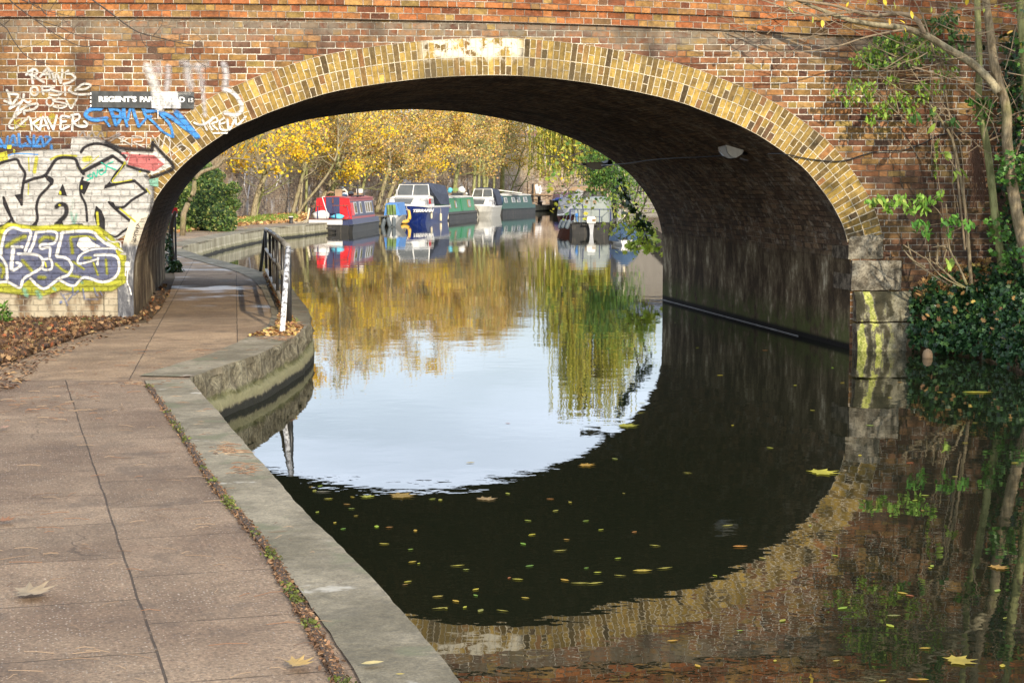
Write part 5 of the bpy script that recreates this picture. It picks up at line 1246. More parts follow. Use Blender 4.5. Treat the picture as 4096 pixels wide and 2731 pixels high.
# ---- willow ----
wr=empty('willow_tree',(5.2,112,.4),'tall weeping willow with yellow green curtains over the far bank','tree')
mb=MB(); mb.tube(catmull([Vector((5.6,112,.2)),Vector((5.3,112,4)),Vector((4.6,111,8)),Vector((4.3,110,12.5))],4),[.42-.022*i for i in range(13)],10); worldpart(mb,'trunk',M_bark,wr)
mb=MB(); tops=[]; rnd=random.Random(9)
for k in range(46):
    a=rnd.uniform(0,6.28); z=rnd.uniform(4.5,12); Lh=rnd.uniform(1.8,4.2)
    c=Vector((4.8,111,z)); pts=[c+Vector((math.cos(a)*Lh*t,math.sin(a)*Lh*.9*t,1.6*math.sin(t*2.2)-.5*t*t)) for t in (0,.25,.5,.75,1)]
    mb.tube(pts,[.09,.07,.05,.035,.02],5); tops+= [pts[i].lerp(pts[i+1],rnd.random()) for i in (1,2,3,3,2) ]+[pts[4]]
worldpart(mb,'limbs',M_barkd,wr)
strP=[];mb=MB(); SC_=[]
for k in range(1250):
    c=rnd.choice(tops); p=c+Vector((rnd.uniform(-.6,.6),rnd.uniform(-.5,.5),0)); Ls=rnd.uniform(2.4,6.0); zb=max(1.9+rnd.uniform(-.3,1.2),p.z-Ls)
    if p.x<1.05: continue
    n=int((p.z-zb)/.11); dx=rnd.uniform(-.06,.06); 
    for i in range(n): strP.append((p.x+dx*i*.05+.03*math.sin(i*.3+k),p.y+.03*math.cos(i*.23),p.z-i*.11))
strP=np.array(strP); print('willow',len(strP))
leaves('curtains',strP,.21,([(-.5,0,0),(0,-.22,.02),(.5,0,-.03),(0,.22,.02)],),WIL,M_leaf,wr,droop=(0,0,-1),up=.2)
# small second willow curtain, darker
# ---- green and yellow shrubs on the right bank ----
def twigtree(name,label,cat,pos,mains,Y,nleaf,lsize,cols,tmpl,mat=M_barkd,spread=.15,r=.02,dens=3,L=.8,group=None,lmat=None,maxl=2):
    root=empty(name,pos,label,cat,group); mb=MB(); ends=[]; rnd=random.Random(hash(label)%1000 if False else len(label)*7+nleaf)
    for pl in mains:
        pts=catmull([aty(x,y,Y+dy) for x,y,dy in [(q if len(q)==3 else (*q,0)) for q in pl]],4); n=len(pts); mb.tube(pts,[r*(1-.75*i/(n-1)) for i in range(n)],6)
        for i in range(2,n,2):
            for k in range(dens): grow(mb,pts[i],(rnd.uniform(-1,1),rnd.uniform(-1,.6),rnd.uniform(-.6,.8)),L*rnd.uniform(.5,1),r*.35,1,ends,maxl,.8,3,(2,3),rnd,.0,.003)
    worldpart(mb,'branches',mat,root)
    if nleaf:
        E_=np.array([tuple(e) for e in ends]); idx=rng.integers(0,len(E_),nleaf); leaves('foliage',E_[idx]+rng.normal(size=(nleaf,3))*spread,lsize,tmpl,cols,lmat or M_leaf,root,droop=(0,0,-.5))
    return root
twigtree('maple_branch','yellow green maple branch with broad leaves over the grey boat','tree',(6,62,.5),[[(2560,560),(2470,610),(2380,680),(2300,730),(2250,780)],[(2470,610),(2420,640),(2360,640),(2300,650)],[(2420,650),(2380,720),(2340,770),(2300,810)]],58,380,.15,YGR+GRN[:2],T_M,dens=3,L=.9,spread=.16)
twigtree('bare_branch','dark bare branch reaching left in front of the willow','tree',(6,70,.5),[[(2500,560),(2400,600),(2330,608),(2260,632),(2190,625)],[(2400,600),(2340,650),(2280,680)],[(2440,640),(2380,690),(2330,700)]],70,60,.14,YEL,T_Q,r=.05,dens=3,L=1.2)
twigtree('green_shrub','lush bright green shrub above the grey narrowboat roof','shrub',(5.4,60,.4),[[(2500,840),(2470,760),(2430,690),(2400,640)],[(2500,820),(2470,720),(2470,650)],[(2470,730),(2420,690),(2390,670)],[(2500,800),(2465,770),(2450,740)]],57,3000,.10,GRN,T_L,dens=3,L=.75,spread=.20)
twigtree('yellow_shrub','pale yellow leaved shrub growing from the bank by the dinghy','shrub',(4.3,36,.3),[[(2560,720),(2540,800),(2500,870),(2460,905)],[(2590,780),(2560,860),(2530,930),(2480,960)],[(2580,860),(2560,920),(2545,980)],[(2600,760),(2520,780),(2500,830)]],36,420,.10,[(4,(.36,.42,.06)),(3,(.26,.36,.05)),(2,(.46,.46,.08)),(1,(.12,.2,.03))],T_L,dens=2,L=.32,spread=.09)
twigtree('leafy_seedling','bright lime leaves of a young plant at the vault waterline','plant',(4.2,33,.1),[[(2590,985),(2565,970),(2545,940)],[(2590,1000),(2560,990),(2545,1000)]],33,110,.13,[(1,(.50,.56,.08)),(1,(.38,.5,.06))],T_M,dens=2,L=.25,spread=.08)
P=[]; 
for i in range(70):
    t=random.random(); x=2480+ (2600-2480)*t+random.gauss(0,10); y=745+(960-745)*t+random.gauss(0,12); P.append(tuple(aty(x,y,27.9+random.uniform(-.1,.3))))
iv=empty('ivy_strand',aty(2540,850,28),'dark ivy strand hanging at the far edge of the vault','ivy'); leaves('foliage',P,.11,T_I,[(1,(.03,.07,.02)),(1,(.10,.16,.03))],M_ivy,iv)
mb=MB(); mb.tube([aty(x,y,28) for x,y in ((2480,740),(2520,810),(2560,880),(2590,960))],.012,5); worldpart(mb,'stem',M_barkd,iv)

# ---- far verge litter and grass ----
def scatter(poly_px,n,z,jz=.01):
    xs=[p[0] for p in poly_px]; ys=[p[1] for p in poly_px]; out=[]
    def inside(x,y):
        c=False; j=len(poly_px)-1
        for i in range(len(poly_px)):
            xi,yi=poly_px[i]; xj,yj=poly_px[j]
            if (yi>y)!=(yj>y) and x<(xj-xi)*(y-yi)/(yj-yi)+xi: c=not c
            j=i
        return c
    while len(out)<n:
        x=random.uniform(min(xs),max(xs)); y=random.uniform(min(ys),max(ys))
        if inside(x,y): 
            p=onz(x,y,z); out.append((p.x,p.y,z+random.uniform(0,jz)))
    return np.array(out)
verge=[(660,905),(700,930),(1000,900),(1230,884),(1240,862),(1240,838),(1100,842),(900,868),(700,880)]
tag(leaves('leaf_litter',scatter(verge,3800,ZP+.02,.05),.17,T_Q,LITT+[(3,(.85,.60,.25))],M_leafdry,flat=1.2),'golden fallen leaves covering the far verge below the trees','fallen leaves',kind='stuff')
P=np.concatenate([scatter([(940,895),(1020,868),(1180,862),(1200,880),(1000,893)],1500,ZP+.04,.12),scatter([(690,925),(800,880),(860,885),(760,925)],600,ZP+.04,.12)]); tag(leaves('grass',P,.13,T_W,[(1,(.16,.30,.04)),(1,(.28,.36,.06))],M_leaf,droop=(0,0,1)),'short green grass tufts on the far verge','grass',kind='stuff')
# ---- near left litter ----
nl=[(-60,1235),(60,1240),(300,1262),(520,1262),(560,1282),(480,1303),(330,1342),(170,1400),(60,1440),(-60,1470)]
tag(leaves('leaf_litter',np.concatenate([scatter(nl,7500,ZP+.0,.035),scatter([(540,1280),(600,1290),(680,1180),(660,1130)],160,ZP,.03)]),.052,T_M,[(3,(.22,.12,.055)),(1.5,(.34,.21,.10)),(5,(.11,.06,.032)),(.7,(.42,.29,.12)),(.4,(.36,.11,.04)),(3,(.06,.038,.025))],M_leafdry,flat=.9),'brown and orange fallen leaves banked against the graffitied wall','fallen leaves',kind='stuff')
tag(leaves('leaf_litter',np.concatenate([scatter([(-60,1480),(170,1402),(330,1343),(560,1290),(640,1290),(400,1360),(200,1440),(60,1560),(-60,1580)],420,ZP+.0,.015)]),.045,T_L,[(3,(.25,.14,.07)),(1,(.36,.22,.10)),(3,(.13,.07,.04))],M_leafdry,flat=2),'scattered brown leaf scraps along the path edge','fallen leaves',kind='stuff')
def clump(name,label,cat,c,r,n,size,tmpl,cols,mat=M_leaf,up=.5,group=None,stem=None):
    root=empty(name,c,label,cat,group); leaves('foliage',blob_points(tuple(c),r,n,.2),size,tmpl,cols,mat,root,up=up)
    mb=MB(); z0=stem if stem is not None else c[2]-r[2]
    for k in range(5): mb.tube([Vector((c[0]+random.uniform(-.03,.03),c[1],z0)),Vector((c[0]+random.uniform(-1,1)*r[0]*.7,c[1]+random.uniform(-1,1)*r[1]*.5,c[2]+random.uniform(-.2,1)*r[2]))],.006,5)
    worldpart(mb,'stems',M_twig,root); return root
clump('nettle_plant','green leafy weed at the left edge by the wall foot','plant',aty(0,1262,18.0),(.13,.2,.14),170,.06,T_L,GRN,up=.4,stem=.38)
for i,(x,y,lab) in enumerate(((345,1288,'small grass tuft in the brown leaves by the wall'),(150,1308,'tiny green weed among the leaves, leftmost'),(1176,1288,'small green weed at the foot of the black railing post'))): 
    p=onz(x,y,ZP); clump('weed',lab,'plant',Vector((p.x,p.y,.41)),(.06,.06,.03),40,.03,T_W,[(1,(.2,.36,.05)),(1,(.35,.42,.08))],up=.6,stem=.385)
rp=[(1050,1095),(1062,1085),(1110,1150),(1140,1200),(1165,1260),(1190,1300),(1215,1310),(1180,1345),(1060,1345),(990,1345),(1100,1310),(1118,1250),(1098,1190)]
tag(leaves('leaf_litter',scatter(rp,1500,ZP+.004,.02),.05,T_L,LITT+[(3,(.2,.09,.045))],M_leafdry,flat=1.5),'brown leaf debris gathered under the railing','fallen leaves',kind='stuff')

# ================================================================ right bank vegetation
Ytop=19.45
wlp=[(3600,1402),(3700,1412),(3850,1424),(3960,1445),(4050,1478),(4200,1540),(4400,1640),(4800,1850)]
tpp=[(3600,1200),(3660,1165),(3750,1120),(3900,1080),(4050,1060),(4300,1040),(4800,1000)]
def ip(c,x):
    if x<=c[0][0]: return c[0][1]
    for a,b in zip(c,c[1:]):
        if x<=b[0]: return a[1]+(b[1]-a[1])*(x-a[0])/(b[0]-a[0])
    return c[-1][1]
def bankpt(x,f,out=0.0):
    yb,yt=ip(wlp,x),ip(tpp,x); Yb=onz(x,yb,0).y; y=yb+(yt-yb)*f; Y=Yb+(Ytop-Yb)*f**1.2; p=aty(x,y,Y); return p-Vector((0,out,-out*.5))
n_iv=7200; P=[]
for i in range(n_iv):
    x=3630+random.random()**.9*(4260-3630); f=random.random()**.85
    if x<3720 and random.random()<.4*(3720-x)/90: continue
    p=bankpt(x,min(1,f*1.02),random.uniform(0,.10)+.06*mnoise.noise(Vector((x*.02,f*6,0)))); P.append(tuple(p))
tag(leaves('ivy_ground_cover',np.array(P),.056,T_I,IVY,M_ivy,up=.3,sv=.5),'dark green ivy blanketing the right bank down to the water','ivy',kind='stuff')
P=[tuple(bankpt(random.uniform(3660,3960),random.uniform(.78,1.1),.06)) for i in range(460)]+[tuple(bankpt(random.uniform(3650,4096),random.uniform(.2,.95),.12)) for i in range(34)]
tag(leaves('leaf_litter',np.array(P),.072,T_M,[(3,(.36,.21,.08)),(2,(.46,.28,.09)),(.5,(.6,.42,.1)),(3,(.20,.11,.055))],M_leafdry,up=.5),'dry tan leaves caught on the ivy of the right bank','fallen leaves',kind='stuff')
# trees in front of the right wall
def stemline(px,Y,r0,r1,mb,n=4,seg=8):
    pts=catmull([aty(q[0],q[1],Y+(q[2] if len(q)>2 else 0)) for q in px],n); N_=len(pts); mb.tube(pts,[r0+(r1-r0)*i/(N_-1) for i in range(N_)],seg); return pts
Z5=lambda pts:[(2996+x/2.138,y/2.138) for x,y in pts]
Ta=empty('bank_tree',aty(4120,1150,18.7),'pale barked leaning tree on the right bank, thickest trunk, ivy climbing it','tree')
mb=MB(); tA=stemline([(4135,1150),(4110,1040),(4083,928),(4061,816),(4046,727),(4036,640),(4027,555),(4028,490),(4023,424),(4000,346),(3975,251),(3962,139),(3950,56),(3936,-60),(3900,-400)],18.7,.068,.038,mb,3,10); worldpart(mb,'trunk',M_barkt,Ta,smooth=True)
mb=MB(); stemline(Z5([(2130,790),(2050,680),(1900,540),(1700,420),(1500,300),(1300,240),(1050,210),(850,170),(650,100),(500,40),(380,-10)]),18.65,.05,.014,mb); worldpart(mb,'bough',M_bark,Ta,smooth=True)
mb=MB(); stemline(Z5([(1500,290),(1440,180),(1350,130),(1230,120),(1080,135),(900,100),(700,45),(450,10),(300,-20)]),18.6,.028,.010,mb); worldpart(mb,'bough',M_twig,Ta,smooth=True)
mb=MB(); stemline(Z5([(1400,255),(1260,265),(1000,320),(800,385),(600,430),(400,440),(150,440)]),18.55,.012,.004,mb); stemline(Z5([(900,105),(500,130),(200,30),(100,0)]),18.55,.010,.005,mb)
rnd=random.Random(77); ends=[]
for k in range(54):
    x=rnd.uniform(3050,4120); y=rnd.uniform(-30,330)*(1 if x>3500 else .5); a=rnd.choice([-1,1])*rnd.uniform(.6,1)
    if x<3400 and rnd.random()<.3: continue
    grow(mb,aty(x,y,18.5+rnd.uniform(-.3,.4)),(a,rnd.uniform(-.15,.15),rnd.uniform(-.4,.5)),rnd.uniform(.35,.9),.0055,1,ends,2,.55,4,(1,3),rnd,0,.0016)
worldpart(mb,'twigs',M_twig,Ta)
YL=[(3163,42),(3035,95),(3558,88),(3620,120),(3609,88),(3725,40),(3774,78),(3868,8),(3983,25),(3578,22),(4040,130),(4085,185),(3738,438),(3647,60),(3250,80),(3290,95),(3500,5),(3540,10),(3470,8),(3390,20),(3935,40),(4020,15)]
leaves('crown',np.array([tuple(aty(x,y,18.35)) for x,y in YL]),.085,T_L,[(3,(.80,.60,.05)),(1,(.75,.45,.08)),(1,(.45,.5,.08))],M_leaf,Ta,sv=.2,droop=(0,0,-1),up=.4)
def ivyon(pts,r,n,root,sz=.06,t0=0,t1=1,name='climbing_ivy'):
    P=[]
    for i in range(n):
        t=random.uniform(t0,t1)*(len(pts)-1); k=min(len(pts)-2,int(t)); q=pts[k].lerp(pts[k+1],t-k); a=random.uniform(0,6.28)
        m=mnoise.noise(q*1.6+Vector((3,1,7)))
        if m<-.12: continue
        P.append((q.x+math.cos(a)*r*random.uniform(.8,1.7),q.y-abs(math.sin(a))*r*1.2,q.z))
    return leaves(name,np.array(P),sz,T_I,[(3,(.09,.22,.035)),(3,(.14,.30,.05)),(2,(.05,.13,.03))],M_ivy,root,up=.5)
ivyon(tA,.10,560,Ta,t0=.05,t1=.6)
Tb=empty('bank_tree',aty(4010,1075,19.0),'slim greenish ivy wrapped tree left of the thick pale trunk','tree')
mb=MB(); tB=stemline([(4012,1090),(3994,966),(3979,854),(3967,742),(3949,592),(3934,517),(3916,420),(3914,390),(3917,251),(3914,139),(3909,0),(3905,-200)],19.0,.046,.032,mb,3,9); worldpart(mb,'trunk',M_barkg,Tb,smooth=True); ivyon(tB,.08,420,Tb,t0=.0,t1=.62)
Tc=empty('bank_tree',aty(4140,700,18.9),'pale trunk at the very right edge of the picture','tree')
mb=MB(); tC=stemline([(4180,1080),(4140,700),(4105,320),(4090,130),(4076,-20),(4060,-200)],18.9,.055,.04,mb,3,9); worldpart(mb,'trunk',M_barkg,Tc,smooth=True); ivyon(tC,.1,200,Tc)
Td=empty('sapling',aty(3882,1130,18.9),'reddish brown upright sapling stem before the right brick wall','sapling')
mb=MB(); stemline([(3884,1135),(3878,1041),(3870,928),(3855,794),(3837,682),(3807,555),(3762,480),(3720,420)],18.9,.022,.012,mb,3,7); worldpart(mb,'stem',M_barkt,Td,smooth=True)
mb=MB(); stemline([(3867,990),(3858,800),(3852,660),(3838,560)],18.85,.007,.004,mb); stemline([(3770,330),(3740,230),(3700,90),(3650,-10)],18.9,.012,.006,mb); stemline([(3860,1000),(3820,620),(3790,420),(3765,260),(3730,120)],19.1,.012,.008,mb)
for k in range(44):
    x=rnd.uniform(3480,4090); y=rnd.uniform(200,640); grow(mb,aty(x,y,18.9+rnd.uniform(-.2,.3)),(rnd.uniform(-1,1),0,rnd.uniform(-.3,1)),rnd.uniform(.4,.9),.006,1,ends,2,.6,4,(1,3),rnd,0,.0018)
worldpart(mb,'twigs',M_twig,Td)
Te=empty('cut_shrub',aty(3850,1140,18.8),'fan of bare cut shrub stems leaning left over the bank','shrub')
mb=MB()
for s in ([(3866,1138),(3837,1070),(3798,996),(3792,899),(3784,816)],[(3800,1140),(3732,1100),(3657,1052)],[(3850,1150),(3760,1100),(3700,1025)],[(3820,1120),(3770,1080),(3720,1040),(3693,1030),(3612,978)],[(3798,1000),(3770,985),(3725,990)],[(3745,1070),(3750,1010),(3752,970)],[(3765,1080),(3790,980)],[(3722,1080),(3718,1010)],[(3860,1150),(3800,1110),(3740,1035)],[(3657,1052),(3640,1010),(3630,965)],[(3700,1070),(3650,1040),(3615,1000)]):
    stemline(s,18.75+rnd.uniform(-.1,.1),rnd.uniform(.009,.017),.006,mb,3,6)
worldpart(mb,'stems',M_barkt,Te,smooth=True)
# leafy sprays (elder like)
def spray(label,clusters,Y,size,cols,tmpl=T_L,spread=None,name='leafy_spray',stems=()):
    x0=np.mean([c[0] for c in clusters]); y0=np.mean([c[1] for c in clusters]); root=empty(name,aty(x0,y0,Y),label,'branch'); P=[]
    for (cx,cy,rx,ry,n) in clusters:
        for i in range(n):
            a=random.uniform(0,6.28); q=random.random()**.5; P.append(tuple(aty(cx+rx*q*math.cos(a),cy+ry*q*math.sin(a),Y+random.gauss(0,.08))))
    leaves('foliage',np.array(P),size,tmpl,cols,M_leaf,root,droop=(0,-.1,-.8),up=.55)
    mb=MB()
    for s in stems: stemline(s,Y+.05,.006,.003,mb,3,5)
    for c,d in zip(clusters,clusters[1:]): mb.tube([aty(c[0],c[1],Y+.04),aty(d[0],d[1],Y+.04)],.0035,5)
    worldpart(mb,'stems',M_twig,root); return root
LG=[(4,(.20,.34,.04)),(4,(.30,.45,.07)),(2,(.10,.20,.035)),(1,(.46,.48,.10))]
DG=[(3,(.06,.14,.035)),(2,(.12,.22,.05))]
spray('broad mass of fresh green leaves hanging below the long bough',[(3480,210,60,22,60),(3540,180,60,35,120),(3610,170,70,40,140),(3690,190,70,45,120),(3760,215,60,40,80),(3540,235,60,40,110),(3440,245,45,22,50),(3500,255,40,25,60),(3640,245,60,30,70)],18.95,.060,LG+DG)
spray('darker green leaves high behind the bough, under yellow leaves',[(3720,110,50,40,50),(3790,90,40,40,40),(3840,160,50,40,45),(3800,60,40,35,30)],19.1,.075,DG)
spray('ragged drooping green leaves on twigs, middle of the right wall',[(3345,375,22,18,18),(3420,345,40,25,40),(3480,355,35,30,40),(3400,395,40,30,40),(3470,395,30,25,34),(3570,330,40,22,34),(3600,390,45,25,50),(3640,420,40,30,50),(3690,350,30,25,26),(3700,390,30,20,26),(3740,350,40,30,26),(3560,420,30,30,40),(3520,440,26,26,36),(3480,480,22,28,34),(3540,465,18,15,14),(3650,470,28,26,18),(3790,290,50,30,36)],18.95,.060,LG,stems=([(3890,330),(3700,300),(3560,330),(3420,350)],[(3800,470),(3650,400),(3500,380)],[(3560,330),(3550,440),(3480,500)]))
spray('sunlit lime green leaflets just above the stone blocks',[(3490,812,26,14,16),(3530,800,22,16,16),(3560,830,30,22,24),(3600,800,30,18,22),(3640,835,28,24,22),(3680,800,26,22,20),(3700,830,26,24,20),(3740,800,24,16,14),(3755,780,20,12,8)],18.7,.085,[(4,(.34,.56,.09)),(2,(.22,.44,.06)),(1,(.5,.6,.12))],name='leafy_spray',stems=([(3784,900),(3750,840),(3690,805),(3600,800),(3480,815)],))
spray('mid green leaflets right of the cut upright stem',[(3690,900,26,18,16),(3710,930,22,22,14),(3660,910,16,22,10),(3790,890,30,18,20),(3830,880,30,22,22),(3870,900,28,18,16),(3800,930,20,22,12)],18.7,.080,[(3,(.12,.32,.05)),(2,(.2,.42,.06))])
spray('pale green pair of big leaves on the sapling',[(3785,620,18,10,3),(3838,700,22,12,4),(3725,515,0,0,1),(3800,1000+60,16,10,4)],18.7,.14,[(1,(.35,.48,.08))])
spray('narrow drooping dark leaves beside the yellow leaf',[(3665,480,18,26,8),(3725,470,16,24,8),(3810,500,20,24,8)],18.8,.12,DG)
spray('thin ivy trail running down the brick wall',[(3745+random.uniform(-4,4),565+i*14,5,6,6) for i in range(11)],19.35,.045,LG,T_I,name='ivy_trail')
mb=MB()
for k in range(46):
    x=3905+rnd.gauss(0,16); mb.tube([aty(x-10,560+rnd.uniform(-20,60),19.2),aty(x+rnd.gauss(0,10),660+rnd.uniform(-30,30),19.15),aty(x+rnd.gauss(5,16),rnd.uniform(720,850),19.2)],.004,4)
o=mb.build('dead_roots',mat_simple('dead_root',(.14,.075,.045),.9)); rebase(o,aty(3905,600,19.2)); tag(o,'brown hanging tangle of dead roots between the trunks','roots')
P=[tuple(aty(random.gauss(4060,38),random.uniform(130,1050),19.15+random.uniform(-.1,.3))) for i in range(900)]
bi=empty('wall_ivy',aty(4060,900,19.2),'dense dark ivy behind the thick trunk at the right edge','ivy'); leaves('foliage',np.array(P),.07,T_I,IVY+[(1,(.10,.24,.04))],M_ivy,bi)
mb=MB(); stemline([(4080,1060),(4060,700),(4070,300),(4060,100)],19.3,.015,.008,mb); worldpart(mb,'stem',M_barkd,bi)
# shade trees added out of view on the right bank to darken the wall
for i,(x,y,zc,lab) in enumerate(((8.3,12.6,4.3,'unseen shade tree added on the right bank, near the bridge'),(10.4,13.6,5.0,'unseen shade tree added on the right bank, away from the water'))):
    root=empty('bank_tree',(x,y,.5),lab,'tree'); mb=MB(); mb.tube(catmull([Vector((x,y,.3)),Vector((x-.1,y,2)),Vector((x+.1,y,zc)),Vector((x,y,zc+2))],3),[.13-.01*k for k in range(10)],8); worldpart(mb,'trunk',M_barkg,root)  # this bank_tree is an added shade tree, out of view
    mb=MB(); en=[]; rnd=random.Random(700+i)
    for k in range(18): a=rnd.uniform(0,6.28); grow(mb,(x,y,rnd.uniform(1.6,zc+1.9)),(math.cos(a),math.sin(a),.5),1.55,.04,1,en,3,.8,4,(2,4),rnd,.1,.006)
    worldpart(mb,'limbs',M_barkg,root); E_=np.array([tuple(e) for e in en]); idx=rng.integers(0,len(E_),5200); leaves('crown',E_[idx]+rng.normal(size=(5200,3))*.3,.12,T_L,LG,M_leaf,root)
# bare branches hanging in at the top left
Zt=lambda pts:[(x/2.138,y/2.138) for x,y in pts]
bb=empty('bare_branch',aty(100,-60,13.5),'bare drooping twigs hanging in front of the bridge, top left','branch')
mb=MB(); rnd=random.Random(3); en=[]
for s,r in (([(700,-90),(790,0),(930,100),(1060,200),(1190,280),(1340,320),(1500,360),(1650,390)],.008),([(1650,385),(1650,470),(1720,550),(1830,585)],.0035),([(-40,120),(0,200),(60,250),(110,340),(200,460),(300,520),(420,550)],.006),([(40,-60),(80,0),(200,100),(300,170),(450,280),(560,340),(700,400),(850,390)],.006),([(100,-50),(180,0),(330,60),(400,130),(520,120)],.005),([(-30,160),(30,150),(100,150),(20,230)],.005),([(300,170),(500,230),(650,300),(900,350),(1050,345)],.004),([(240,-30),(300,60),(600,140),(760,120)],.004),([(500,-20),(400,130)],.003),([(1050,205),(1150,170),(1200,110)],.003),([(1310,310),(1380,220),(1400,120)],.003),([(1650,390),(1730,340),(1780,320)],.002),([(1200,290),(1240,390),(1350,410),(1430,395)],.003)):
    pts=stemline(Zt(s),13.5,r,r*.4,mb,3,6)
    for q in pts[3::4]: grow(mb,q,(rnd.uniform(-1,1),0,rnd.uniform(-1,.6)),rnd.uniform(.1,.3),.002,2,en,3,.6,3,(1,2),rnd,-.1,.0011)
worldpart(mb,'twigs',M_barkd,bb)
# ================================================================ graffiti (paint on the bridge face)
N=NT('spray_paint'); at=N.attr(); uv=N.uv(); a_,b_2,mask,r_=flemish(N,uv)
c=at.outputs['Color']; n1=N.noise(uv,14,5,.75); n2=N.noise(uv,3,4,.6); n3=N.noise(uv,55,3,.7)
nh=N.noise(N.vm('MULTIPLY',uv,(5,22,1)),1.0,5,.75)
c=N.mix(1.0,c,N.ramp(n1,[(.3,.62),(.7,1.2)]),'MULTIPLY'); c=N.mix(1.0,c,N.ramp(nh,[(.32,.5),(.6,1.1)]),'MULTIPLY')
c=N.mix(N.m('MULTIPLY',N.m('SUBTRACT',1.0,mask),.16),c,N.mix(.5,c,(.16,.12,.09)))
wear=N.m('MULTIPLY',N.sm(n1,.58,.68),.65); c=N.mix(wear,c,(.16,.11,.075))
al=at.outputs['Alpha']; al=N.m('ADD',al,N.m('MULTIPLY',N.m('MULTIPLY',N.m('SUBTRACT',n3,.5),3.2),N.m('MULTIPLY',al,N.m('SUBTRACT',1.0,al))),clamp=True)
al=N.m('MULTIPLY',al,N.m('SUBTRACT',1.0,N.m('MULTIPLY',N.sm(n1,.68,.76),.35)))
M_spray=N.done(N.pbsdf(c,.75,N.bump(N.m('ADD',mask,N.m('MULTIPLY',n1,.4)),.012),spec=.25,alpha=al))
GO=[0.0225]
class Paint:
    def __init__(s,ox,oy,sc): s.o=(ox,oy,sc); s.mb=MB()
    def P(s,q): return FSZ(s.o[0]+q[0]/s.o[2], s.o[1]+q[1]/s.o[2])
    def stroke(s,pts,w,col,a=1.0,soft=.35,sm=True,closed=False):
        GO[0]+=.00012; off=GO[0]; k=.00263/s.o[2]*(1.22 if s.o[2]>2.5 else 1.08)
        p=[Vector((*s.P(q),0)) for q in pts]
        if closed: p=p+[p[0]]
        if sm and len(p)>2: p=catmull(p,5)
        n=len(p); hw=w*k*.5; V=[];UV=[];C=[]
        prof=[(-1-soft*.5,0),(-1+soft,1),(0,1),(1-soft,1),(1+soft*.5,0)]
        # round caps
        d0=(p[1]-p[0]).normalized(); d1=(p[-1]-p[-2]).normalized()
        rows=[(p[0]-d0*hw*1.1,.35,0)]+[(q,1,1) for q in p]+[(p[-1]+d1*hw*1.1,.35,0)]
        for i,(q,wf,af) in enumerate(rows):
            t=(rows[min(i+1,len(rows)-1)][0]-rows[max(i-1,0)][0]); 
            if t.length<1e-9: t=Vector((1,0,0))
            t.normalize(); nn=Vector((-t.y,t.x,0))
            for o,al_ in prof:
                r=q+nn*o*hw*wf; V.append(FW(r.x,r.y,off)); UV.append((r.x,r.y)); C.append((*col,al_*af*a))
        F=[(j*5+m,j*5+m+1,(j+1)*5+m+1,(j+1)*5+m) for j in range(len(rows)-1) for m in range(4)]
        s.mb.add(V,F,UV,col=C)
    def fill(s,pts,col,a=1.0,edge=14,sm=False):
        GO[0]+=.00012; off=GO[0]
        p=[Vector((*s.P(q),0)) for q in pts]
        if sm: p=catmull(p,4,closed=True)
        V=[FW(q.x,q.y,off) for q in p]
        from mathutils.geometry import tessellate_polygon
        tr=tessellate_polygon([p]); s.mb.add(V,[tuple(t) for t in tr],[(q.x,q.y) for q in p],col=[(*col,a)]*len(p))
        s.stroke(pts,edge,col,a,.5,sm,True)
    def done(s,label): 
        o=worldpart(s.mb,'graffiti',M_spray,bridge); o['label']=label; return o
WH=(.72,.68,.60); WH2=(.80,.78,.72); BK_=(.022,.02,.022); SIL=(.52,.50,.45); BLU=(.07,.30,.72); YE=(.62,.58,.05); YG=(.40,.40,.04); NV=(.12,.13,.20); PK=(.58,.15,.14); GR_=(.04,.50,.34); GY=(.24,.21,.19)
def ell(cx,cy,rx,ry,n=10): return [(cx+rx*math.cos(2*math.pi*i/n),cy+ry*math.sin(2*math.pi*i/n)) for i in range(n+1)]
# --- silver and black letters
g=Paint(0,520,1.816)
g.stroke([(0,150),(200,150),(520,140)],60,(.05,.04,.04),.55,.9)
g.stroke([(180,60),(330,90),(500,70),(520,130)],60,(.07,.05,.05),.5,.9)
for s in ([(0,60),(40,130),(60,50)],[(70,120),(100,40),(120,110)],[(140,30),(150,120),(190,100)],[(200,50),(240,120),(250,40)],[(265,110),(300,50),(320,120)],[(330,50),(370,60),(330,110)],[(375,110),(378,155)],[(0,120),(100,110),(300,120)]): g.stroke(s,20,BLU,.8,.7)
g.fill([(-40,170),(60,190),(200,165),(520,150),(530,62),(640,60),(760,90),(900,150),(930,215),(1000,235),(1060,320),(1105,420),(1108,520),(1070,620),(1010,690),(930,740),(840,790),(500,790),(-40,790)],SIL,.98,24)
g.fill([(940,165),(1115,160),(1125,120),(1245,262),(1100,322),(1092,300),(925,250)],WH,.95,16)
g.stroke([(50,192),(120,172),(280,180)],8,BLU,.8)
g.fill([(-20,180),(50,160),(60,220),(-20,225)],YE,.9,14); g.fill([(60,115),(85,115),(80,135),(62,135)],YE,.9,14); g.stroke([(105,145),(107,165)],14,YE)
for s,w in (([(270,200),(262,250),(252,310)],26),([(210,200),(215,300)],9),([(370,215),(440,188),(560,190)],16),([(560,240),(590,290),(720,190)],7),([(612,215),(660,208)],40),([(210,390),(208,470)],8)): g.stroke(s,w,YE,.75)
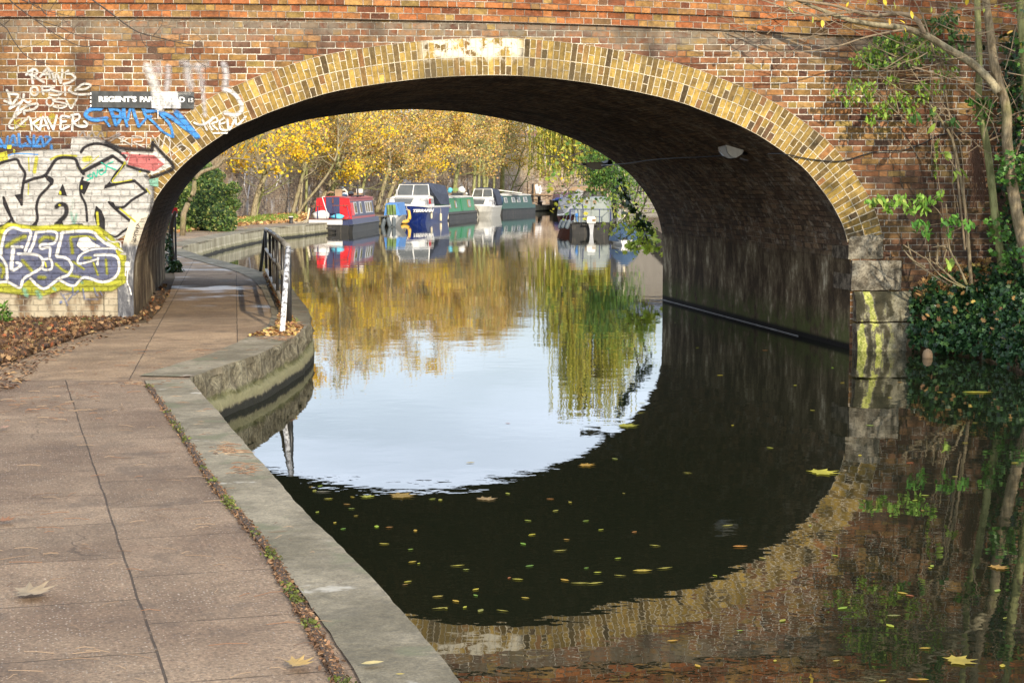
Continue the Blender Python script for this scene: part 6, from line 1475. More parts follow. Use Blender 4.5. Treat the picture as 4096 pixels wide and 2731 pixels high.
for s,w in (([(-20,262),(10,240),(60,225),(125,215),(150,260),(185,315),(175,375),(162,460),(160,545)],15),([(175,382),(250,355),(330,330),(372,270),(425,208),(540,208),(575,270),(612,322)],17),([(330,332),(385,368),(345,425),(290,485),(268,560),(275,650),(240,700)],15),([(600,305),(700,255),(820,190)],20),([(820,190),(870,225),(900,255),(850,310),(812,372)],15),
    ([(590,165),(620,125),(700,100),(790,118),(880,170),(925,215)],15),([(770,412),(880,385),(980,370)],18),([(980,370),(1065,448)],14),([(1065,448),(960,510),(900,560),(840,562)],14),([(795,525),(840,572),(910,630),(975,685)],15),([(975,685),(900,735),(840,775),(770,745),(720,712)],12),([(605,345),(587,400),(590,470),(625,545),(636,662)],13),([(410,562),(440,540),(480,552),(483,610),(445,655),(410,690)],24),([(410,690),(470,702),(540,690),(600,688)],13),([(30,490),(60,580),(95,655),(130,690),(240,702)],15),([(95,640),(40,690),(-20,700)],14)): g.stroke(s,w*1.3,BK_,1,.45)
g.fill([(115,475),(162,465),(160,548)],BK_,1,8); g.fill([(458,398),(487,478),(428,470)],BK_,1,8); g.fill([(602,368),(655,382),(612,470),(585,440)],BK_,1,8)
g.fill([(702,555),(690,620),(712,705),(762,730),(762,650),(740,590)],BK_,1,8); g.fill([(28,485),(55,540),(92,640),(60,600),(30,540)],BK_,1,8); g.fill([(230,700),(275,655),(270,705)],BK_,1,8); g.fill([(400,690),(445,650),(470,700)],BK_,1,8); g.fill([(330,332),(388,355),(385,400),(345,360)],BK_,1,8); g.fill([(788,520),(825,525),(850,575),(895,555),(880,570),(840,575)],BK_,1,6); g.fill([(760,425),(800,375),(815,395)],BK_,1,6)
for s,w in (([(708,598),(716,690)],18),([(440,448),(442,466)],16),([(596,405),(596,428)],12),([(432,545),(440,548)],16),([(912,232),(870,300),(820,380),(960,362)],8),([(875,572),(985,665)],13),([(1065,425),(1092,462)],9),([(1018,295),(1022,297)],26),([(908,235),(912,250)],16)): g.stroke(s,w,YE,.9)
g.stroke([(770,85),(850,125),(980,140),(1110,148)],34,BK_,.85,.7); g.stroke([(1105,150),(1112,85)],22,BK_,.95,.4); g.stroke([(1112,95),(1180,170),(1262,270),(1180,318),(1100,345)],26,BK_,.9,.6); g.stroke([(925,258),(1000,285),(1090,305)],20,BK_,.9,.6); g.stroke([(1060,330),(1110,400),(1112,500),(1090,590)],24,(.08,.07,.07),.6,.9)
g.fill([(955,182),(1120,190),(1190,250),(1122,296),(935,248)],PK,.8,14); g.stroke([(890,170),(940,175),(920,220)],14,PK,.7)
for q in ((1015,180),(1085,215)): g.stroke([q,(q[0]+2,q[1])],11,BK_)
for q in ((1160,218),(1185,232),(1155,250),(1190,262)): g.stroke([q,(q[0]+1,q[1])],9,WH2)
g.fill([(1090,365),(1150,350),(1150,410),(1095,400)],(.25,.5,.36),.8,10); g.stroke([(520,600),(540,680),(560,610)],22,(.2,.45,.33),.5,.9); g.stroke([(540,500),(520,590)],14,(.55,.6,.52),.6,.9)
for s in ([(668,322),(638,335),(668,350),(634,366)],[(676,352),(682,306),(704,342),(712,290)],[(752,282),(722,298),(756,294),(722,300),(738,326),(764,306)],[(738,238),(776,264),(768,312)],[(826,230),(778,258),(846,290)]): g.stroke(s,8,GR_,1,.3)
g.done('big silver block letters reading NAK outlined in black with a pink arrow')
# --- navy and white piece with yellow green halo
g=Paint(0,880,2.185)
g.fill([(-30,110),(80,40),(290,72),(500,58),(850,66),(930,120),(1020,205),(1088,320),(1086,540),(980,600),(640,600),(540,590),(380,640),(200,630),(0,610),(-30,600)],YG,.92,40)
g.stroke([(20,110),(85,45),(280,80),(500,70),(830,80),(900,130)],34,YE,.95,.7); g.stroke([(840,265),(1020,280),(1075,340)],40,YE,.9,.7)
g.fill([(-30,330),(30,330),(50,120),(120,80),(260,100),(480,110),(820,110),(960,220),(1000,250),(1020,310),(1040,400),(1020,490),(900,540),(740,510),(650,570),(540,520),(400,590),(270,500),(180,570),(80,540),(-30,520)],NV,.97,18)
for s,w in (([(60,230),(140,180),(230,140)],40),([(350,190),(400,150),(490,165)],34),([(620,160),(640,300),(630,200)],26),([(620,150),(760,140),(840,170)],22),([(490,380),(560,440),(630,465)],26),([(200,350),(290,450)],30),([(930,340),(940,470)],24),([(820,370),(860,480)],20),([(600,480),(710,500)],26),([(340,500),(400,500)],34),([(0,380),(40,430),(20,500)],36),([(740,330),(800,330)],26),([(640,360),(740,430)],20)): g.stroke(s,w,YG,.8,.9)
for s,w in (([(-30,280),(20,330),(62,400),(68,530)],24),([(-30,548),(70,540),(180,590),(215,510),(360,420),(378,350),(320,302),(160,295)],24),([(15,300),(22,220),(50,115),(110,68),(200,88),(275,108),(225,270)],26),([(320,112),(300,200),(262,280)],26),([(320,105),(492,105),(480,200),(365,215),(365,250),(440,240),(438,320)],22),([(548,110),(528,200),(500,310)],30),([(548,108),(790,98),(870,160),(930,205),(1015,248)],26),([(1015,248),(830,252),(705,308),(690,380),(800,358),(862,340)],18),([(500,318),(590,335),(635,405),(600,478),(520,510),(385,600),(270,508)],24),([(830,305),(1010,312),(1046,410),(1010,498),(900,540),(740,500),(645,575),(520,518)],24),([(862,330),(856,392)],20),([(108,235),(205,235)],26),([(125,240),(112,330),(105,430)],34),([(150,370),(190,395),(120,440)],24),([(385,345),(450,345),(455,425),(380,428),(390,360)],20)): g.stroke(s,w,WH2,1,.45)
g.fill([(702,162),(770,152),(812,198),(880,230),(790,238),(735,268),(680,222)],WH2,1,12)
g.stroke([(930,150),(980,190),(1050,190),(1060,240)],14,WH2,.8,.8); g.stroke([(940,190),(1100,290)],16,WH2,.7,.8); g.stroke([(1060,295),(1105,298)],12,WH2,.9)
g.stroke([(400,370),(410,410)],14,YE)
for s,w in (([(535,635),(570,680),(595,745)],15),([(640,590),(650,650),(690,615)],16),([(728,598),(746,690)],16),([(828,590),(842,640),(862,660)],15),([(640,650),(600,700)],14),([(560,650),(640,630)],12),([(880,620),(900,660)],10),([(760,690),(870,690)],10)): g.stroke(s,w,(.13,.17,.33),.6,.8)
g.stroke([(536,714),(540,715)],28,(.2,.27,.5),.9); 
for s,w in (([(215,600),(240,660)],40),([(330,620),(360,680)],40),([(470,590),(490,610)],26),([(720,540),(725,550)],24)): g.stroke(s,w,(.25,.55,.4),.55,.9)
g.done('navy blue bubble letters outlined in white over a yellow green halo')
g=Paint(0,880,2.185); GO[0]=max(GO[0],.034)
g.fill([(1180,100),(1240,-10),(1290,-25),(1255,60),(1205,215),(1150,205)],(.56,.50,.38),.95,10)
g.stroke([(1118,375),(1122,430)],44,WH2,1,.4); g.stroke([(1102,400),(1100,485)],10,WH2); g.stroke([(1120,430),(1116,540),(1135,585),(1152,650)],11,WH2); g.stroke([(1128,680),(1130,710)],22,WH2,.5,.8)
for s in ([(1196,48),(1216,28)],[(1206,38),(1226,60)],[(1190,66),(1222,74)],[(1186,90),(1216,96)],[(1204,70),(1200,94)],[(1208,112),(1186,106),(1180,126),(1204,130)],[(1200,146),(1176,140),(1172,158),(1196,162)],[(1168,172),(1194,182)],[(1194,170),(1178,178),(1186,196)]): g.stroke(s,6,BK_,1,.2)
g.done('black handwriting THCOCK on the cream pilaster with a white drip')
GO[0]=.0225
# --- white tags
g=Paint(0,240,2.8)
for s in ([(372,100),(360,180),(374,268)],[(296,172),(332,132),(395,106),(424,140),(385,178),(330,165)],[(385,178),(440,220),(500,255)],[(452,195),(505,130),(548,98),(562,205)],[(478,165),(560,160)],[(560,120),(590,150),(612,245)],[(612,245),(640,160),(684,262)],[(684,262),(700,170),(702,108)],[(770,120),(740,155),(800,160),(845,205),(790,250),(715,272)]): g.stroke(s,24,WH,.85,.6)
for s in (ell(388,352,42,48),[(470,300),(480,350),(492,390)],[(462,300),(585,298)],[(474,348),(558,342)],[(615,306),(570,330),(640,356),(695,370),(650,398),(568,392)],[(730,290),(735,398)],[(800,308),(775,345),(870,388),(1005,386)],[(845,345),(930,275),(1020,285),(960,328),(850,330)]): g.stroke(s,22,WH,.85,.5)
for s in (ell(563,470,40,46),[(745,440),(640,438),(608,462),(735,490),(745,520),(680,542),(600,522)],[(740,440),(770,500),(800,545),(830,500),(866,438)]): g.stroke(s,18,WH,.85,.5)
for s in ([(80,340),(120,380),(210,398),(160,480),(112,548)],[(112,548),(190,505),(250,470)],[(52,460),(100,480),(145,510)],[(95,360),(130,500)],[(272,385),(262,440),(215,530),(160,632)],[(262,440),(315,480),(350,462)],[(160,632),(240,560),(330,510),(425,495),(390,550),(270,575)],[(272,580),(280,612)],[(240,580),(150,660),(108,730),(130,765),(200,750),(330,640)]): g.stroke(s,24,WH,.9,.45)
for s in ([(168,672),(172,785)],[(240,664),(180,712),(275,752),(290,700)],[(325,652),(400,722),(470,608)],[(640,690),(540,720)]): g.stroke(s,12,YE,.6,.6)
g.stroke([(570,640),(610,640)],60,YE,.65,.9)
for s in ([(342,652),(352,710),(362,785)],[(462,650),(370,712)],[(372,712),(455,788)],[(452,790),(486,640),(552,778)],[(468,742),(535,728)],[(530,640),(602,782)],[(602,782),(642,622)],[(785,640),(695,630),(690,690),(745,688)],[(690,695),(686,780),(782,742)],[(822,622),(812,790)],[(800,622),(880,612),(893,655),(822,708)],[(822,708),(890,745),(965,745),(975,712),(945,690)]): g.stroke(s,22,WH2,1,.3)
g.done('white spray tags reading RAWS OFSKE OSV and KAVER')
g=Paint(320,240,1.948)
for s,w in (([(0,590),(28,560),(58,612),(98,562),(128,612),(168,560),(200,620),(310,570)],16),([(60,620),(140,600),(200,650),(320,580)],14)): g.stroke(s,w,(.30,.27,.25),.7,.7)
for s,w,a in (([(690,50),(690,140),(676,240)],46,.6),([(610,30),(620,120)],60,.4),([(840,40),(842,120),(866,210)],60,.55),([(800,20),(900,60),(1000,30)],60,.35),([(920,40),(945,130),(955,230)],50,.45),([(958,230),(968,330),(978,440)],30,.6),([(1120,30),(1140,120),(1128,240)],46,.7),([(860,200),(890,400)],30,.3)): g.stroke(s,w,(.68,.66,.66),a,.95)
g.stroke([(525,45),(560,130),(590,210),(600,250)],66,WH2,.9,1.0)
g.stroke([(1130,230),(1200,262),(1258,340),(1258,400),(1205,430),(1128,412)],32,WH2,.95,.55)
for s in ([(300,608),(350,600),(320,640),(378,615)],[(300,608),(400,660)],[(410,592),(405,675)],[(410,594),(480,600),(488,632),(420,640),(505,682)],[(522,570),(520,682)],[(565,590),(602,645),(612,690),(622,590)],[(668,590),(640,690)],[(668,590),(705,640),(700,700),(718,782)],[(700,600),(704,640)],[(760,680),(800,662),(865,708),(850,750),(758,820)],[(720,742),(790,690)]): g.stroke(s,9,WH,.8,.5)
for s,w in (([(172,382),(90,386),(46,430),(110,468),(215,455)],30),([(195,465),(235,518)],18),([(235,372),(262,440),(285,508)],28),([(240,380),(310,400),(312,440),(262,440)],22),([(345,352),(330,430),(300,495)],22),([(345,352),(352,440),(372,518)],22),([(318,450),(372,462)],16),([(405,345),(385,420),(376,470)],20),([(408,345),(430,430),(462,520)],24),([(462,520),(490,490),(530,440)],18),([(545,345),(492,362),(515,400),(580,400)],26),([(500,400),(520,440),(560,440)],22),([(535,450),(590,500),(650,560),(728,602)],18),([(728,602),(700,500),(600,395)],20),([(600,395),(700,440),(820,530),(925,600)],30),([(752,410),(820,490),(915,600)],44)): g.stroke(s,w,BLU,1,.45)
for s,w in (([(890,490),(935,508),(985,495),(1040,448)],18),([(955,470),(990,548)],14),([(1030,545),(1010,490),(1060,450),(1072,480),(1030,500),(1075,545)],14),([(1125,455),(1092,480),(1098,540),(1150,548)],15),([(1095,500),(1130,490)],13),([(1150,462),(1165,545),(1215,450)],17),([(1215,450),(1225,510),(1295,442)],16),([(1042,572),(1148,570)],13)): g.stroke(s,w,WH2,1,.35)
g.done('bright blue CRAVEN tag, white TREVU tag and white drips beside the arch')

# ================================================================ street sign
N=NT('sign_enamel'); uv=N.uv(); X=N.xyz(uv); p=N.pos(); n=N.noise(N.vm('MULTIPLY',p,(3,3,1.5)),4,4,.65)
ov=N.m('MULTIPLY',N.m('MULTIPLY',N.sm(X[0],.50,.62),N.sm(X[0],1.02,.80)),1.0); ov=N.m('ADD',N.m('MULTIPLY',ov,.72),N.m('MULTIPLY',N.m('SUBTRACT',n,.5),1.4))
c=N.mix(N.sm(n,.35,.65),(.025,.028,.027),(.06,.065,.063)); M_sign=N.done(N.pbsdf(N.mix(N.sm(ov,.42,.75),c,(.62,.62,.62)),.35,spec=.5))
s0=FSZ(367,366); s1=FSZ(778,369); s2=FSZ(777,436); s3=FSZ(368,431)
sign=empty('street_sign',FW(s3[0],s3[1],.03),"dark street name plate on the brickwork reading REGENT'S PARK ROAD",'street sign')
mb=MB(); off=.052; V=[FW(*s3,off),FW(*s2,off),FW(*s1,off),FW(*s0,off),FW(*s3,.03),FW(*s2,.03),FW(*s1,.03),FW(*s0,.03)]
mb.add(V,[(0,1,2,3),(0,4,5,1),(1,5,6,2),(2,6,7,3),(3,7,4,0)],[(0,0),(1,0),(1,1),(0,1)]*2); worldpart(mb,'plate',M_sign,sign)
M_let=mat_simple('sign_lettering',(.78,.78,.75),.4); 
def ftxt(s,x0,y0,x1,y1,mat,root,bold=.02,off=.056,name='lettering'):
    a=FSZ(x0,y1); b=FSZ(x1,y1); t=FSZ(x0,y0); ym=(y0+y1)/2; A_=FW(*FSZ(x0,ym),off); B_=FW(*FSZ(x1,ym),off)
    return place_text(textmesh(s,1,bold,ext=.002),mat,A_,B_,Z,root,root,name,h=t[1]-a[1])
ftxt("REGENT'S",398,386,549,410,M_let,sign,.045); ftxt("PARK",562,388,636,410,M_let,sign,.045); ftxt("ROAD",657,389,742,411,M_let,sign,.045); ftxt("15",756,395,775,411,M_let,sign,.02)
mb=MB(); mb.tube([FW(*FSZ(x,y),.056) for x,y in ell(766,403,16,15,16)],.0035,5); worldpart(mb,'number_ring',P_dark,sign)
mb=MB(); a=FSZ(366,366); 
for k in range(4):
    q=FSZ(368,372+k*16); q2=FSZ(368,381+k*16); mb.hexa([FW(q2[0]-.012,q2[1],.05),FW(q2[0]+.002,q2[1],.05),FW(q2[0]+.002,q2[1],.055),FW(q2[0]-.012,q2[1],.055),FW(q[0]-.012,q[1],.05),FW(q[0]+.002,q[1],.05),FW(q[0]+.002,q[1],.055),FW(q[0]-.012,q[1],.055)])
o=worldpart(mb,'edge_dashes',M_let,sign)
g=Paint(320,240,1.948); GO[0]=.060
g.stroke([(592,248),(612,300),(628,380)],62,WH2,1,.8); g.stroke([(660,330),(662,375)],5,WH2); g.stroke([(680,330),(681,378)],5,WH2); g.stroke([(640,300),(760,372)],40,WH2,.35,1); g.stroke([(690,270),(860,262)],26,WH2,.35,.9); g.stroke([(612,395),(613,455)],9,WH2)
o=g.mb.build('overspray',M_spray,None); M_=(mathutils.Matrix.Translation(sign.location)).inverted(); o.data.transform(M_); o.parent=sign

# ================================================================ lamp, cable
lamp=empty('floodlight',aty(2935,600,20.6),'pale boxy floodlight bracketed under the right side of the vault','lamp')
Zl=lambda pts,Y: [aty(2700+x/3.92,400+y/3.92,Y) for x,y in pts]
P_lamp=paint('lamp_casing',(.50,.47,.38),.5,(.5,(.2,.15,.1)),.3); P_lg=paint('lamp_glass',(.20,.21,.20),.3)
mb=MB(); a=Zl([(800,705),(1078,788),(1050,850),(962,906),(895,890),(832,832)],20.45); mb.prism(a,Vector((0,.05,.0))); worldpart(mb,'casing',P_lamp,lamp)
mb=MB(); a=Zl([(692,740),(800,712),(835,832),(895,890),(960,908),(850,918),(768,880),(708,810)],20.5); mb.prism(a,Vector((0,.12,.0))); worldpart(mb,'diffuser',P_lg,lamp)
mb=MB(); mb.tube(Zl([(1110,850),(1150,800),(1185,760)],20.6),.022,6); mb.tube([Zl([(1110,850)],20.6)[0],Zl([(1040,835)],20.5)[0]],.02,6); worldpart(mb,'bracket',P_dark,lamp)
mb=MB(); mb.prism(Zl([(1030,905),(1160,945),(1130,960),(1010,925)],20.55),(0,.06,0)); worldpart(mb,'lower_flap',P_dark,lamp)
mb=MB(); c1=[aty(x,y,Y) for x,y,Y in ((2405,662,26.9),(2500,655,25.2),(2600,640,23.9),(2700,632,22.7),(2800,628,21.9),(2900,622,21.2),(3010,615,20.5),(3100,614,19.6))]
c2=[FW(*FSZ(x,y),.045) for x,y in ((3130,616),(3187,628),(3250,639),(3330,646),(3384,641),(3446,621),(3513,606),(3594,603),(3643,592),(3700,568),(3739,547),(3784,536),(3889,532),(4000,540),(4200,560))]
mb.tube(catmull(c1+c2,3),.0065,6); o=mb.build('cable',P_dark); rebase(o,c2[0]); tag(o,'black cable sagging across the arch ring and right brickwork','cable')
f2=empty('floodlight',aty(2375,662,27.75),'mottled pale lamp box sticking out at the far edge of the vault','lamp')
mb=MB(); mb.prism([aty(x,y,27.7) for x,y in ((2334,655),(2352,650),(2400,648),(2410,650),(2411,672),(2404,678),(2372,678),(2350,668))],(0,.25,0)); worldpart(mb,'casing',P_lamp,f2)
mb=MB(); mb.tube([aty(2408,660,27.8),aty(2440,650,27.6)],.05,6); worldpart(mb,'bracket',P_dark,f2); mb=MB(); mb.prism([aty(x,y,27.66) for x,y in ((2326,652),(2340,650),(2350,664),(2332,662))],(0,.3,0)); worldpart(mb,'end_cap',P_dark,f2)

# ================================================================ railing
rail=empty('handrail',onz(1153,1285,ZP),'black and white tubular metal handrail at the narrow towpath edge','railing')
An=onz(1153,1285,ZP); Bn=onz(1062,1092,ZP)
def linept(px):   # point of the railing line under pixel column px
    k=(px-2048)/FP_*1.0035; d=Bn-An; t=(k*An.y-An.x)/(d.x-k*d.y); return An+d*t
def zof(x,y): 
    q=linept(x); return aty(x,y,q.y).z
N=NT('chipped_paint'); n=N.noise(N.obj(),22,5,.75); n0=N.noise(N.obj(),5,3)
M_wp=N.done(N.pbsdf(N.mix(N.sm(n,.50,.58),(.78,.77,.74),(.16,.15,.14)),.45,N.bump(n,.002)))
M_bp=mat_simple('worn_black_paint',(.028,.027,.027),.38,14,.6,dirt=(.35,(.16,.14,.12)))
M_rl=mat_simple('worn_grey_rail',(.22,.20,.16),.4,12,.5,dirt=(.5,(.38,.35,.28)))
tops=[(1068,917),(1084,926),(1098,937),(1112,948),(1133,966),(1158,988)]
tp_=[Vector((linept(x).x,linept(x).y,zof(x,y))) for x,y in tops]
lowz_,midz_=.47,.80
for i,q in enumerate(tp_):
    mb=MB(); zb=ZP-.05 if i in (5,) else lowz_; mb.tube([Vector((q.x,q.y,zb)),q],.021 if i<5 else .027,10); worldpart(mb,'post',M_bp,rail,smooth=True)
far_foot=onz(1040,1085,ZP); near_foot=onz(1127,1334,ZP)
mb=MB(); mb.tube([Vector((far_foot.x,far_foot.y,ZP-.05)),tp_[0]],.028,10); worldpart(mb,'raking_post',M_bp,rail,smooth=True)
mb=MB(); mb.tube([Vector((near_foot.x,near_foot.y,ZP-.05)),tp_[5]+Vector((0,-.03,-.01))],.027,12); worldpart(mb,'raking_post',M_wp,rail,smooth=True)['label']='chipped white raking post at the near end'
mb=MB(); mb.tube([tp_[0]]+tp_[1:5]+[tp_[5]+Vector((.0,0,.0))],.030,12); 
for q in tp_[1:5]: mb.tube([q+(tp_[0]-tp_[5]).normalized()*.04,q-(tp_[0]-tp_[5]).normalized()*.04],.036,12)
worldpart(mb,'top_rail',M_rl,rail,smooth=True)
mb=MB(); mb.tube([Vector((tp_[0].x,tp_[0].y,midz_)),Vector((tp_[5].x,tp_[5].y,midz_+.04))],.026,10); worldpart(mb,'middle_rail',M_rl,rail,smooth=True)
mb=MB(); mb.tube([Vector((tp_[0].x,tp_[0].y,lowz_)),Vector((tp_[5].x,tp_[5].y,lowz_))],.026,10); worldpart(mb,'lower_rail',M_rl,rail,smooth=True)

# ================================================================ floating and fallen leaves
T_MM=T_M
def leafthing(name,P,size,tmpl,col,rz,label,cat='leaf',group=None,curl=.0,tilt=0.0,mat=None):
    mb=MB(); T=tmpl[0]; c=Vector((0,0,0)); V=[c]
    for x,y,z in T: V.append(Vector((x,y,z*curl*3+curl*(x*x+y*y)))*size)
    n=len(T); mb.add(V,[(0,1+i,1+(i+1)%n) for i in range(n)],None,col=[(*col,1)]*(n+1))
    o=mb.build(name,mat or M_leaf,loc=P); o.rotation_euler=(tilt,0,rz); return tag(o,label,cat,group)
FL=[]; zc=lambda x,y:(1000+x/1.4256,1400+y/1.4256)
small=[(348,778),(368,800),(400,773),(446,846),(553,877),(585,836),(384,922),(578,902),(604,943),(484,982),(531,1017),(722,1004),(795,1008),(943,1027),(765,1102),(915,1134),(925,1205),(962,1214),(1232,1249),(900,1318),(885,1334),(1070,1402),(1287,1362),(1287,1396),(1118,1469),(1225,1463),(1315,1482),(1174,1428),(1478,1296),(1525,1304),(1570,1410),(1595,1228),(1608,1050),(1585,970),(1558,1102),(1805,1078),(1712,847),(1825,865),(1742,914),(1915,972),(2001,1022),(1795,1308),(1918,1240),(1982,1265),(2192,1035),(2132,815),(2098,1185),(1040,847),(1085,852),(1470,816),(2080,618),(2235,300),(1470,975-560),(640,230),(1255,640)]
cl={'y':((.62,.52,.05),'small yellow leaf floating on the dark water under the arch','yellow leaves floating under the arch'),'g':((.36,.46,.06),'small yellow green leaf floating on the dark water under the arch','yellow green leaves floating under the arch'),'o':((.52,.22,.04),'small orange brown leaf floating on the dark water under the arch','orange leaves floating under the arch')}
for i,q in enumerate(small):
    k='yygyoyyg'[i%8]; x,y=zc(*q); c_,lab,grp=cl[k]
    leafthing('floating_leaf',onz(x,y,.004),random.uniform(.028,.062)*(1 if y>1900 else 1.3),T_L,tuple(q*random.uniform(.55,.95) for q in c_),random.uniform(0,6.28),lab,group=grp,curl=.03)
for i,(x,y) in enumerate(((2320,2330),(2010,2440),(1830,2260),(2480,2300),(2240,2200),(1760,2430),(2560,1650),(2750,1890),(2910,2100),(2620,2180),(2660,2270),(2380,2330))):
    leafthing('floating_leaf',onz(x,y,.004),random.uniform(.06,.10),([(-.5,0,0),(0,-.13,.02),(.5,0,0),(0,.13,.02)],),(.42,.36,.05),random.uniform(-.5,.5),'slim willow leaf floating on the dark water under the arch',group='willow leaves floating under the arch',curl=.03)
RLf=[(3440,1820),(3330,1470),(3370,1530),(3600,1528),(3560,1590),(3760,1568),(3860,1770),(3820,1905),(3700,1980),(3660,2000),(3690,2040),(3340,2220),(3370,2430),(3345,2640),(3560,2500),(3575,2460),(3610,2370),(3640,2380),(3728,2262),(3720,2270),(4020,2470),(4010,2660),(3990,2360),(3700,2590),(3655,2715),(3690,2715),(3530,2720),(2690,2560),(2790,2660),(2960,2520),(3100,2640),(3180,2310),(3240,2100),(2860,2300),(3050,2230),(3130,2480),(3480,1700),(3250,1640),(3060,1400),(2790,1390),(2700,1290),(2880,1500),(3180,1540),(3980,1600),(3900,1690),(3640,1850),(4060,1850),(2930,1700),(3080,1790)]
for i,(x,y) in enumerate(RLf):
    k='ygyoyyy'[i%7]; c_=cl[k][0]; w={'y':'yellow','g':'yellow green','o':'orange'}[k]
    leafthing('floating_leaf',onz(x,y,.004),random.uniform(.03,.065)*(1 if y>1900 else 1.25),T_L,tuple(q*random.uniform(.5,.95) for q in c_),random.uniform(0,6.28),w+' leaf floating on the brick coloured reflection near the right bank',group=w+' leaves floating near the right bank',curl=.03)
for x,y,w,tm,col,rz,lab in ((1590,1981,.25,T_M,(.42,.27,.05),.2,'large brown maple leaf floating left of centre in the dark water'),(1475,1985,.12,T_M,(.50,.50,.06),2.2,'yellow green leaf touching the large floating maple leaf on its left'),(1940,1995,.17,T_M,(.45,.30,.12),1.1,'curled brown maple leaf floating in the middle of the dark water'),(2335,1858,.17,T_M,(.58,.33,.04),-.3,'orange maple leaf floating at the edge of the sky reflection'),(2494,1701,.26,T_M,(.50,.48,.06),.1,'yellow maple leaf floating farthest up on the sky reflection edge'),(3275,1888,.30,T_M,(.68,.60,.06),.3,'big bright yellow leaf floating in front of the stone abutment'),(2570,2280,.12,T_L,(.68,.50,.06),.1,'wide orange yellow leaf floating beside the arch reflection'),(3820,2640,.19,T_M,(.60,.45,.06),.1,'yellow maple leaf floating at the lower right among trunk reflections'),(2960,2183,.10,T_L,(.75,.32,.04),.1,'orange leaf floating below the lamp reflection'),(3910,1568,.34,T_L,(.50,.45,.05),.0,'long yellow leaf floating in front of the ivy bank'),(3985,2268,.14,T_M,(.55,.30,.05),.4,'orange brown leaf floating beside the pale trunk reflection'),(1290,1965,.14,T_W,(.62,.55,.4),.1,'pale twig like leaf floating beside the coping edge')):
    leafthing('floating_leaf',onz(x,y,.005),w*.8,tm,tuple(q*.8 for q in col),rz,lab,curl=.03)
# on the path
for x,y,w,tm,col,rz,lab in ((105,2375,.21,T_M,(.40,.31,.20),.3,'large tan curled leaf lying on the slabs at lower left'),(1180,2660,.12,T_M,(.52,.35,.13),.5,'tan oak like leaf lying in the joint beside the coping'),(1490,2660,.09,T_L,(.62,.50,.22),.5,'pale yellow leaf lying on the coping near the water'),(1600,2703,.035,T_L,(.62,.48,.12),.2,'tiny yellow leaf on the coping corner'),(1065,1318,.15,T_M,(.74,.64,.25),.1,'pale yellow leaf lying left of the white post, upper one'),(1070,1332,.14,T_M,(.74,.62,.25),1.1,'pale yellow leaf lying left of the white post, lower one'),(1150,1330,.10,T_M,(.74,.55,.25),2,'cream leaf lying at the foot of the white post'),(1100,1386,.05,T_L,(.45,.28,.13),.3,'small dry leaf curled on the coping edge below the railing'),(915,1098,.12,T_M,(.30,.15,.06),.5,'brown leaf lying on the wet slabs under the bridge'),(630,1232,.10,T_M,(.55,.4,.2),.5,'tan leaf in the dirt strip beside the left vault wall'),(980,913,.20,T_M,(.75,.62,.12),.2,'yellow leaf on the far coping beyond the railing'),(10,1713,.09,T_M,(.45,.28,.2),.2,'brown leaf at the left edge of the slabs'),(15,2085,.10,T_M,(.30,.15,.08),.6,'dark brown leaf at the left edge, half out of view'),(150,2290-150,.0,T_L,(.3,.2,.1),0,'')):
    if w: leafthing('fallen_leaf',onz(x,y,ZP+.012)+Vector((0,0,.006)),w*.85,tm,tuple(q*.8 for q in col),rz,lab,curl=.22,tilt=.03,mat=M_leafdry)
bo=Vector(onz(3710,1430,0)); mb=MB(); mb.loft([[(.055*r_*math.cos(k*math.pi/5),.055*r_*math.sin(k*math.pi/5),z) for k in range(10)] for r_,z in ((.6,-.05),(1,-.02),(1.0,.04),(.75,.075),(.2,.095))]); o=mb.build('float_buoy',P_wood,smooth=True,loc=bo); tag(o,'small tan float at the waterline below the ivy','float')
# ---- pine needles and twigs on the paving (uncountable litter)
mb=MB(); rnd=random.Random(21)
def twig_at(p,l,a,r):
    q=p+Vector((math.cos(a)*l,math.sin(a)*l,0)); m=(p+q)/2+Vector((rnd.uniform(-.1,.1)*l,rnd.uniform(-.1,.1)*l,.004)); mb.tube([p,m,q],r,4,col=rnd.choice([(.26,.17,.10),(.36,.25,.15),(.15,.09,.055),(.26,.13,.065)]))
for k in range(230):
    x=rnd.uniform(-50,1300); y=1400+1330*rnd.random()**2.2
    p=onz(x,y,ZP+.004); 
    if p.x>xat(mono(EDGE),p.y)-.03: continue
    twig_at(p,rnd.uniform(.03,.13),rnd.gauss(.1,.7),.0011 if y>1700 else .0018)
for (cx,cy,sx,sy,n) in ((180,1620,260,60,70),(900,1800,60,25,60),(960,1875,70,25,40),(560,1535,120,12,30),(1100,1350,90,12,90),(1160,1290,40,30,70)):
    for k in range(n):
        x=rnd.gauss(cx,sx*.5); y=rnd.gauss(cy,sy*.5); p=onz(x,y,ZP+.006)
        if p.x>xat(mono(EDGE),p.y)-.01: continue
        twig_at(p,rnd.uniform(.02,.09),rnd.gauss(0,.8),.0018)
N=NT('litter_twig'); M_tw=N.done(N.pbsdf(N.attr().outputs['Color'],.85))
tag(mb.build('twig_litter',M_tw),'thin dry twigs and needles strewn over the slabs','twigs',kind='stuff')
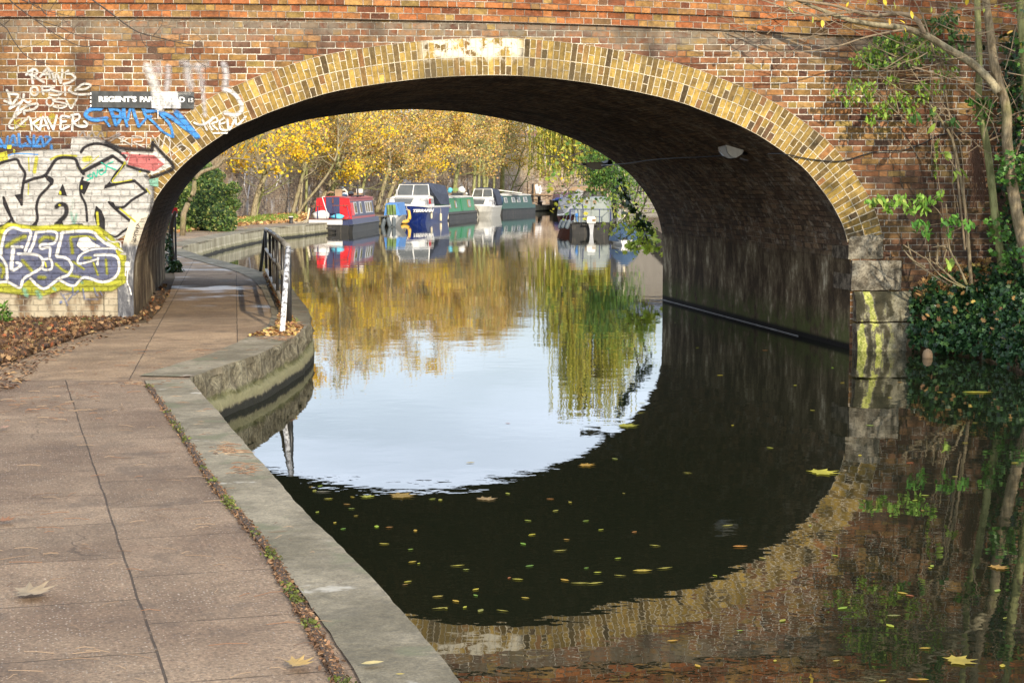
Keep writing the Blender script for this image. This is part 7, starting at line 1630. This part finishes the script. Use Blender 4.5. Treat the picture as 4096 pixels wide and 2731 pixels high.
# ---- joint between slabs and coping: moss, soil and debris
jl=[Lp(591,1540),Lp(660,1640),Lp(740,1760),Lp(830,1900),Lp(905,2000),Lp(980,2090),Lp(1079,2215),Lp(1130,2310),Lp(1190,2410),Lp(1240,2500),Lp(1300,2610),Lp(1370,2740),Lp(1420,2830)]
jc=catmull(jl,6); P=[];Pd=[]
for i in range(5200):
    k=rnd.randint(0,len(jc)-2); q=jc[k].lerp(jc[k+1],rnd.random()); m=mnoise.noise(q*3.5); o=rnd.gauss(0,.012)
    if m>.08 and rnd.random()<.5: P.append((q.x+o,q.y+rnd.gauss(0,.01),ZP+.004+rnd.uniform(0,.012)))
    else: Pd.append((q.x+o,q.y+rnd.gauss(0,.01),ZP+.003+rnd.uniform(0,.006)))
tag(leaves('moss',np.array(P),.016,T_Q,[(2,(.13,.16,.03)),(2,(.20,.23,.045)),(2,(.08,.09,.02))],M_leaf,flat=.5),'green moss growing in the joint beside the coping','moss',kind='stuff')
tag(leaves('joint_debris',np.array(Pd),.020,T_L,[(3,(.20,.11,.06)),(2,(.34,.20,.10)),(2,(.10,.06,.035))],M_leafdry,flat=1.0),'brown soil and leaf crumbs in the joint beside the coping','debris',kind='stuff')
mb=MB(); V=[]
for i,q in enumerate(jc):
    t=(jc[min(i+1,len(jc)-1)]-jc[max(i-1,0)]).normalized(); nn=Vector((t.y,-t.x,0)); w=.013+.006*mnoise.noise(q*5)
    V+=[q-nn*w+Vector((0,0,.0035)),q+nn*w+Vector((0,0,.0035))]
mb.add([Vector((v.x,v.y,ZP+.0105)) for v in V],[(2*i,2*i+1,2*i+3,2*i+2) for i in range(len(jc)-1)],[(v.x,v.y) for v in V]); tag(mb.build('joint_soil',mat_simple('dark_soil',(.06,.04,.025),.95,30,.5)),kind='structure')
# thin pale scum line along the right vault wall
mb=MB(); a=FW(I[-1][0]-.0,0,0)+Vector((-.012,0,.006)); b=a+BD*BL
mb.tube([a.lerp(b,k/40)+Vector((.008*mnoise.noise(Vector((k*.7,0,0)))-.012,0,.0)) for k in range(8,41)],.0032,4); o=mb.build('floating_scum',P_gw); rebase(o,a); tag(o,'thin white scum line on the water along the dark vault wall','scum')
